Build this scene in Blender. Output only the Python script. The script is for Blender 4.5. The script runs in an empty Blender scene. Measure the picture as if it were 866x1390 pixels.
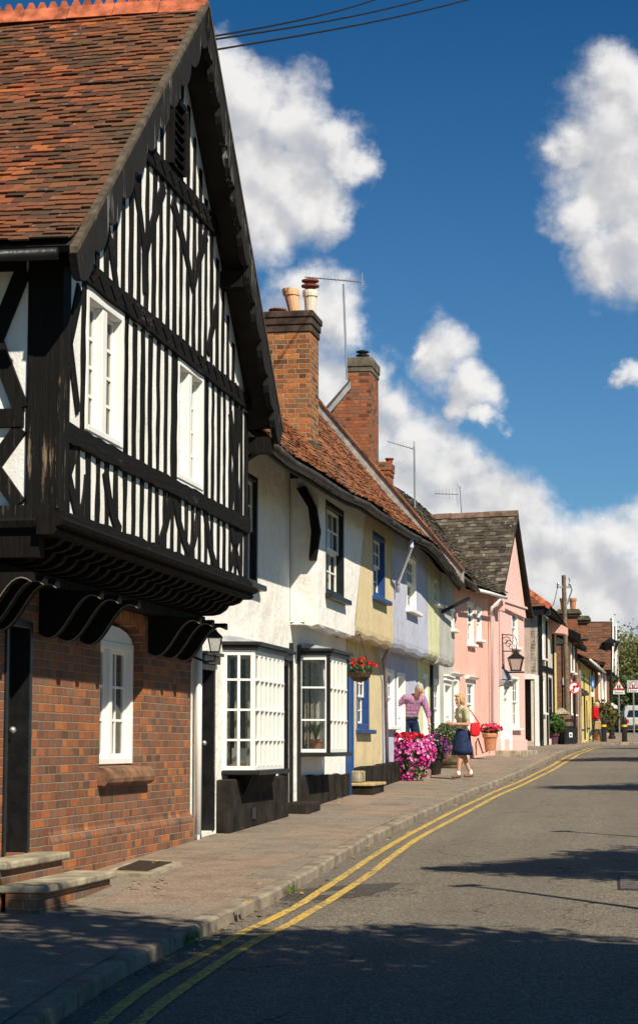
import bpy, bmesh, math, random
from mathutils import Vector, Matrix
from mathutils.geometry import tessellate_polygon
random.seed(7)
R = random.Random(11)
scene = bpy.context.scene
COL = scene.collection
# ---------------------------------------------------------------- survey of the place
F = 2770.0; PIT = math.atan(316/2770.0); CZ = 1.6
def ray(x, y):
    u = (x-433)/F; v = (695-y)/F; c, s = math.cos(PIT), math.sin(PIT)
    return (u, c-v*s, s+v*c)
class Fr:                                    # a building line: s along it, o out of the wall, z up
    def __init__(S, deg, ox, oy):
        a = math.radians(deg); S.d = (math.sin(a), math.cos(a)); S.n = (math.cos(a), -math.sin(a)); S.O = (ox, oy)
        S.ang = math.pi/2-a
    def P(S, s, o, z): return Vector((S.O[0]+s*S.d[0]+o*S.n[0], S.O[1]+s*S.d[1]+o*S.n[1], z))
    def hit(S, x, y, o):
        r = ray(x, y); on = S.O[0]*S.n[0]+S.O[1]*S.n[1]+o
        t = on/(r[0]*S.n[0]+r[1]*S.n[1]); px, py = r[0]*t, r[1]*t
        return ((px-S.O[0])*S.d[0]+(py-S.O[1])*S.d[1], CZ+r[2]*t)
    def hits(S, x, y, s):
        r = ray(x, y); on = S.O[0]*S.d[0]+S.O[1]*S.d[1]+s
        t = on/(r[0]*S.d[0]+r[1]*S.d[1]); px, py = r[0]*t, r[1]*t
        return ((px-S.O[0])*S.n[0]+(py-S.O[1])*S.n[1], CZ+r[2]*t)
    def world(S, s, o, z=0): return S.P(s, o, z)
a0 = math.radians(10.1)
G = Fr(10.1, -5.36*math.cos(a0), 5.36*math.sin(a0))
P1 = Fr(17, 3.22, 48.6)
P2 = Fr(12, 6.8, 64.0)
PROF = [(-60,-.3),(0,.02),(12,.27),(16,.36),(18,.45),(22.5,.56),(27.7,.67),(33.4,.82),(40,.98),(47.6,1.2),(56,1.45),(65,1.59),(72,1.66),(84,1.73),(100,2.0),(115,2.25),(130,2.4),(200,3.0),(600,4.0)]
def zp(Y):
    for (a, za), (b, zb) in zip(PROF, PROF[1:]):
        if Y <= b: return za+(zb-za)*(Y-a)/(b-a)
    return PROF[-1][1]
def gp(x, y, dz=0.0):                         # point of the pavement level seen at a photo position
    r = ray(x, y); lo, hi = 2.0, 400.0
    for _ in range(50):
        m = (lo+hi)/2
        if CZ+r[2]/r[1]*m > zp(m)+dz: lo = m
        else: hi = m
    Y = (lo+hi)/2
    return Vector((r[0]/r[1]*Y, Y, zp(Y)+dz))
def at(x, Y, dz=0.0):
    r = ray(x, 1000); return Vector((r[0]/r[1]*Y, Y, zp(Y)+dz))
# ---------------------------------------------------------------- mesh collector
class MB:
    def __init__(S): S.v = []; S.f = []; S.m = []
    def add(S, vs, fs, mi=0):
        b = len(S.v); S.v += [Vector(v) for v in vs]; S.f += [tuple(b+i for i in f) for f in fs]; S.m += [mi]*len(fs)
    def hexa(S, p, mi=0):
        S.add(p, [(0,3,2,1),(4,5,6,7),(0,1,5,4),(1,2,6,5),(2,3,7,6),(3,0,4,7)], mi)
    def box(S, fr, s0, s1, o0, o1, z0, z1, mi=0):
        S.hexa([fr.P(s0,o0,z0),fr.P(s1,o0,z0),fr.P(s1,o1,z0),fr.P(s0,o1,z0),fr.P(s0,o0,z1),fr.P(s1,o0,z1),fr.P(s1,o1,z1),fr.P(s0,o1,z1)], mi)
    def wbox(S, c, sx, sy, z0, z1, rot=0, mi=0, taper=1.0):
        ca, sa = math.cos(rot), math.sin(rot); q = []
        for z, k in ((z0, 1), (z1, taper)):
            for dx, dy in ((-1,-1),(1,-1),(1,1),(-1,1)):
                x, y = dx*sx/2*k, dy*sy/2*k
                q.append((c[0]+x*ca-y*sa, c[1]+x*sa+y*ca, c[2]+z))
        S.hexa(q, mi)
    def prism(S, A, B, mi=0):                 # two matching loops of 3D points
        n = len(A); S.add(list(A)+list(B), [tuple(range(n)), tuple(range(2*n-1, n-1, -1))]+[(i, i+n, (i+1) % n+n, (i+1) % n) for i in range(n)], mi)
    def poly(S, fr, pts, o0, o1, mi=0):       # (s,z) polygon between two offsets
        S.prism([fr.P(s,o0,z) for s,z in pts], [fr.P(s,o1,z) for s,z in pts], mi)
    def polyo(S, fr, pts, s0, s1, mi=0):      # (o,z) polygon between two stations
        S.prism([fr.P(s0,o,z) for o,z in pts], [fr.P(s1,o,z) for o,z in pts], mi)
    def tube(S, pts, r, n=8, mi=0, caps=True):
        pts = [Vector(p) for p in pts]; rs = r if isinstance(r, (list, tuple)) else [r]*len(pts); rings = []
        for i, p in enumerate(pts):
            t = (pts[min(i+1, len(pts)-1)]-pts[max(i-1, 0)]).normalized()
            a = t.cross(Vector((0,0,1)));
            if a.length < .05: a = t.cross(Vector((0,1,0)))
            a.normalize(); b = t.cross(a)
            rings.append([p+(a*math.cos(2*math.pi*k/n)+b*math.sin(2*math.pi*k/n))*rs[i] for k in range(n)])
        fs = [(i*n+k, i*n+(k+1) % n, (i+1)*n+(k+1) % n, (i+1)*n+k) for i in range(len(pts)-1) for k in range(n)]
        if caps: fs += [tuple(range(n-1, -1, -1)), tuple(range((len(pts)-1)*n, len(pts)*n))]
        S.add([v for rg in rings for v in rg], fs, mi)
    def lathe(S, c, prof, n=16, mi=0):        # prof: (radius, z)
        vs = [(c[0]+r*math.cos(2*math.pi*k/n), c[1]+r*math.sin(2*math.pi*k/n), c[2]+z) for r, z in prof for k in range(n)]
        m = len(prof)
        fs = [(i*n+k, i*n+(k+1) % n, (i+1)*n+(k+1) % n, (i+1)*n+k) for i in range(m-1) for k in range(n)]
        fs += [tuple(range(n-1, -1, -1)), tuple(range((m-1)*n, m*n))]
        S.add(vs, fs, mi)
    def sph(S, c, r, n=12, mi=0, axes=None):
        rx, ry, rz = (r, r, r) if not isinstance(r, (tuple, list)) else r
        vs = []; m = n//2
        ax = axes or (Vector((1,0,0)), Vector((0,1,0)), Vector((0,0,1))); c = Vector(c)
        for i in range(1, m):
            th = math.pi*i/m
            for k in range(n):
                ph = 2*math.pi*k/n
                vs.append(c+ax[0]*(rx*math.sin(th)*math.cos(ph))+ax[1]*(ry*math.sin(th)*math.sin(ph))+ax[2]*(rz*math.cos(th)))
        top = len(vs); vs += [c+ax[2]*rz, c-ax[2]*rz]
        fs = [(i*n+k, (i+1)*n+k, (i+1)*n+(k+1) % n, i*n+(k+1) % n) for i in range(m-2) for k in range(n)]
        fs += [(top, k, (k+1) % n) for k in range(n)]+[(top+1, (m-2)*n+(k+1) % n, (m-2)*n+k) for k in range(n)]
        S.add(vs, fs, mi)
    def wall(S, fr, outer, holes, o, th, mi=0):     # panel with real openings and reveals
        loops = [[Vector((a, b, 0)) for a, b in outer]]+[[Vector((a, b, 0)) for a, b in h] for h in holes]
        flat = [p for l in loops for p in l]; tri = tessellate_polygon(loops); n = len(flat)
        vs = [fr.P(p.x, o, p.y) for p in flat]+[fr.P(p.x, o-th, p.y) for p in flat]
        fs = [tuple(t) for t in tri]+[tuple(n+i for i in reversed(t)) for t in tri]; k = 0
        for l in loops:
            m = len(l)
            fs += [(k+i, k+(i+1) % m, n+k+(i+1) % m, n+k+i) for i in range(m)]; k += m
        S.add(vs, fs, mi)
    def build(S, name, mats, parent=None, smooth=False, kind=None, label=None, cat=None, group=None, base=None, keep=False):
        me = bpy.data.meshes.new(name)
        if parent is not None:
            b = parent; off = Vector((0,0,0))
            while b is not None: off += b.location; b = b.parent
        else:
            if base is None:
                lo = Vector((min(v.x for v in S.v), min(v.y for v in S.v), min(v.z for v in S.v)))
                hi = Vector((max(v.x for v in S.v), max(v.y for v in S.v), 0)); base = Vector(((lo.x+hi.x)/2, (lo.y+hi.y)/2, lo.z))
            off = Vector(base)
        me.from_pydata([v-off for v in S.v], [], S.f)
        mats = mats if isinstance(mats, (list, tuple)) else [mats]
        for m in mats: me.materials.append(m)
        if len(mats) > 1: me.polygons.foreach_set('material_index', S.m)
        if not keep:
            bm = bmesh.new(); bm.from_mesh(me); bmesh.ops.recalc_face_normals(bm, faces=bm.faces); bm.to_mesh(me); bm.free()
        if smooth: me.polygons.foreach_set('use_smooth', [True]*len(me.polygons))
        me.update()
        o = bpy.data.objects.new(name, me); COL.objects.link(o)
        if parent is not None: o.parent = parent
        else: o.location = off
        tag(o, label, cat, group, kind)
        return o
def tag(o, label=None, cat=None, group=None, kind=None):
    if label: o['label'] = label
    if cat: o['category'] = cat
    if group: o['group'] = group
    if kind: o['kind'] = kind
    return o
def thing(name, loc, label, cat, group=None):
    o = bpy.data.objects.new(name, None); COL.objects.link(o); o.location = loc; o.empty_display_size = .3
    return tag(o, label, cat, group)
def bev(o, w=.01, seg=1):
    m = o.modifiers.new('bevel', 'BEVEL'); m.width = w; m.segments = seg; m.limit_method = 'ANGLE'; return o
# ---------------------------------------------------------------- materials
class NT:
    def __init__(S, name):
        S.mat = bpy.data.materials.new(name); S.mat.use_nodes = True; S.t = S.mat.node_tree; S.t.nodes.clear()
        S.out = S.n('ShaderNodeOutputMaterial'); S.p = S.n('ShaderNodeBsdfPrincipled'); S.l(S.p.outputs[0], S.out.inputs[0])
        S.geo = S.n('ShaderNodeNewGeometry'); S.pos = S.geo.outputs['Position']
    def n(S, t, **k):
        x = S.t.nodes.new(t)
        for a, b in k.items(): setattr(x, a, b)
        return x
    def l(S, a, b): S.t.links.new(a, b)
    def setin(S, sock, v):
        if isinstance(v, bpy.types.NodeSocket): S.l(v, sock)
        else: sock.default_value = v
    def math(S, op, a, b=0.0, c=0.0, clamp=False):
        x = S.n('ShaderNodeMath', operation=op, use_clamp=clamp); S.setin(x.inputs[0], a); S.setin(x.inputs[1], b); S.setin(x.inputs[2], c); return x.outputs[0]
    def noise(S, scale, detail=4, rough=.55, vec=None, dist=0.0, dim='3D'):
        x = S.n('ShaderNodeTexNoise'); x.inputs['Scale'].default_value = scale; x.inputs['Detail'].default_value = detail
        x.inputs['Roughness'].default_value = rough; x.inputs['Distortion'].default_value = dist
        S.l(vec or S.pos, x.inputs['Vector']); return x.outputs['Fac']
    def ramp(S, fac, stops):
        x = S.n('ShaderNodeValToRGB'); e = x.color_ramp.elements
        while len(e) < len(stops): e.new(.5)
        for el, (p, c) in zip(e, stops): el.position = p; el.color = tuple(c)+(1,) if len(c) == 3 else c
        S.l(fac, x.inputs[0]); return x.outputs[0]
    def mix(S, f, a, b, mode='MIX'):
        x = S.n('ShaderNodeMix', data_type='RGBA', blend_type=mode); S.setin(x.inputs[0], f)
        for s, v in ((x.inputs[6], a), (x.inputs[7], b)):
            S.setin(s, v if isinstance(v, bpy.types.NodeSocket) else tuple(v)+(1,)); 
        return x.outputs[2]
    def remap(S, f, a, b, c=0.0, d=1.0):
        x = S.n('ShaderNodeMapRange'); S.l(f, x.inputs[0]); 
        for i, v in enumerate((a, b, c, d)): x.inputs[i+1].default_value = v
        return x.outputs[0]
    def bump(S, h, strength=.4, dist=.01, prev=None):
        x = S.n('ShaderNodeBump'); x.inputs['Strength'].default_value = strength; x.inputs['Distance'].default_value = dist
        S.l(h, x.inputs['Height'])
        if prev is not None: S.l(prev, x.inputs['Normal'])
        return x.outputs[0]
    def dot(S, v, vec=None):
        x = S.n('ShaderNodeVectorMath', operation='DOT_PRODUCT'); S.l(vec or S.pos, x.inputs[0]); x.inputs[1].default_value = v; return x.outputs['Value']
    def comb(S, a, b, c=0.0):
        x = S.n('ShaderNodeCombineXYZ'); S.setin(x.inputs[0], a); S.setin(x.inputs[1], b); S.setin(x.inputs[2], c); return x.outputs[0]
    def white(S, vec):
        x = S.n('ShaderNodeTexWhiteNoise', noise_dimensions='3D'); S.l(vec, x.inputs['Vector']); return x.outputs['Value']
    def fin(S, color, rough=.8, normal=None, spec=.3, metal=0.0):
        S.setin(S.p.inputs['Base Color'], color if isinstance(color, bpy.types.NodeSocket) else tuple(color)+(1,))
        S.setin(S.p.inputs['Roughness'], rough); S.p.inputs['Specular IOR Level'].default_value = spec; S.p.inputs['Metallic'].default_value = metal
        if normal is not None: S.l(normal, S.p.inputs['Normal'])
        return S.mat
def plain(name, c, rough=.6, var=.15, scale=6.0, bump=.0, bs=40.0, spec=.3, metal=0.0):
    t = NT(name); n = t.noise(scale, 5)
    lo = tuple(x*(1-var) for x in c); hi = tuple(min(1, x*(1+var)) for x in c)
    col = t.mix(t.remap(n, .35, .65), lo, hi)
    nm = t.bump(t.noise(bs, 4), bump, .01) if bump else None
    return t.fin(col, rough, nm, spec, metal)
def plaster(name, c, dirt=(.30,.26,.20), amt=.35, bump=.5, rough=.9, lumps=.5, bs=45):
    t = NT(name); z = t.dot((0,0,1))
    n1 = t.noise(1.3, 6, .6); n2 = t.noise(9, 5, .6)
    st = t.noise(1.0, 5, .6, vec=t.comb(t.math('MULTIPLY', t.dot((1,.3,0)), 9.0), t.math('MULTIPLY', t.dot((0,1,0)), 3.0), t.math('MULTIPLY', z, .7)))
    f = t.math('MULTIPLY', t.remap(t.math('ADD', t.math('MULTIPLY', n1, .6), t.math('MULTIPLY', st, .5)), .52, .80), amt*1.25)
    col = t.mix(f, t.mix(t.remap(n2, .3, .7), tuple(x*.93 for x in c), c), tuple(a*b**.5 for a, b in zip(dirt, c)))
    cr = t.n('ShaderNodeTexVoronoi', feature='DISTANCE_TO_EDGE'); cr.inputs['Scale'].default_value = .9; 
    wv = t.n('ShaderNodeVectorMath', operation='ADD'); nn = t.n('ShaderNodeTexNoise'); nn.inputs['Scale'].default_value = 2.2; t.l(t.pos, nn.inputs['Vector'])
    t.l(t.pos, wv.inputs[0]); t.l(nn.outputs['Color'], wv.inputs[1]); t.l(wv.outputs[0], cr.inputs['Vector'])
    ck = t.math('MULTIPLY', t.math('LESS_THAN', cr.outputs['Distance'], .004), t.math('GREATER_THAN', n1, .52))
    col = t.mix(t.math('MULTIPLY', ck, .45), col, tuple(x*.45 for x in c))
    b = t.bump(t.noise(2.6, 3), lumps, .06); b = t.bump(t.noise(bs, 5, .65), bump, .012, b)
    return t.fin(col, rough, b, .15)
def bricks(name, fr, cols, mortar, ph=.075, warp=.006, mw=.006, dark=0.3, flemish=True, bump=.9):
    t = NT(name)
    u = t.math('ADD', t.dot((fr.d[0], fr.d[1], 0)), t.dot((fr.n[0], fr.n[1], 0))); z = t.dot((0,0,1))
    nz = t.noise(14, 3); nz2 = t.noise(11.3, 3)
    u = t.math('ADD', u, t.math('MULTIPLY', t.math('SUBTRACT', nz, .5), warp*2.2)); z = t.math('ADD', z, t.math('MULTIPLY', t.math('SUBTRACT', nz2, .5), warp*2.2))
    row = t.math('FLOOR', t.math('DIVIDE', z, ph)); fz = t.math('FRACT', t.math('DIVIDE', z, ph))
    per = .34
    p = t.math('ADD', t.math('DIVIDE', u, per), t.math('MULTIPLY', row, .5)); 
    p = t.math('ADD', p, 100.0); k = t.math('FLOOR', p); fu = t.math('FRACT', p)
    hd = t.math('GREATER_THAN', fu, .66)
    idx = t.math('ADD', t.math('MULTIPLY', k, 2.0), hd)
    e1 = t.math('MINIMUM', fu, t.math('SUBTRACT', 1.0, fu)); e2 = t.math('ABSOLUTE', t.math('SUBTRACT', fu, .66))
    eu = t.math('MULTIPLY', t.math('MINIMUM', e1, e2), per); ez = t.math('MULTIPLY', t.math('MINIMUM', fz, t.math('SUBTRACT', 1.0, fz)), ph)
    e = t.math('MINIMUM', eu, ez)
    body = t.remap(t.math('ADD', e, t.math('MULTIPLY', t.math('SUBTRACT', t.noise(60, 3), .5), .004)), mw*.6, mw*1.25)
    rnd = t.white(t.comb(idx, row, 3.0)); 
    stops = [(i/(len(cols)-1), c) for i, c in enumerate(cols)]
    c = t.ramp(rnd, stops)
    c = t.mix(t.math('MULTIPLY', t.remap(t.noise(35, 5, .7), .42, .68), dark), c, (.035,.022,.016))
    c = t.mix(t.math('MULTIPLY', t.remap(t.noise(1.1, 4), .5, .72), .4), c, (.16,.12,.085))
    c = t.mix(body, t.mix(t.noise(20), mortar, tuple(x*.55 for x in mortar)), c)
    h = t.math('ADD', t.math('MULTIPLY', body, 1.0), t.math('MULTIPLY', t.noise(70, 4), .35))
    h = t.math('ADD', h, t.math('MULTIPLY', rnd, .35))
    return t.fin(c, .9, t.bump(h, bump, .012), .15)
def tilemat(name, cols, moss=(.05,.045,.03), mossamt=.5, lich=.25, grad=None):
    t = NT(name); rnd = t.geo.outputs['Random Per Island']
    stops = [(i/(len(cols)-1), c) for i, c in enumerate(cols)]
    c = t.ramp(rnd, stops)
    c = t.mix(t.math('MULTIPLY', t.noise(30, 5, .7), .5), c, (.03,.022,.017))
    m = t.remap(t.noise(.9, 5, .6), .42, .62)
    if grad: m = t.math('MAXIMUM', t.math('MULTIPLY', m, .8), t.remap(t.math('ADD', t.dot(grad[0]), t.math('MULTIPLY', t.noise(1.6, 4), grad[3])), grad[1], grad[2]))
    c = t.mix(t.math('MULTIPLY', m, mossamt), c, t.mix(t.noise(17), moss, tuple(x*2.1 for x in moss)))
    li = t.math('MULTIPLY', t.remap(t.noise(11, 4, .6), .66, .70), lich)
    c = t.mix(li, c, (.42,.40,.33))
    return t.fin(c, .88, t.bump(t.noise(45, 5, .7), .7, .012), .2)
def timber(name, c=(.0065,.006,.0055), wear=(.20,.17,.14), amt=.45, axis='z', fr=None, thr=.645):
    t = NT(name)
    if axis == 'z': v = t.comb(t.math('MULTIPLY', t.dot((1,0,0)), 26.0), t.math('MULTIPLY', t.dot((0,1,0)), 26.0), t.math('MULTIPLY', t.dot((0,0,1)), 2.2))
    else: v = t.comb(t.math('MULTIPLY', t.dot((1,0,0)), 2.0), t.math('MULTIPLY', t.dot((0,1,0)), 2.0), t.math('MULTIPLY', t.dot((0,0,1)), 30.0))
    g = t.noise(1.0, 6, .65, vec=v); big = t.noise(1.1, 4)
    f = t.remap(t.math('ADD', g, t.math('MULTIPLY', t.math('SUBTRACT', big, .5), .7)), thr, thr+.055)
    col = t.mix(t.math('MULTIPLY', f, amt), t.mix(t.noise(7), c, tuple(x*2.2 for x in c)), t.mix(t.noise(22), wear, tuple(x*.35 for x in wear)))
    h = t.math('SUBTRACT', g, t.math('MULTIPLY', f, .3))
    return t.fin(col, t.remap(g, .3, .7, .6, .95), t.bump(h, .9, .02), .10)
BLKT = timber('black_timber'); BLKR = timber('black_rail', axis='h', amt=.4); BLKC = timber('black_bracket', amt=.06, c=(.006,.005,.0045))
BLK = plain('black_paint', (.008,.008,.008), .4, .4, 9, .3, 30, .5); BLKM = plain('black_plinth', (.024,.020,.016), .9, .5, 3, .8, 25, .1)
WHT = plain('white_paint', (.80,.79,.74), .5, .04, 5, .15, 30); CREAM = plain('cream_paint', (.70,.66,.55), .5, .06, 5)
BLUE = plain('blue_paint', (.018,.062,.20), .45, .15, 5, .2, 30, .4)
NAVY = plain('navy_cloth', (.012,.022,.055), .9, .3, 20, .3, 60, .1)
STEEL = plain('aerial_metal', (.42,.43,.44), .4, .1, 5, spec=.5, metal=.7)
LEAD = plain('lead_sheet', (.30,.31,.33), .55, .2, 6, .3, 20)
STONE = plain('stone', (.30,.26,.18), .9, .4, 5, .7, 35)
TERRA = plain('terracotta', (.46,.20,.10), .8, .15, 9, .3, 30)
BUFFPOT = plain('buff_clay', (.62,.36,.20), .8, .1, 6, .3, 30); CREAMPOT = plain('cream_clay', (.66,.60,.48), .8, .1, 6, .3, 30); REDPOT = plain('red_clay', (.20,.05,.035), .8, .2, 6, .3, 30)
GWALL = plaster('white_gable_render', (.85,.84,.80), amt=.22, lumps=.3)
WALLA = plaster('white_plaster', (.84,.815,.75), amt=.16, bump=.9, lumps=.9, bs=30); WALLB = plaster('white_limewash', (.85,.83,.78), amt=.14, bump=.7, lumps=.8)
WYEL = plaster('ochre_plaster', (.66,.54,.32), amt=.3); WBLU = plaster('lavender_plaster', (.50,.52,.64), amt=.35); WGRN = plaster('lime_plaster', (.68,.69,.42), amt=.35)
WGRY = plaster('grey_plaster', (.50,.50,.47), amt=.5); WPNK = plaster('pink_plaster', (.80,.46,.38), amt=.18, lumps=.3); WPNK2 = plaster('pale_pink_plaster', (.80,.52,.47), amt=.15, lumps=.3)
WBEI = plaster('beige_plaster', (.52,.40,.33), amt=.3); WYE2 = plaster('sunny_yellow_plaster', (.74,.58,.20), amt=.2)
BRG = bricks('ground_floor_brick', G, [(.12,.065,.045),(.24,.088,.048),(.18,.095,.065),(.30,.105,.046),(.17,.082,.052),(.23,.125,.082),(.35,.115,.042),(.15,.092,.07),(.27,.10,.052),(.50,.16,.045),(.10,.065,.05)], (.38,.31,.21), dark=.45, mw=.0048)
BRC = bricks('chimney_brick', G, [(.30,.11,.04),(.50,.17,.05),(.10,.05,.03),(.42,.14,.045),(.20,.10,.05),(.55,.20,.06),(.06,.035,.025),(.40,.19,.09)], (.50,.40,.26), warp=.012, dark=.55)
BRC2 = bricks('red_chimney_brick', G, [(.30,.09,.04),(.36,.11,.04),(.10,.045,.03),(.22,.12,.08),(.33,.10,.05),(.42,.15,.06)], (.26,.19,.13), dark=.35)
BRF = bricks('far_brick', P2, [(.20,.09,.05),(.26,.11,.06),(.12,.07,.05),(.30,.13,.07)], (.30,.24,.18), dark=.3)
TORG = tilemat('orange_clay_tile', [(.05,.028,.02),(.13,.045,.024),(.42,.11,.035),(.20,.065,.03),(.07,.035,.025),(.52,.15,.045),(.15,.055,.03),(.34,.10,.035)], mossamt=.72, grad=((G.n[0],G.n[1],0), -4.75, -3.8, 1.2), lich=.5, moss=(.06,.04,.024))
TORG2 = tilemat('orange_weathered_tile', [(.11,.05,.03),(.36,.12,.05),(.50,.18,.07),(.22,.08,.04),(.42,.15,.06),(.08,.045,.03),(.52,.21,.09)], mossamt=.45, lich=.5, moss=(.07,.055,.035))
TGRY = tilemat('dark_grey_brown_tile', [(.035,.028,.022),(.10,.085,.065),(.05,.04,.03),(.20,.175,.135),(.03,.026,.022),(.14,.12,.085),(.26,.23,.18)], mossamt=.3, lich=.9, moss=(.05,.043,.03))
TRED = tilemat('red_clay_tile', [(.26,.08,.035),(.20,.06,.03),(.34,.11,.05),(.12,.05,.035)], mossamt=.35, lich=.2)
RIDGE = plain('ridge_clay', (.40,.11,.05), .85, .5, 7, .5, 30)
DECK = plain('dark_boarding', (.03,.024,.02), .9, .2, 5)
def glassmat(name, tint=.8, spec=1.0):
    t = NT(name); t.t.nodes.remove(t.p); tr = t.n('ShaderNodeBsdfTransparent'); tr.inputs[0].default_value = (tint, tint*1.01, tint, 1)
    gl = t.n('ShaderNodeBsdfGlossy'); gl.inputs['Roughness'].default_value = .03; fr = t.n('ShaderNodeFresnel'); fr.inputs[0].default_value = 1.5
    t.l(t.bump(t.noise(3.0, 2), .12, .05), gl.inputs['Normal'])
    mx = t.n('ShaderNodeMixShader'); t.l(t.math('ADD', t.math('MULTIPLY', fr.outputs[0], spec), .02), mx.inputs[0]); t.l(tr.outputs[0], mx.inputs[1]); t.l(gl.outputs[0], mx.inputs[2]); t.l(mx.outputs[0], t.out.inputs[0])
    return t.mat
GLASS = glassmat('window_glass', .85, .55)
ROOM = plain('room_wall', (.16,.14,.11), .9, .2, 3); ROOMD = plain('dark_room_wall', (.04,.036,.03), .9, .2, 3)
CURT = plain('net_curtain', (.66,.65,.60), .9, .12, 14); 
# ---------------------------------------------------------------- roofs, openings, chimneys
def lerp(a, b, t): return a+(b-a)*t
def curve(pts):                               # polyline sampled by fraction of its length
    pts = [Vector(p) for p in pts]; L = [0]
    for a, b in zip(pts, pts[1:]): L.append(L[-1]+(b-a).length)
    def f(u):
        x = max(0, min(1, u))*L[-1]
        for i in range(len(pts)-1):
            if x <= L[i+1] or i == len(pts)-2: return lerp(pts[i], pts[i+1], (x-L[i])/max(1e-6, L[i+1]-L[i]))
    f.L = L[-1]; return f
def tile_roof(parent, E, T, mat, w=.165, g=.115, sag=.05, th=.014, mask=None, name='roof', jit=1.0, ragged=.014, bellcast=.03):
    L = max(E.L, T.L); mid = (E(.5)-T(.5)).length; rows = max(2, int(mid/g)); cols = max(1, int(L/w)); mb = MB(); ph = R.random()*6
    def S(u, v):
        p = lerp(E(u), T(u), v)
        a = (E(min(1, u+.01))-E(max(0, u-.01))); b = (T(u)-E(u)); nn = a.cross(b).normalized()
        if nn.z < 0: nn = -nn
        d = -sag*math.sin(math.pi*v)*(.6+.4*math.sin(u*9+ph))+sag*.45*math.sin(u*L*.9+ph)*math.sin(v*3.1+1)
        d += bellcast*max(0, .14-v)**2/.0196
        return p+nn*d, nn, a.normalized(), b.normalized()
    for i in range(rows):
        v0 = i/rows; off = .5*(i % 2); wob = R.uniform(-.004, .004)
        for k in range(-1, cols+1):
            u0 = (k+off)/cols; u1 = u0+1/cols
            u0, u1 = max(0, u0), min(1, u1)
            if u1-u0 < .15/cols: continue
            if mask and not mask((u0+u1)/2, v0): continue
            p0, n0, a, b = S(u0, v0); p1, _, _, _ = S(u1, v0); ln = g*1.55
            q0, n1, _, _ = S(u0, min(1, v0+ln/mid)); q1, _, _, _ = S(u1, min(1, v0+ln/mid))
            if i == rows-1: q0 = T(u0); q1 = T(u1)
            dv = b*(R.uniform(-ragged, ragged)+wob); gap = a*.0022; up = .026*R.uniform(.8, 1.6)*jit; tl = R.uniform(-.004, .004)
            mb.hexa([p0+gap-dv+n0*(up-th), p1-gap-dv+n0*(up-th+tl), q1-gap, q0+gap, p0+gap-dv+n0*up, p1-gap-dv+n0*(up+tl), q1-gap+n1*th, q0+gap+n1*th])
    o = mb.build(name, mat, parent, keep=True)
    dk = MB(); N = 20; VV = [0, .05, .1, .16, .4, .7, 1]
    for i in range(N):
        u0, u1 = i/N, (i+1)/N
        for j in range(6):
            v0, v1 = VV[j], VV[j+1]
            if mask and not (mask(u0, v0) and mask(u1, v1)): continue
            A = [S(u0, v0), S(u1, v0), S(u1, v1), S(u0, v1)]
            dk.hexa([q[0]-q[1]*.09 for q in A]+[q[0]-q[1]*.035 for q in A])
    dk.build('roof_boarding', DECK, o)
    return o
def ridge_run(parent, A, B, mat=RIDGE, crest=False, L=.45, r=.13):
    A, B = Vector(A), Vector(B); n = max(1, int((B-A).length/L)); d = (B-A)/n; dd = d.normalized(); side = dd.cross(Vector((0,0,1))).normalized()
    for i in range(n):
        a = A+d*i+dd*.004; b = A+d*(i+1)-dd*.004; dz = Vector((0,0,R.uniform(-.006,.006))); mb = MB()
        prof = [(-r,-r*.95),(-r*.55,-r*.3),(-.03,0.03),(.03,0.03),(r*.55,-r*.3),(r,-r*.95),(r*.8,-r*.95),(0,-.02),(-r*.8,-r*.95)]
        mb.prism([a+dz+side*x+Vector((0,0,z)) for x, z in prof], [b+dz+side*x+Vector((0,0,z)) for x, z in prof])
        if crest:
            k = 4; seg = (b-a)/k
            for j in range(k):
                p = a+seg*j+dz; q = p+seg; m = (p+q)/2
                mb.prism([p+side*.012+Vector((0,0,.02)), q+side*.012+Vector((0,0,.02)), m+seg*.16+side*.012+Vector((0,0,.10)), m-seg*.16+side*.012+Vector((0,0,.10))],
                         [p-side*.012+Vector((0,0,.02)), q-side*.012+Vector((0,0,.02)), m+seg*.16-side*.012+Vector((0,0,.10)), m-seg*.16-side*.012+Vector((0,0,.10))])
        mb.build('ridge_tile', mat, parent)
def rect(s0, s1, z0, z1): return [(s0, z0), (s1, z0), (s1, z1), (s0, z1)]
def arch(s0, s1, z0, zs, zt, n=8):
    c = (s0+s1)/2; h = (s1-s0)/2
    return [(s0, z0), (s1, z0), (s1, zs)]+[(c+h*math.cos(math.pi*i/n), zs+(zt-zs)*math.sin(math.pi*i/n)) for i in range(1, n)]+[(s0, zs)]
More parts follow.
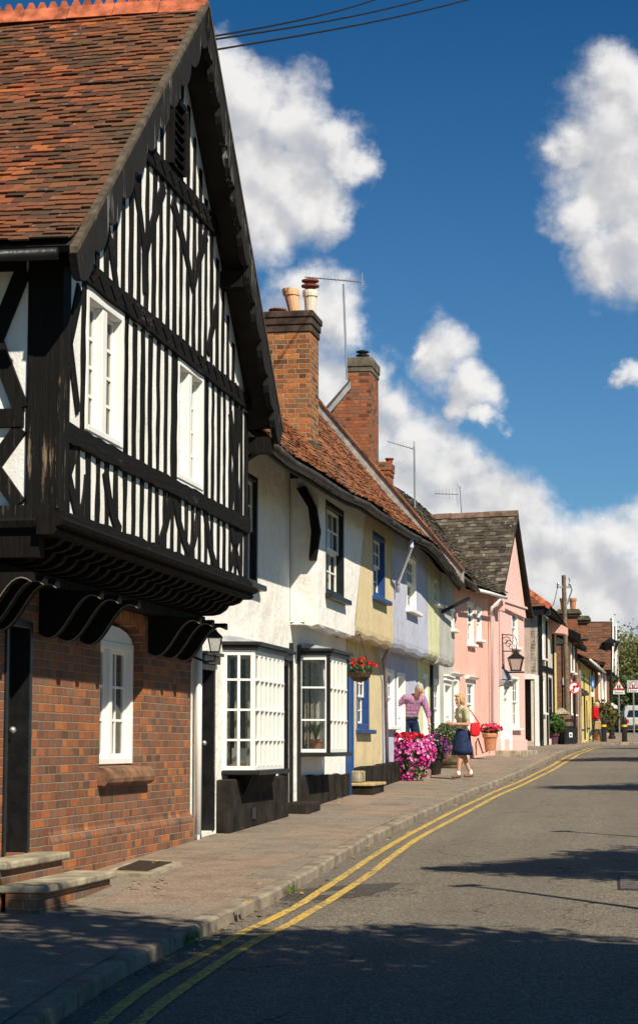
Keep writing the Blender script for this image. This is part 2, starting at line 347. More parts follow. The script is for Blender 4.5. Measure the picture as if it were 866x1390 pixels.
def window(parent, fr, s0, s1, z0, z1, o=0.0, rec=.08, cols=3, rows=4, frame=WHT, bars=WHT, fw=.07, bw=.022, sash=True, sill=True, sillmat=None, curtain='sides', mull=0, archtop=0.0, room=ROOMD, sillw=.06, proud=.0, curtm=None):
    """frame with sash bars, panes, curtains and a piece of room behind, standing in an opening of the wall"""
    f = MB(); oo = o+proud; ob = o-rec-.06
    f.box(fr, s0, s0+fw, ob, oo, z0, z1); f.box(fr, s1-fw, s1, ob, oo, z0, z1)
    f.box(fr, s0+fw, s1-fw, ob, oo, z1-fw, z1); f.box(fr, s0+fw, s1-fw, ob, oo, z0, z0+fw*.8)
    if archtop:
        n = 8; c = (s0+s1)/2; h = (s1-s0)/2
        pts = [(s0, z1)]+[(s1, z1)]+[(c+h*math.cos(math.pi*i/n), z1+archtop*math.sin(math.pi*i/n)) for i in range(1, n)]
        f.poly(fr, pts, ob, oo-.01)
    if mull:
        m = (s0+s1)/2; f.box(fr, m-mull/2, m+mull/2, ob, oo-.012, z0+fw*.8, z1-fw)
    win = f.build('window', frame, parent)
    bev(win, .006)
    b = MB(); i0, i1, j0, j1 = s0+fw, s1-fw, z0+fw*.8, z1-fw; lights = [(i0, i1)] if not mull else [(i0, (s0+s1)/2-mull/2), ((s0+s1)/2+mull/2, i1)]
    halves = [(j0, (j0+j1)/2, -.045), ((j0+j1)/2, j1, -.01)] if sash else [(j0, j1, -.02)]
    cc = cols//(2 if mull else 1)
    for (a, c_) in lights:
        for (p, q, dz) in halves:
            oa, obb = oo-rec+dz-.0, oo-rec+dz-.032; e = .035
            b.box(fr, a, a+e, obb, oa, p, q); b.box(fr, c_-e, c_, obb, oa, p, q); b.box(fr, a+e, c_-e, obb, oa, p, p+e*1.2); b.box(fr, a+e, c_-e, obb, oa, q-e, q)
            nr = rows//(2 if sash else 1)
            for k in range(1, cc):
                x = a+e+(c_-a-2*e)*k/cc; b.box(fr, x-bw/2, x+bw/2, obb+.004, oa-.003, p+e*1.2, q-e)
            for k in range(1, nr):
                z = p+e*1.2+(q-p-2.2*e)*k/nr; b.box(fr, a+e, c_-e, obb+.006, oa-.005, z-bw/2, z+bw/2)
    b.build('sash', bars, win)
    g = MB()
    for (a, c_) in lights:
        for (p, q, dz) in halves:
            x = oo-rec+dz-.018; g.add([fr.P(a+.03, x, p+.03), fr.P(c_-.03, x, p+.03), fr.P(c_-.03, x, q-.03), fr.P(a+.03, x, q-.03)], [(0,1,2,3)])
    g.build('pane', GLASS, win, keep=True)
    if sill:
        s = MB(); s.box(fr, s0-sillw, s1+sillw, ob+.02, o+.11, z0-.075, z0-.004); bev(s.build('sill', sillmat or frame, win), .01)
    # curtains
    if curtain:
        c = MB(); oc = oo-rec-.14
        def fold(a, e, z0_, z1_, mbx=None):
            n = max(4, int((e-a)/.03)); top = [fr.P(lerp(a, e, i/n), oc+.018*math.sin(i*1.9+R.random()), z1_) for i in range(n+1)]; bot = [Vector((p.x, p.y, z0_)) for p in top]
            (mbx or c).add(top+bot, [(i, i+1, n+2+i, n+1+i) for i in range(n)])
        W = i1-i0
        if curtain == 'sides': fold(i0-.02, i0+W*.22, z0, z1); c.build('curtain', curtm or CURT, win, keep=True, smooth=True); c = MB(); fold2 = lambda *a: fold(*a, mbx=c); fold2(i1-W*.22, i1+.02, z0, z1)
        elif curtain == 'full': fold(i0-.02, i1+.02, z0, z1)
        elif curtain == 'half': fold(i0-.02, i1+.02, z0, z0+(z1-z0)*.52)
        elif curtain == 'blind': fold(i0-.02, i1+.02, z0+(z1-z0)*.45, z1)
        c.build('curtain', curtm or CURT, win, keep=True, smooth=True)
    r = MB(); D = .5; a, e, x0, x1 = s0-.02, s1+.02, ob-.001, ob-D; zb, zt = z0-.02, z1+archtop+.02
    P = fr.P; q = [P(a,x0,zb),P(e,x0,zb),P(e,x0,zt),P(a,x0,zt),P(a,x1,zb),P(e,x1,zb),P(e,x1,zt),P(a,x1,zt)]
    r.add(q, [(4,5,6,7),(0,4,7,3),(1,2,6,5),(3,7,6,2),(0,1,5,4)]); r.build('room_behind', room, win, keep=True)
    return win
def door(parent, fr, s0, s1, z0, z1, o=0.0, rec=.1, mat=BLK, frame=BLK, fw=.07, panels=True, knob=True, hood=False, knobside=1, archi=None):
    f = MB(); f.box(fr, s0, s0+fw, o-rec-.05, o+.02, z0, z1); f.box(fr, s1-fw, s1, o-rec-.05, o+.02, z0, z1); f.box(fr, s0+fw, s1-fw, o-rec-.05, o+.02, z1-fw, z1)
    if archi: f.box(fr, s0-archi, s1+archi, o+.001, o+.07, z1+.002, z1+.09); f.box(fr, s0-archi-.03, s1+archi+.03, o+.001, o+.11, z1+.092, z1+.13)
    fo = f.build('door_frame', frame, parent); bev(fo, .006)
    d = MB(); a, e = s0+fw, s1-fw; d.box(fr, a+.004, e-.004, o-rec-.045, o-rec, z0+.01, z1-fw-.004)
    if panels:
        w = (e-a); h = z1-z0-fw
        for (x0, x1, y0, y1) in ((.12,.45,.08,.42),(.55,.88,.08,.42),(.12,.45,.5,.93),(.55,.88,.5,.93)):
            d.box(fr, a+w*x0, a+w*x1, o-rec-.002, o-rec+.016, z0+h*y0, z0+h*y1)
    do = d.build('door', mat, parent); bev(do, .008)
    if knob:
        k = MB(); x = (e-.09) if knobside > 0 else a+.09; k.sph(fr.P(x, o-rec+.045, z0+1.0), .032, 8); k.build('handle', STEEL, do, smooth=True)
    return do
def pot(mb, c, r, h, n=14):
    mb.lathe(c, [(r*.68, 0), (r*.70, .01), (r*.90, h*.74), (r*1.04, h*.76), (r*1.08, h*.9), (r*1.04, h), (r*.9, h), (r*.85, h*.8)], n)
def chimney(parent, fr, s0, s1, o0, o1, z0, z1, mat, caps=2, capmat=None, shoulder=None, pots=()):
    m = MB(); m.box(fr, s0, s1, o0, o1, z0, z1)
    if shoulder:                                # (o_low, z_low, z_high): sloping brick shoulder on the ridge side
        m.polyo(fr, [(o0+.001, shoulder[2]), (o0+.001, z0), (shoulder[0], z0), (shoulder[0], shoulder[1])], s0+.003, s1-.003)
    c = m.build('chimney', mat, parent)
    for i in range(caps):
        k = MB(); e = .018*(i+1); za = z1-.30+.11*i; k.box(fr, s0-e, s1+e, o0-e, o1+e, za, za+.108 if i < caps-1 else z1+.02); bev(k.build('chimney_course', capmat or mat, c), .012)
    for (ps, po, r, h, pm, cowl, lean) in pots:
        p = MB(); pot(p, fr.P(ps, po, z1+.02), r, h); 
        if lean:
            b = fr.P(ps, po, z1)
            for v in p.v: v += Vector((fr.n[0], fr.n[1], 0))*(-(v.z-b.z)*lean)
        po_ = p.build('chimney_pot', pm, c, smooth=False)
        if cowl:
            q = MB(); t0 = fr.P(ps, po, z1+.02+h); q.lathe(t0, [(r*.7, 0), (r*.7, .05), (r*1.25, .055), (r*1.25, .08), (r*.75, .085), (r*.75, .13), (r*1.2, .135), (r*1.2, .16), (r*.3, .19)], 14); q.build('cowl', REDPOT if cowl == 1 else BLK, po_)
    fl = MB()                                   # lead flashing at the foot
    return c
def gutter(parent, pts, r=.055, mat=BLK):
    m = MB(); pts = [Vector(p)+Vector((0,0,R.uniform(-.012,.012))) for p in pts]; m.tube(pts, r*.78, 8); o = m.build('gutter', mat, parent, smooth=True); return o
def downpipe(parent, pts, r=.035, mat=BLK, shoe=True):
    m = MB(); m.tube(pts, r, 8)
    for p in pts[1:-1]: m.sph(p, r*1.25, 8)
    o = m.build('downpipe', mat, parent, smooth=True)
    return o
def beam(mb, fr, a, b, w, o0, o1, wob=.008, w2=None):     # a crooked timber between two (s,z) points
    (s0, z0), (s1, z1) = a, b; L = math.hypot(s1-s0, z1-z0); n = max(2, int(L/.18)); tx, tz = (s1-s0)/L, (z1-z0)/L; nx, nz = -tz, tx; w2 = w2 or w
    l, r = [], []
    for i in range(n+1):
        t = i/n; cx, cz = lerp(s0, s1, t), lerp(z0, z1, t); k = lerp(w, w2, t)/2; e1 = k+R.uniform(-wob, wob); e2 = k+R.uniform(-wob, wob)
        l.append((cx+nx*e1, cz+nz*e1)); r.append((cx-nx*e2, cz-nz*e2))
    mb.poly(fr, l+r[::-1], o0, o1)
def curvebeam(mb, fr, pts, w, o0, o1):
    l, r = [], []
    for i, (s, z) in enumerate(pts):
        a = pts[max(0, i-1)]; b = pts[min(len(pts)-1, i+1)]; L = math.hypot(b[0]-a[0], b[1]-a[1]); nx, nz = -(b[1]-a[1])/L, (b[0]-a[0])/L
        ww = (w[0]+(w[1]-w[0])*i/(len(pts)-1)) if isinstance(w, tuple) else w
        l.append((s+nx*ww/2, z+nz*ww/2)); r.append((s-nx*ww/2, z-nz*ww/2))
    mb.poly(fr, l+r[::-1], o0, o1)
def arc3(p0, p1, bend, n=8):
    (a, b), (c, d) = p0, p1; L = math.hypot(c-a, d-b); nx, nz = -(d-b)/L, (c-a)/L
    return [(lerp(a, c, i/n)+nx*bend*math.sin(math.pi*i/n), lerp(b, d, i/n)+nz*bend*math.sin(math.pi*i/n)) for i in range(n+1)]
# ================================================================ the half timbered house
H = thing('half_timbered_house', G.P(14.7, 0, .4), 'big black and white timbered house, gabled upper floor jettied over red brick', 'house')
OU = .72                                        # face of the jettied floor
SL, SR = 14.67, 21.6; ZS, ZE = 3.3, 5.42
APX = (18.3, 8.56); EL, ERR = (14.15, 5.16), (22.0, 5.02)
def slope_z(s):
    return lerp(EL[1], APX[1], (s-EL[0])/(APX[0]-EL[0])) if s < APX[0] else lerp(APX[1], ERR[1], (s-APX[0])/(ERR[0]-APX[0]))
w_s0, w_s1 = 18.46, 20.0
m = MB(); m.wall(G, [(14.9, .2), (22.03, .2), (22.03, 3.32), (14.9, 3.32)], [[(15.72, .72), (16.38, .72), (16.38, 2.62), (15.72, 2.62)], arch(w_s0, w_s1, 1.38, 2.62, 2.80)], 0, .3)
m.box(G, 14.9, 15.2, -6, -.301, .2, 3.32); m.box(G, 21.8, 22.03, -6, -.301, .2, 3.32)
bw_ = m.build('brick_wall', BRG, H)
m = MB(); m.polyo(G, [(.001, .2), (.045, .2), (.045, .78), (.001, .86)], 16.9, 22.03); m.build('plinth', BRG, H)
m = MB(); c = (w_s0+w_s1)/2                     # rubbed brick arch over the window
for i in range(17):
    t0, t1 = math.pi*i/17+.012, math.pi*(i+1)/17-.012
    def q(t, k): return (c+(w_s1-w_s0)/2*math.cos(t)*(1+.0*k), 2.62+.18*math.sin(t)+k*.2)
    m.poly(G, [q(t0, 0.01), q(t1, 0.01), q(t1, 1), q(t0, 1)], .001, .016)
m.build('window_arch', plain('rubbed_brick', (.34,.13,.05), .85, .3, 9, .4, 40), H)
m = MB()                                        # bull nosed brick sill
n = 21
for i in range(n):
    a, b = lerp(w_s0-.06, w_s1+.12, i/n)+.004, lerp(w_s0-.06, w_s1+.12, (i+1)/n)-.004
    m.polyo(G, [(-.2, 1.26), (.07, 1.22), (.10, 1.25), (.11, 1.29), (.09, 1.35), (.05, 1.385), (-.2, 1.41)], a, b)
m.build('brick_sill', plain('sill_brick', (.20,.105,.06), .85, .45, 6, .5, 45), H)
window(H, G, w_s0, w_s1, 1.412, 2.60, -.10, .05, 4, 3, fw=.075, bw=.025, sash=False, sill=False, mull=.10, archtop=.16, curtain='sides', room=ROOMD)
door(H, G, 15.72, 16.38, .72, 2.62, 0, .14, BLK, BLK, fw=.06, knobside=1)
# steps
STP = thing('door_steps', G.P(16, .3, zp(16)), 'two worn brick steps with stone treads at the timbered house door', 'steps')
zg = .42
for (a, b, o1, zt) in ((14.95, 16.60, .30, .715), (14.95, 16.92, .62, .545)):
    m = MB(); m.box(G, a, b-.06, .002 if zt > .6 else .302, o1-.05, .2, zt-.062); m.build('riser', BRG, STP)
    m = MB(); m.box(G, a, b, .002 if zt > .6 else .0021, o1, zt-.06, zt) if zt > .6 else m.box(G, a, b, .24, o1, zt-.06, zt)
    x = m.build('tread', STONE, STP); bev(x, .018, 3)
# upper walls
m = MB(); zt = lambda s: slope_z(s)-.14
m.wall(G, [(SL, ZS), (SR, ZS), (SR, zt(SR)), (APX[0], zt(APX[0])), (SL, zt(SL))], [rect(15.46, 16.54, 4.10, 5.22), rect(18.45, 19.49, 4.10, 5.22)], OU, .12)
m.box(G, SL, SL+.12, -6, OU-.121, ZS, 5.36); m.box(G, SR-.12, SR, -6, OU-.121, ZS, 5.0)
m.box(G, 15.3, SR-.3, -6.1, -5.9, ZS, 5.3)
m.wall(G, [(SL, 5.2), (SR, 5.0), (APX[0], zt(APX[0]))], [], -5.9, .1)
m.build('rendered_wall', GWALL, H)
m = MB(); m.box(G, SL+.12, SR-.12, -5.9, OU-.13, 3.24, 3.30); m.build('floor_boards', DECK, H)
o0, o1 = OU+.001, OU+.012
def tb(name, a, b, w, mat=BLKT, oo=0.0, wob=.01, w2=None):
    m = MB(); beam(m, G, a, b, w, o0, o1+oo, wob, w2); return m.build(name, mat, H)
# rails
tb('rail', (SL-.02, 3.315), (SR+.02, 3.325), .10, BLKR, .05)
tb('rail', (SL, 3.985), (SR, 3.96), .15, BLKR, .03)
tb('rail', (SL, 5.36), (SR, 5.30), .17, BLKR, .03)
tb('rail', (16.5, 6.86), (20.05, 6.86), .17, BLKR, .03)
# the carved zigzag on two rails
for (za, sa, sb) in ((5.34, 15.3, 21.3), (6.86, 16.9, 19.8)):
    m = MB(); n = int((sb-sa)/.17)
    for i in range(n):
        a, b = lerp(sa, sb, i/n), lerp(sa, sb, (i+1)/n); d = .05 if i % 2 else -.05
        m.poly(G, [(a, za-d-.014), (b, za+d-.014), (b, za+d+.014), (a, za-d+.014)], OU+.043, OU+.052)
    m.build('carving', BLKT, H)
# posts
m = MB(); m.box(G, SL-.03, SL+.20, OU-.22, OU+.06, ZS+.05, 5.32); bev(m.build('corner_post', timber('worn_timber', wear=(.34,.25,.18), amt=.85, thr=.625), H), .015)
tb('corner_post', (SR-.1, 3.35), (SR-.1, 5.2), .18)
wins = [(15.45, 16.55), (18.44, 19.5)]
studs = []
s = SL+.33
while s < SR-.25:
    # below the sill rail
    studs.append(((s, 3.34), (s+R.uniform(-.02,.02), 3.92)))
    if not any(a-.02 < s < b+.02 for a, b in wins) and not (s < 15.42): studs.append(((s, 4.04), (s+R.uniform(-.02,.02), 5.24)))
    s += .272
for s_ in (15.37, 16.64, 18.36, 19.58, 21.05): studs.append(((s_, 4.04), (s_, 5.28)))
s = SL+.30
while s < SR-.2:
    zt_ = slope_z(s)-.3
    if zt_ > 5.7:
        if zt_ > 7.0 and 16.7 < s < 19.9:
            studs.append(((s, 5.42), (s+R.uniform(-.02,.02), 6.79)))
            if not 17.85 < s < 18.5: studs.append(((s, 6.94), (s, zt_)))
        else: studs.append(((s, 5.42), (s+R.uniform(-.02,.02), zt_)))
    s += .255
for a, b in studs[:96]: tb('stud', a, b, R.uniform(.085, .135), wob=.014, w2=R.uniform(.085, .13))
# curved braces
def br(pa, pb, bend, w=.12):
    a = G.hit(*pa, OU+.05); b = G.hit(*pb, OU+.05); m = MB(); curvebeam(m, G, arc3(a, b, bend), (w*1.5, w*1.1), o0, o1+.006); m.build('brace', BLKT, H)
for pa, pb, bend in [((186,226),(203,345),.03),((229,253),(204,345),-.03),((240,272),(268,392),.04),((286,318),(268,392),-.03),((203,345),(203,398),0),((150,300),(166,400),.03),((300,420),(288,480),-.03),((126,648),(112,712),.06),((150,640),(170,722),-.08),((239,662),(222,742),.06),((241,664),(263,752),-.07),((276,690),(262,756),.05),((284,690),(299,772),-.07),
                     ((91,378),(113,560),0),((116,392),(88,530),0),((86,582),(112,700),0),((112,598),(86,690),0),((318,560),(331,700),0),((331,560),(318,700),0),((318,712),(331,775),0),((331,718),(318,770),0)]: br(pa, pb, bend, .10)
# windows of the upper floor (stand proud of the render)
for a, b in wins: window(H, G, a, b, 4.09, 5.235, OU+.012, .06, 2, 4, fw=.065, bw=.025, sash=False, sill=False, mull=.13, curtain='full', room=ROOM, sillw=.02, curtm=plain('grey_net', (.13,.125,.11), .9, .2, 9))
# louvred vent
m = MB(); va, vb = G.hit(229,140,OU+.05)[0], G.hit(246,235,OU+.05)[0]; va, vb = 17.92, 18.44
m.box(G, va, va+.05, o0, OU+.08, 6.97, 7.6); m.box(G, vb-.05, vb, o0, OU+.08, 6.97, 7.6); m.box(G, va, vb, o0+.001, OU+.075, 7.601, 7.66)
for i in range(7): m.polyo(G, [(OU+.002, 6.99+i*.088), (OU+.07, 6.96+i*.088), (OU+.075, 6.975+i*.088), (OU+.01, 7.04+i*.088)], va+.051, vb-.051)
m.build('louvre', BLKC, H)
# flank timbers (face towards the street corner)
def fl(name, pa, pb, w):
    a, b = G.hits(*pa, SL), G.hits(*pb, SL); (x0, z0), (x1, z1) = a, b
    k = (-4.2-x0)/(x1-x0) if name == 'none' else 1
    L = math.hypot(x1-x0, z1-z0); nx, nz = -(z1-z0)/L*w/2, (x1-x0)/L*w/2
    m = MB(); m.polyo(G, [(x0+nx, z0+nz), (x1+nx, z1+nz), (x1-nx, z1-nz), (x0-nx, z0-nz)], SL-.045, SL-.001); m.build(name, BLKT, H)
def flo(name, a, b, w, e=.045):
    (x0, z0), (x1, z1) = a, b; L = math.hypot(x1-x0, z1-z0); nx, nz = -(z1-z0)/L*w/2, (x1-x0)/L*w/2
    m = MB(); m.polyo(G, [(x0+nx, z0+nz), (x1+nx, z1+nz), (x1-nx, z1-nz), (x0-nx, z0-nz)], SL-e, SL-.001); m.build(name, BLKT, H)
flo('rail', (.48, 4.06), (-6, 4.06), .14, .055); flo('rail', (.74, 3.34), (-6, 3.34), .10, .07); flo('rail', (.48, 5.3), (-6, 5.3), .2, .055)
for k in range(9):
    oA = .46-k*.56; oB = oA-.43
    flo('brace', (oA, 5.2), (oB, 4.13), .12, .045); flo('brace', (oA, 4.13), (oB, 5.2), .12, .048)
    flo('brace', (oA, 3.98), (oB, 3.40), .11, .045); flo('brace', (oA, 3.40), (oB, 3.98), .11, .048)
    flo('stud', (oB-.065, 3.5), (oB-.065, 5.2), .12, .052)
# moulded fascia and jetty brackets
def fascia(pts, name='jetty_moulding'):
    m = MB(); m.polyo(G, [(OU+o, z) for o, z in pts], SL-.10, SR+.08); m.build(name, BLKC, H)
fascia([(-.1, 3.165), (.03, 3.165), (.06, 3.195), (.045, 3.22), (.10, 3.24), (.115, 3.27), (.09, 3.295), (-.1, 3.295)])
m = MB(); m.poly(G, [(SL-.10, 3.27), (SL-.085, 3.22), (SL-.04, 3.19), (SL-.03, 3.0), (SL+.12, 3.0), (SL+.12, 3.29), (SL-.08, 3.29)], -6, OU-.101); m.build('jetty_moulding', BLKC, H)
def scroll(oa, zb, ob, zt, th=.10):              # S shaped bracket profile, wall side to tip
    up = [(oa, zb+.02)]
    N = 14
    for i in range(N+1):
        t = i/N; x = lerp(oa, ob, t)
        y = lerp(zb, zt-.07, (1-math.cos(math.pi*t))/2)-.06*math.sin(2*math.pi*t)
        up.append((x, y))
    up += [(ob, zt), (oa, zt)]
    return up
for k in range(22):
    s_ = 14.98+k*.31
    m = MB(); prof = [(-.05, 2.985), (.36, 2.985), (.44, 3.0), (.51, 3.045), (.54, 3.09), (.59, 3.095), (.66, 3.12), (.70, 3.163), (-.05, 3.163)]
    m.polyo(G, prof, s_-.05, s_+.05); m.build('joist_end', BLKC, H)
m = MB(); m.box(G, SL, SR, .001, .26, 2.90, 2.98); m.build('bressumer', BLKC, H)
EDGE = plain('bracket_edge', (.20,.17,.14), .6, .3, 12, .3, 40)
bs = []
for px in (-14, 4, 22, 86, 112, 140, 229, 247, 266): bs.append(G.hit(px, 866, .2)[0])
for s_ in bs:
    m = MB(); pr = scroll(.002, 2.53, .54, 2.895); m.polyo(G, pr, s_-.05, s_+.05); b_ = m.build('bracket', BLKC, H)
    m = MB(); lo = pr[1:-2]; m.polyo(G, [(x, z-.006) for x, z in lo[::-1]]+[(x, z+.003) for x, z in lo], s_-.0505, s_-.043); m.build('bracket_edge', EDGE, b_)
# roof
OV = 1.0
Er, Tr = curve([G.P(EL[0], OV-.02, EL[1]+.1), G.P(EL[0], -6.2, EL[1]+.1)]), curve([G.P(APX[0], OV-.02, APX[1]), G.P(APX[0], -6.2, APX[1])])
tile_roof(H, Er, Tr, TORG, g=.094, sag=.06, w=.15, bellcast=.05, jit=1.0, ragged=.017)
Er2 = curve([G.P(ERR[0], OV-.02, ERR[1]+.1), G.P(ERR[0], -6.2, ERR[1]+.1)])
tile_roof(H, Er2, Tr, TORG, g=.118, sag=.03, w=.16, bellcast=.05)
ridge_run(H, G.P(APX[0], OV+.02, APX[1]+.08), G.P(APX[0], -6.2, APX[1]+.08), RIDGE, True)
# barge boards with scalloped lower edge
def barge(A, B, name='barge_board'):
    (s0, z0), (s1, z1) = A, B; L = math.hypot(s1-s0, z1-z0); tx, tz = (s1-s0)/L, (z1-z0)/L; nx, nz = (tz, -tx) if tx > 0 else (-tz, tx)
    top, bot = [], []; nsc = 11; N = nsc*6
    for i in range(N+1):
        t = i/N; u = (t*nsc) % 1.0 if i < N else 0
        d = .17+.10*abs(math.sin(math.pi*u))**.6
        p = (s0+tx*L*t, z0+tz*L*t); top.append((p[0], p[1]+.03)); bot.append((p[0]+nx*d, p[1]+nz*d))
    m = MB(); a = top+bot[::-1]
    vs = [G.P(s, OV-.03, z) for s, z in top]+[G.P(s, OV-.03, z) for s, z in bot]+[G.P(s, OV+.03, z) for s, z in top]+[G.P(s, OV+.03, z) for s, z in bot]; n = len(top); fs = []
    for i in range(n-1): fs += [(i, i+1, n+i+1, n+i), (2*n+i, 3*n+i, 3*n+i+1, 2*n+i+1), (i, 2*n+i, 2*n+i+1, i+1), (n+i, n+i+1, 3*n+i+1, 3*n+i)]
    fs += [(0, n, 3*n, 2*n), (n-1, 3*n-1, 4*n-1, 2*n-1)]
    m.add(vs, fs); m.build(name, BARGE, H)
BARGE = timber('barge_timber', c=(.014,.013,.012), wear=(.34,.33,.30), amt=.8, thr=.60)
barge(EL, APX); barge(ERR, APX)
VERGE = plain('verge_mortar', (.085,.066,.045), .95, .4, 9, .6, 40)
for A, B in ((EL, APX), (ERR, APX)):
    m = MB(); m.hexa([G.P(A[0], OV-.02, A[1]+.035), G.P(B[0], OV-.02, B[1]+.035), G.P(B[0], OV+.04, B[1]+.035), G.P(A[0], OV+.04, A[1]+.035), G.P(A[0], OV-.02, A[1]+.085), G.P(B[0], OV-.02, B[1]+.085), G.P(B[0], OV+.04, B[1]+.085), G.P(A[0], OV+.04, A[1]+.085)]); m.build('verge', VERGE, H)
gutter(H, [G.P(EL[0]-.04, OV-.1, EL[1]+.02), G.P(EL[0]-.04, -6, EL[1]+.02)], .06)
m = MB()                                         # purlin ends
for s_, z_ in ((14.75, 5.42), (16.4, 6.85), (20.3, 6.5), (21.75, 4.98)): m = MB(); m.box(G, s_-.1, s_+.1, OU, OV-.04, z_-.2, z_-.03); m.build('purlin_end', BLKC, H)
# ================================================================ the jettied cottages
EAV = [G.hit(x, y, .85) for x, y in ((350,592),(363,601),(398,630),(434,652),(466,674),(497,686),(516,700),(552,724),(587,744),(600,757),(619,787),(633,803))]
EAV = [(s, z+.03) for s, z in EAV]+[(48.6, 5.1)]
print('EAV', [(round(a, 1), round(b, 2)) for a, b in EAV])
def ez(s):
    for (a, za), (b, zb) in zip(EAV, EAV[1:]):
        if s <= b: return lerp(za, zb, (s-a)/(b-a))
    return EAV[-1][1]
def rz(s): return 8.35+.5*(s-22)/20.5
RO, EO, UO = -2.4, .82, .40
def gz(s, o=0): return zp(G.P(s, o, 0).y)
def roofseg(par, s0, s1, mat, dz=0, **k):
    n = max(2, int((s1-s0)/1.2)); ss = [lerp(s0, s1, i/n) for i in range(n+1)]
    E = curve([G.P(s, EO, ez(s)+.05+dz) for s in ss]); T = curve([G.P(s, RO, rz(s)+dz) for s in ss])
    r = tile_roof(par, E, T, mat, **k)
    E2 = curve([G.P(s, 2*RO-EO, ez(s)+.05+dz) for s in ss])
    tile_roof(par, E2, T, mat, w=.3, g=.25, name='rear_roof')
    for i in range(n):
        a, b = ss[i], ss[i+1]; m = MB(); q = []
        for dzz in (-.10, .09):
            q += [G.P(a, EO-.06, ez(a)+dzz), G.P(b, EO-.06, ez(b)+dzz), G.P(b, EO-.03, ez(b)+dzz), G.P(a, EO-.03, ez(a)+dzz)]
        m.hexa(q); m.build('eaves_board', DECK, r)
    ridge_run(par, G.P(s0, RO, rz(s0)+dz+.06), G.P(s1, RO, rz(s1)+dz+.06), VERGEB)
    return r
VERGEB = plain('old_ridge', (.16,.10,.07), .9, .4, 6, .5, 30)
def lowerwall(par, s0, s1, mat, holes, zt=3.35, o=0, th=.22, plinth=None, pmat=BLKM, po=.06):
    m = MB(); m.wall(G, [(s0, gz(s0)-.3), (s1, gz(s1)-.3), (s1, zt), (s0, zt)], holes, o, th); w = m.build('wall', mat, par)
    return w
def plinth(par, s0, s1, h0, h1, cuts=(), o=.06, mat=BLKM):
    segs = []; a = s0
    for c0, c1 in cuts: segs.append((a, c0)); a = c1
    segs.append((a, s1))
    for a, b in segs:
        if b-a < .05: continue
        m = MB(); n = max(2, int((b-a)/.35)); top = [(lerp(a, b, i/n), lerp(h0, h1, (lerp(a, b, i/n)-s0)/(s1-s0))+gz(lerp(a, b, i/n))+R.uniform(-.015, .015)) for i in range(n+1)]
        m.poly(G, [(a, gz(a)-.3), (b, gz(b)-.3)]+top[::-1], .001, o+R.uniform(0, .006)); bev(m.build('plinth', mat, par), .015, 2)
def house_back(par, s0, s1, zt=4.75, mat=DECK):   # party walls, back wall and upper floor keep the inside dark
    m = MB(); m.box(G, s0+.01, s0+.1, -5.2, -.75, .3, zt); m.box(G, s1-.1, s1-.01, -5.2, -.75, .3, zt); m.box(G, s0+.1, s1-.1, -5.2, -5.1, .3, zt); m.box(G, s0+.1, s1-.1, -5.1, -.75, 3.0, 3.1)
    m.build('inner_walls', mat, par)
def jetty(par, a0, a1, b0, b1, zb, mat, holes, zt0, zt1, cove=True, bul=.10, o=UO):
    zt0 += .28; zt1 += .28
    """upper wall from bottom edge (a0..a1 at zb) to top edge (b0..b1), with a coved plaster underside"""
    m = MB(); m.wall(G, [(a0, zb+bul), (a1, zb+bul), (b1, zt1), (b0, zt0)], holes, o, .2)
    m.box(G, min(a0, b0)+.002, min(a0, b0)+.16, .0, o-.201, zb+.05, zt0); m.box(G, max(a1, b1)-.16, max(a1, b1)-.002, .0, o-.201, zb+.05, zt1)
    m.build('upper_wall', mat, par)
    prof = [(o, zb+bul+.002), (o-.01, zb+bul*.5), (o-.04, zb+.01), (o-.09, zb-.015), (o-.16, zb+.0), (o-.25, zb+.04), (.12, zb+.07), (.0, zb+.02)]
    m = MB(); n = 10; vs = []; 
    for i in range(n+1):
        s = lerp(a0, a1, i/n); w = .02*math.sin(i*1.7+a0)
        vs += [G.P(s, p, z+(w if 0 < j < 5 else 0)) for j, (p, z) in enumerate(prof)]
    k = len(prof); fs = [(i*k+j, i*k+j+1, (i+1)*k+j+1, (i+1)*k+j) for i in range(n) for j in range(k-1)]
    vs += [G.P(a0, 0, zb+bul), G.P(a1, 0, zb+bul)]; e = (n+1)*k
    fs += [tuple(range(k))+(e,), tuple(n*k+j for j in range(k-1, -1, -1))+(e+1,)]
    m.add(vs, fs); m.build('jetty_underside', mat, par, smooth=False)
GUT = plain('old_gutter', (.045,.04,.036), .6, .5, 8, .4, 30)
WOODPALE = plain('bleached_board', (.30,.29,.27), .8, .3, 7, .6, 40)
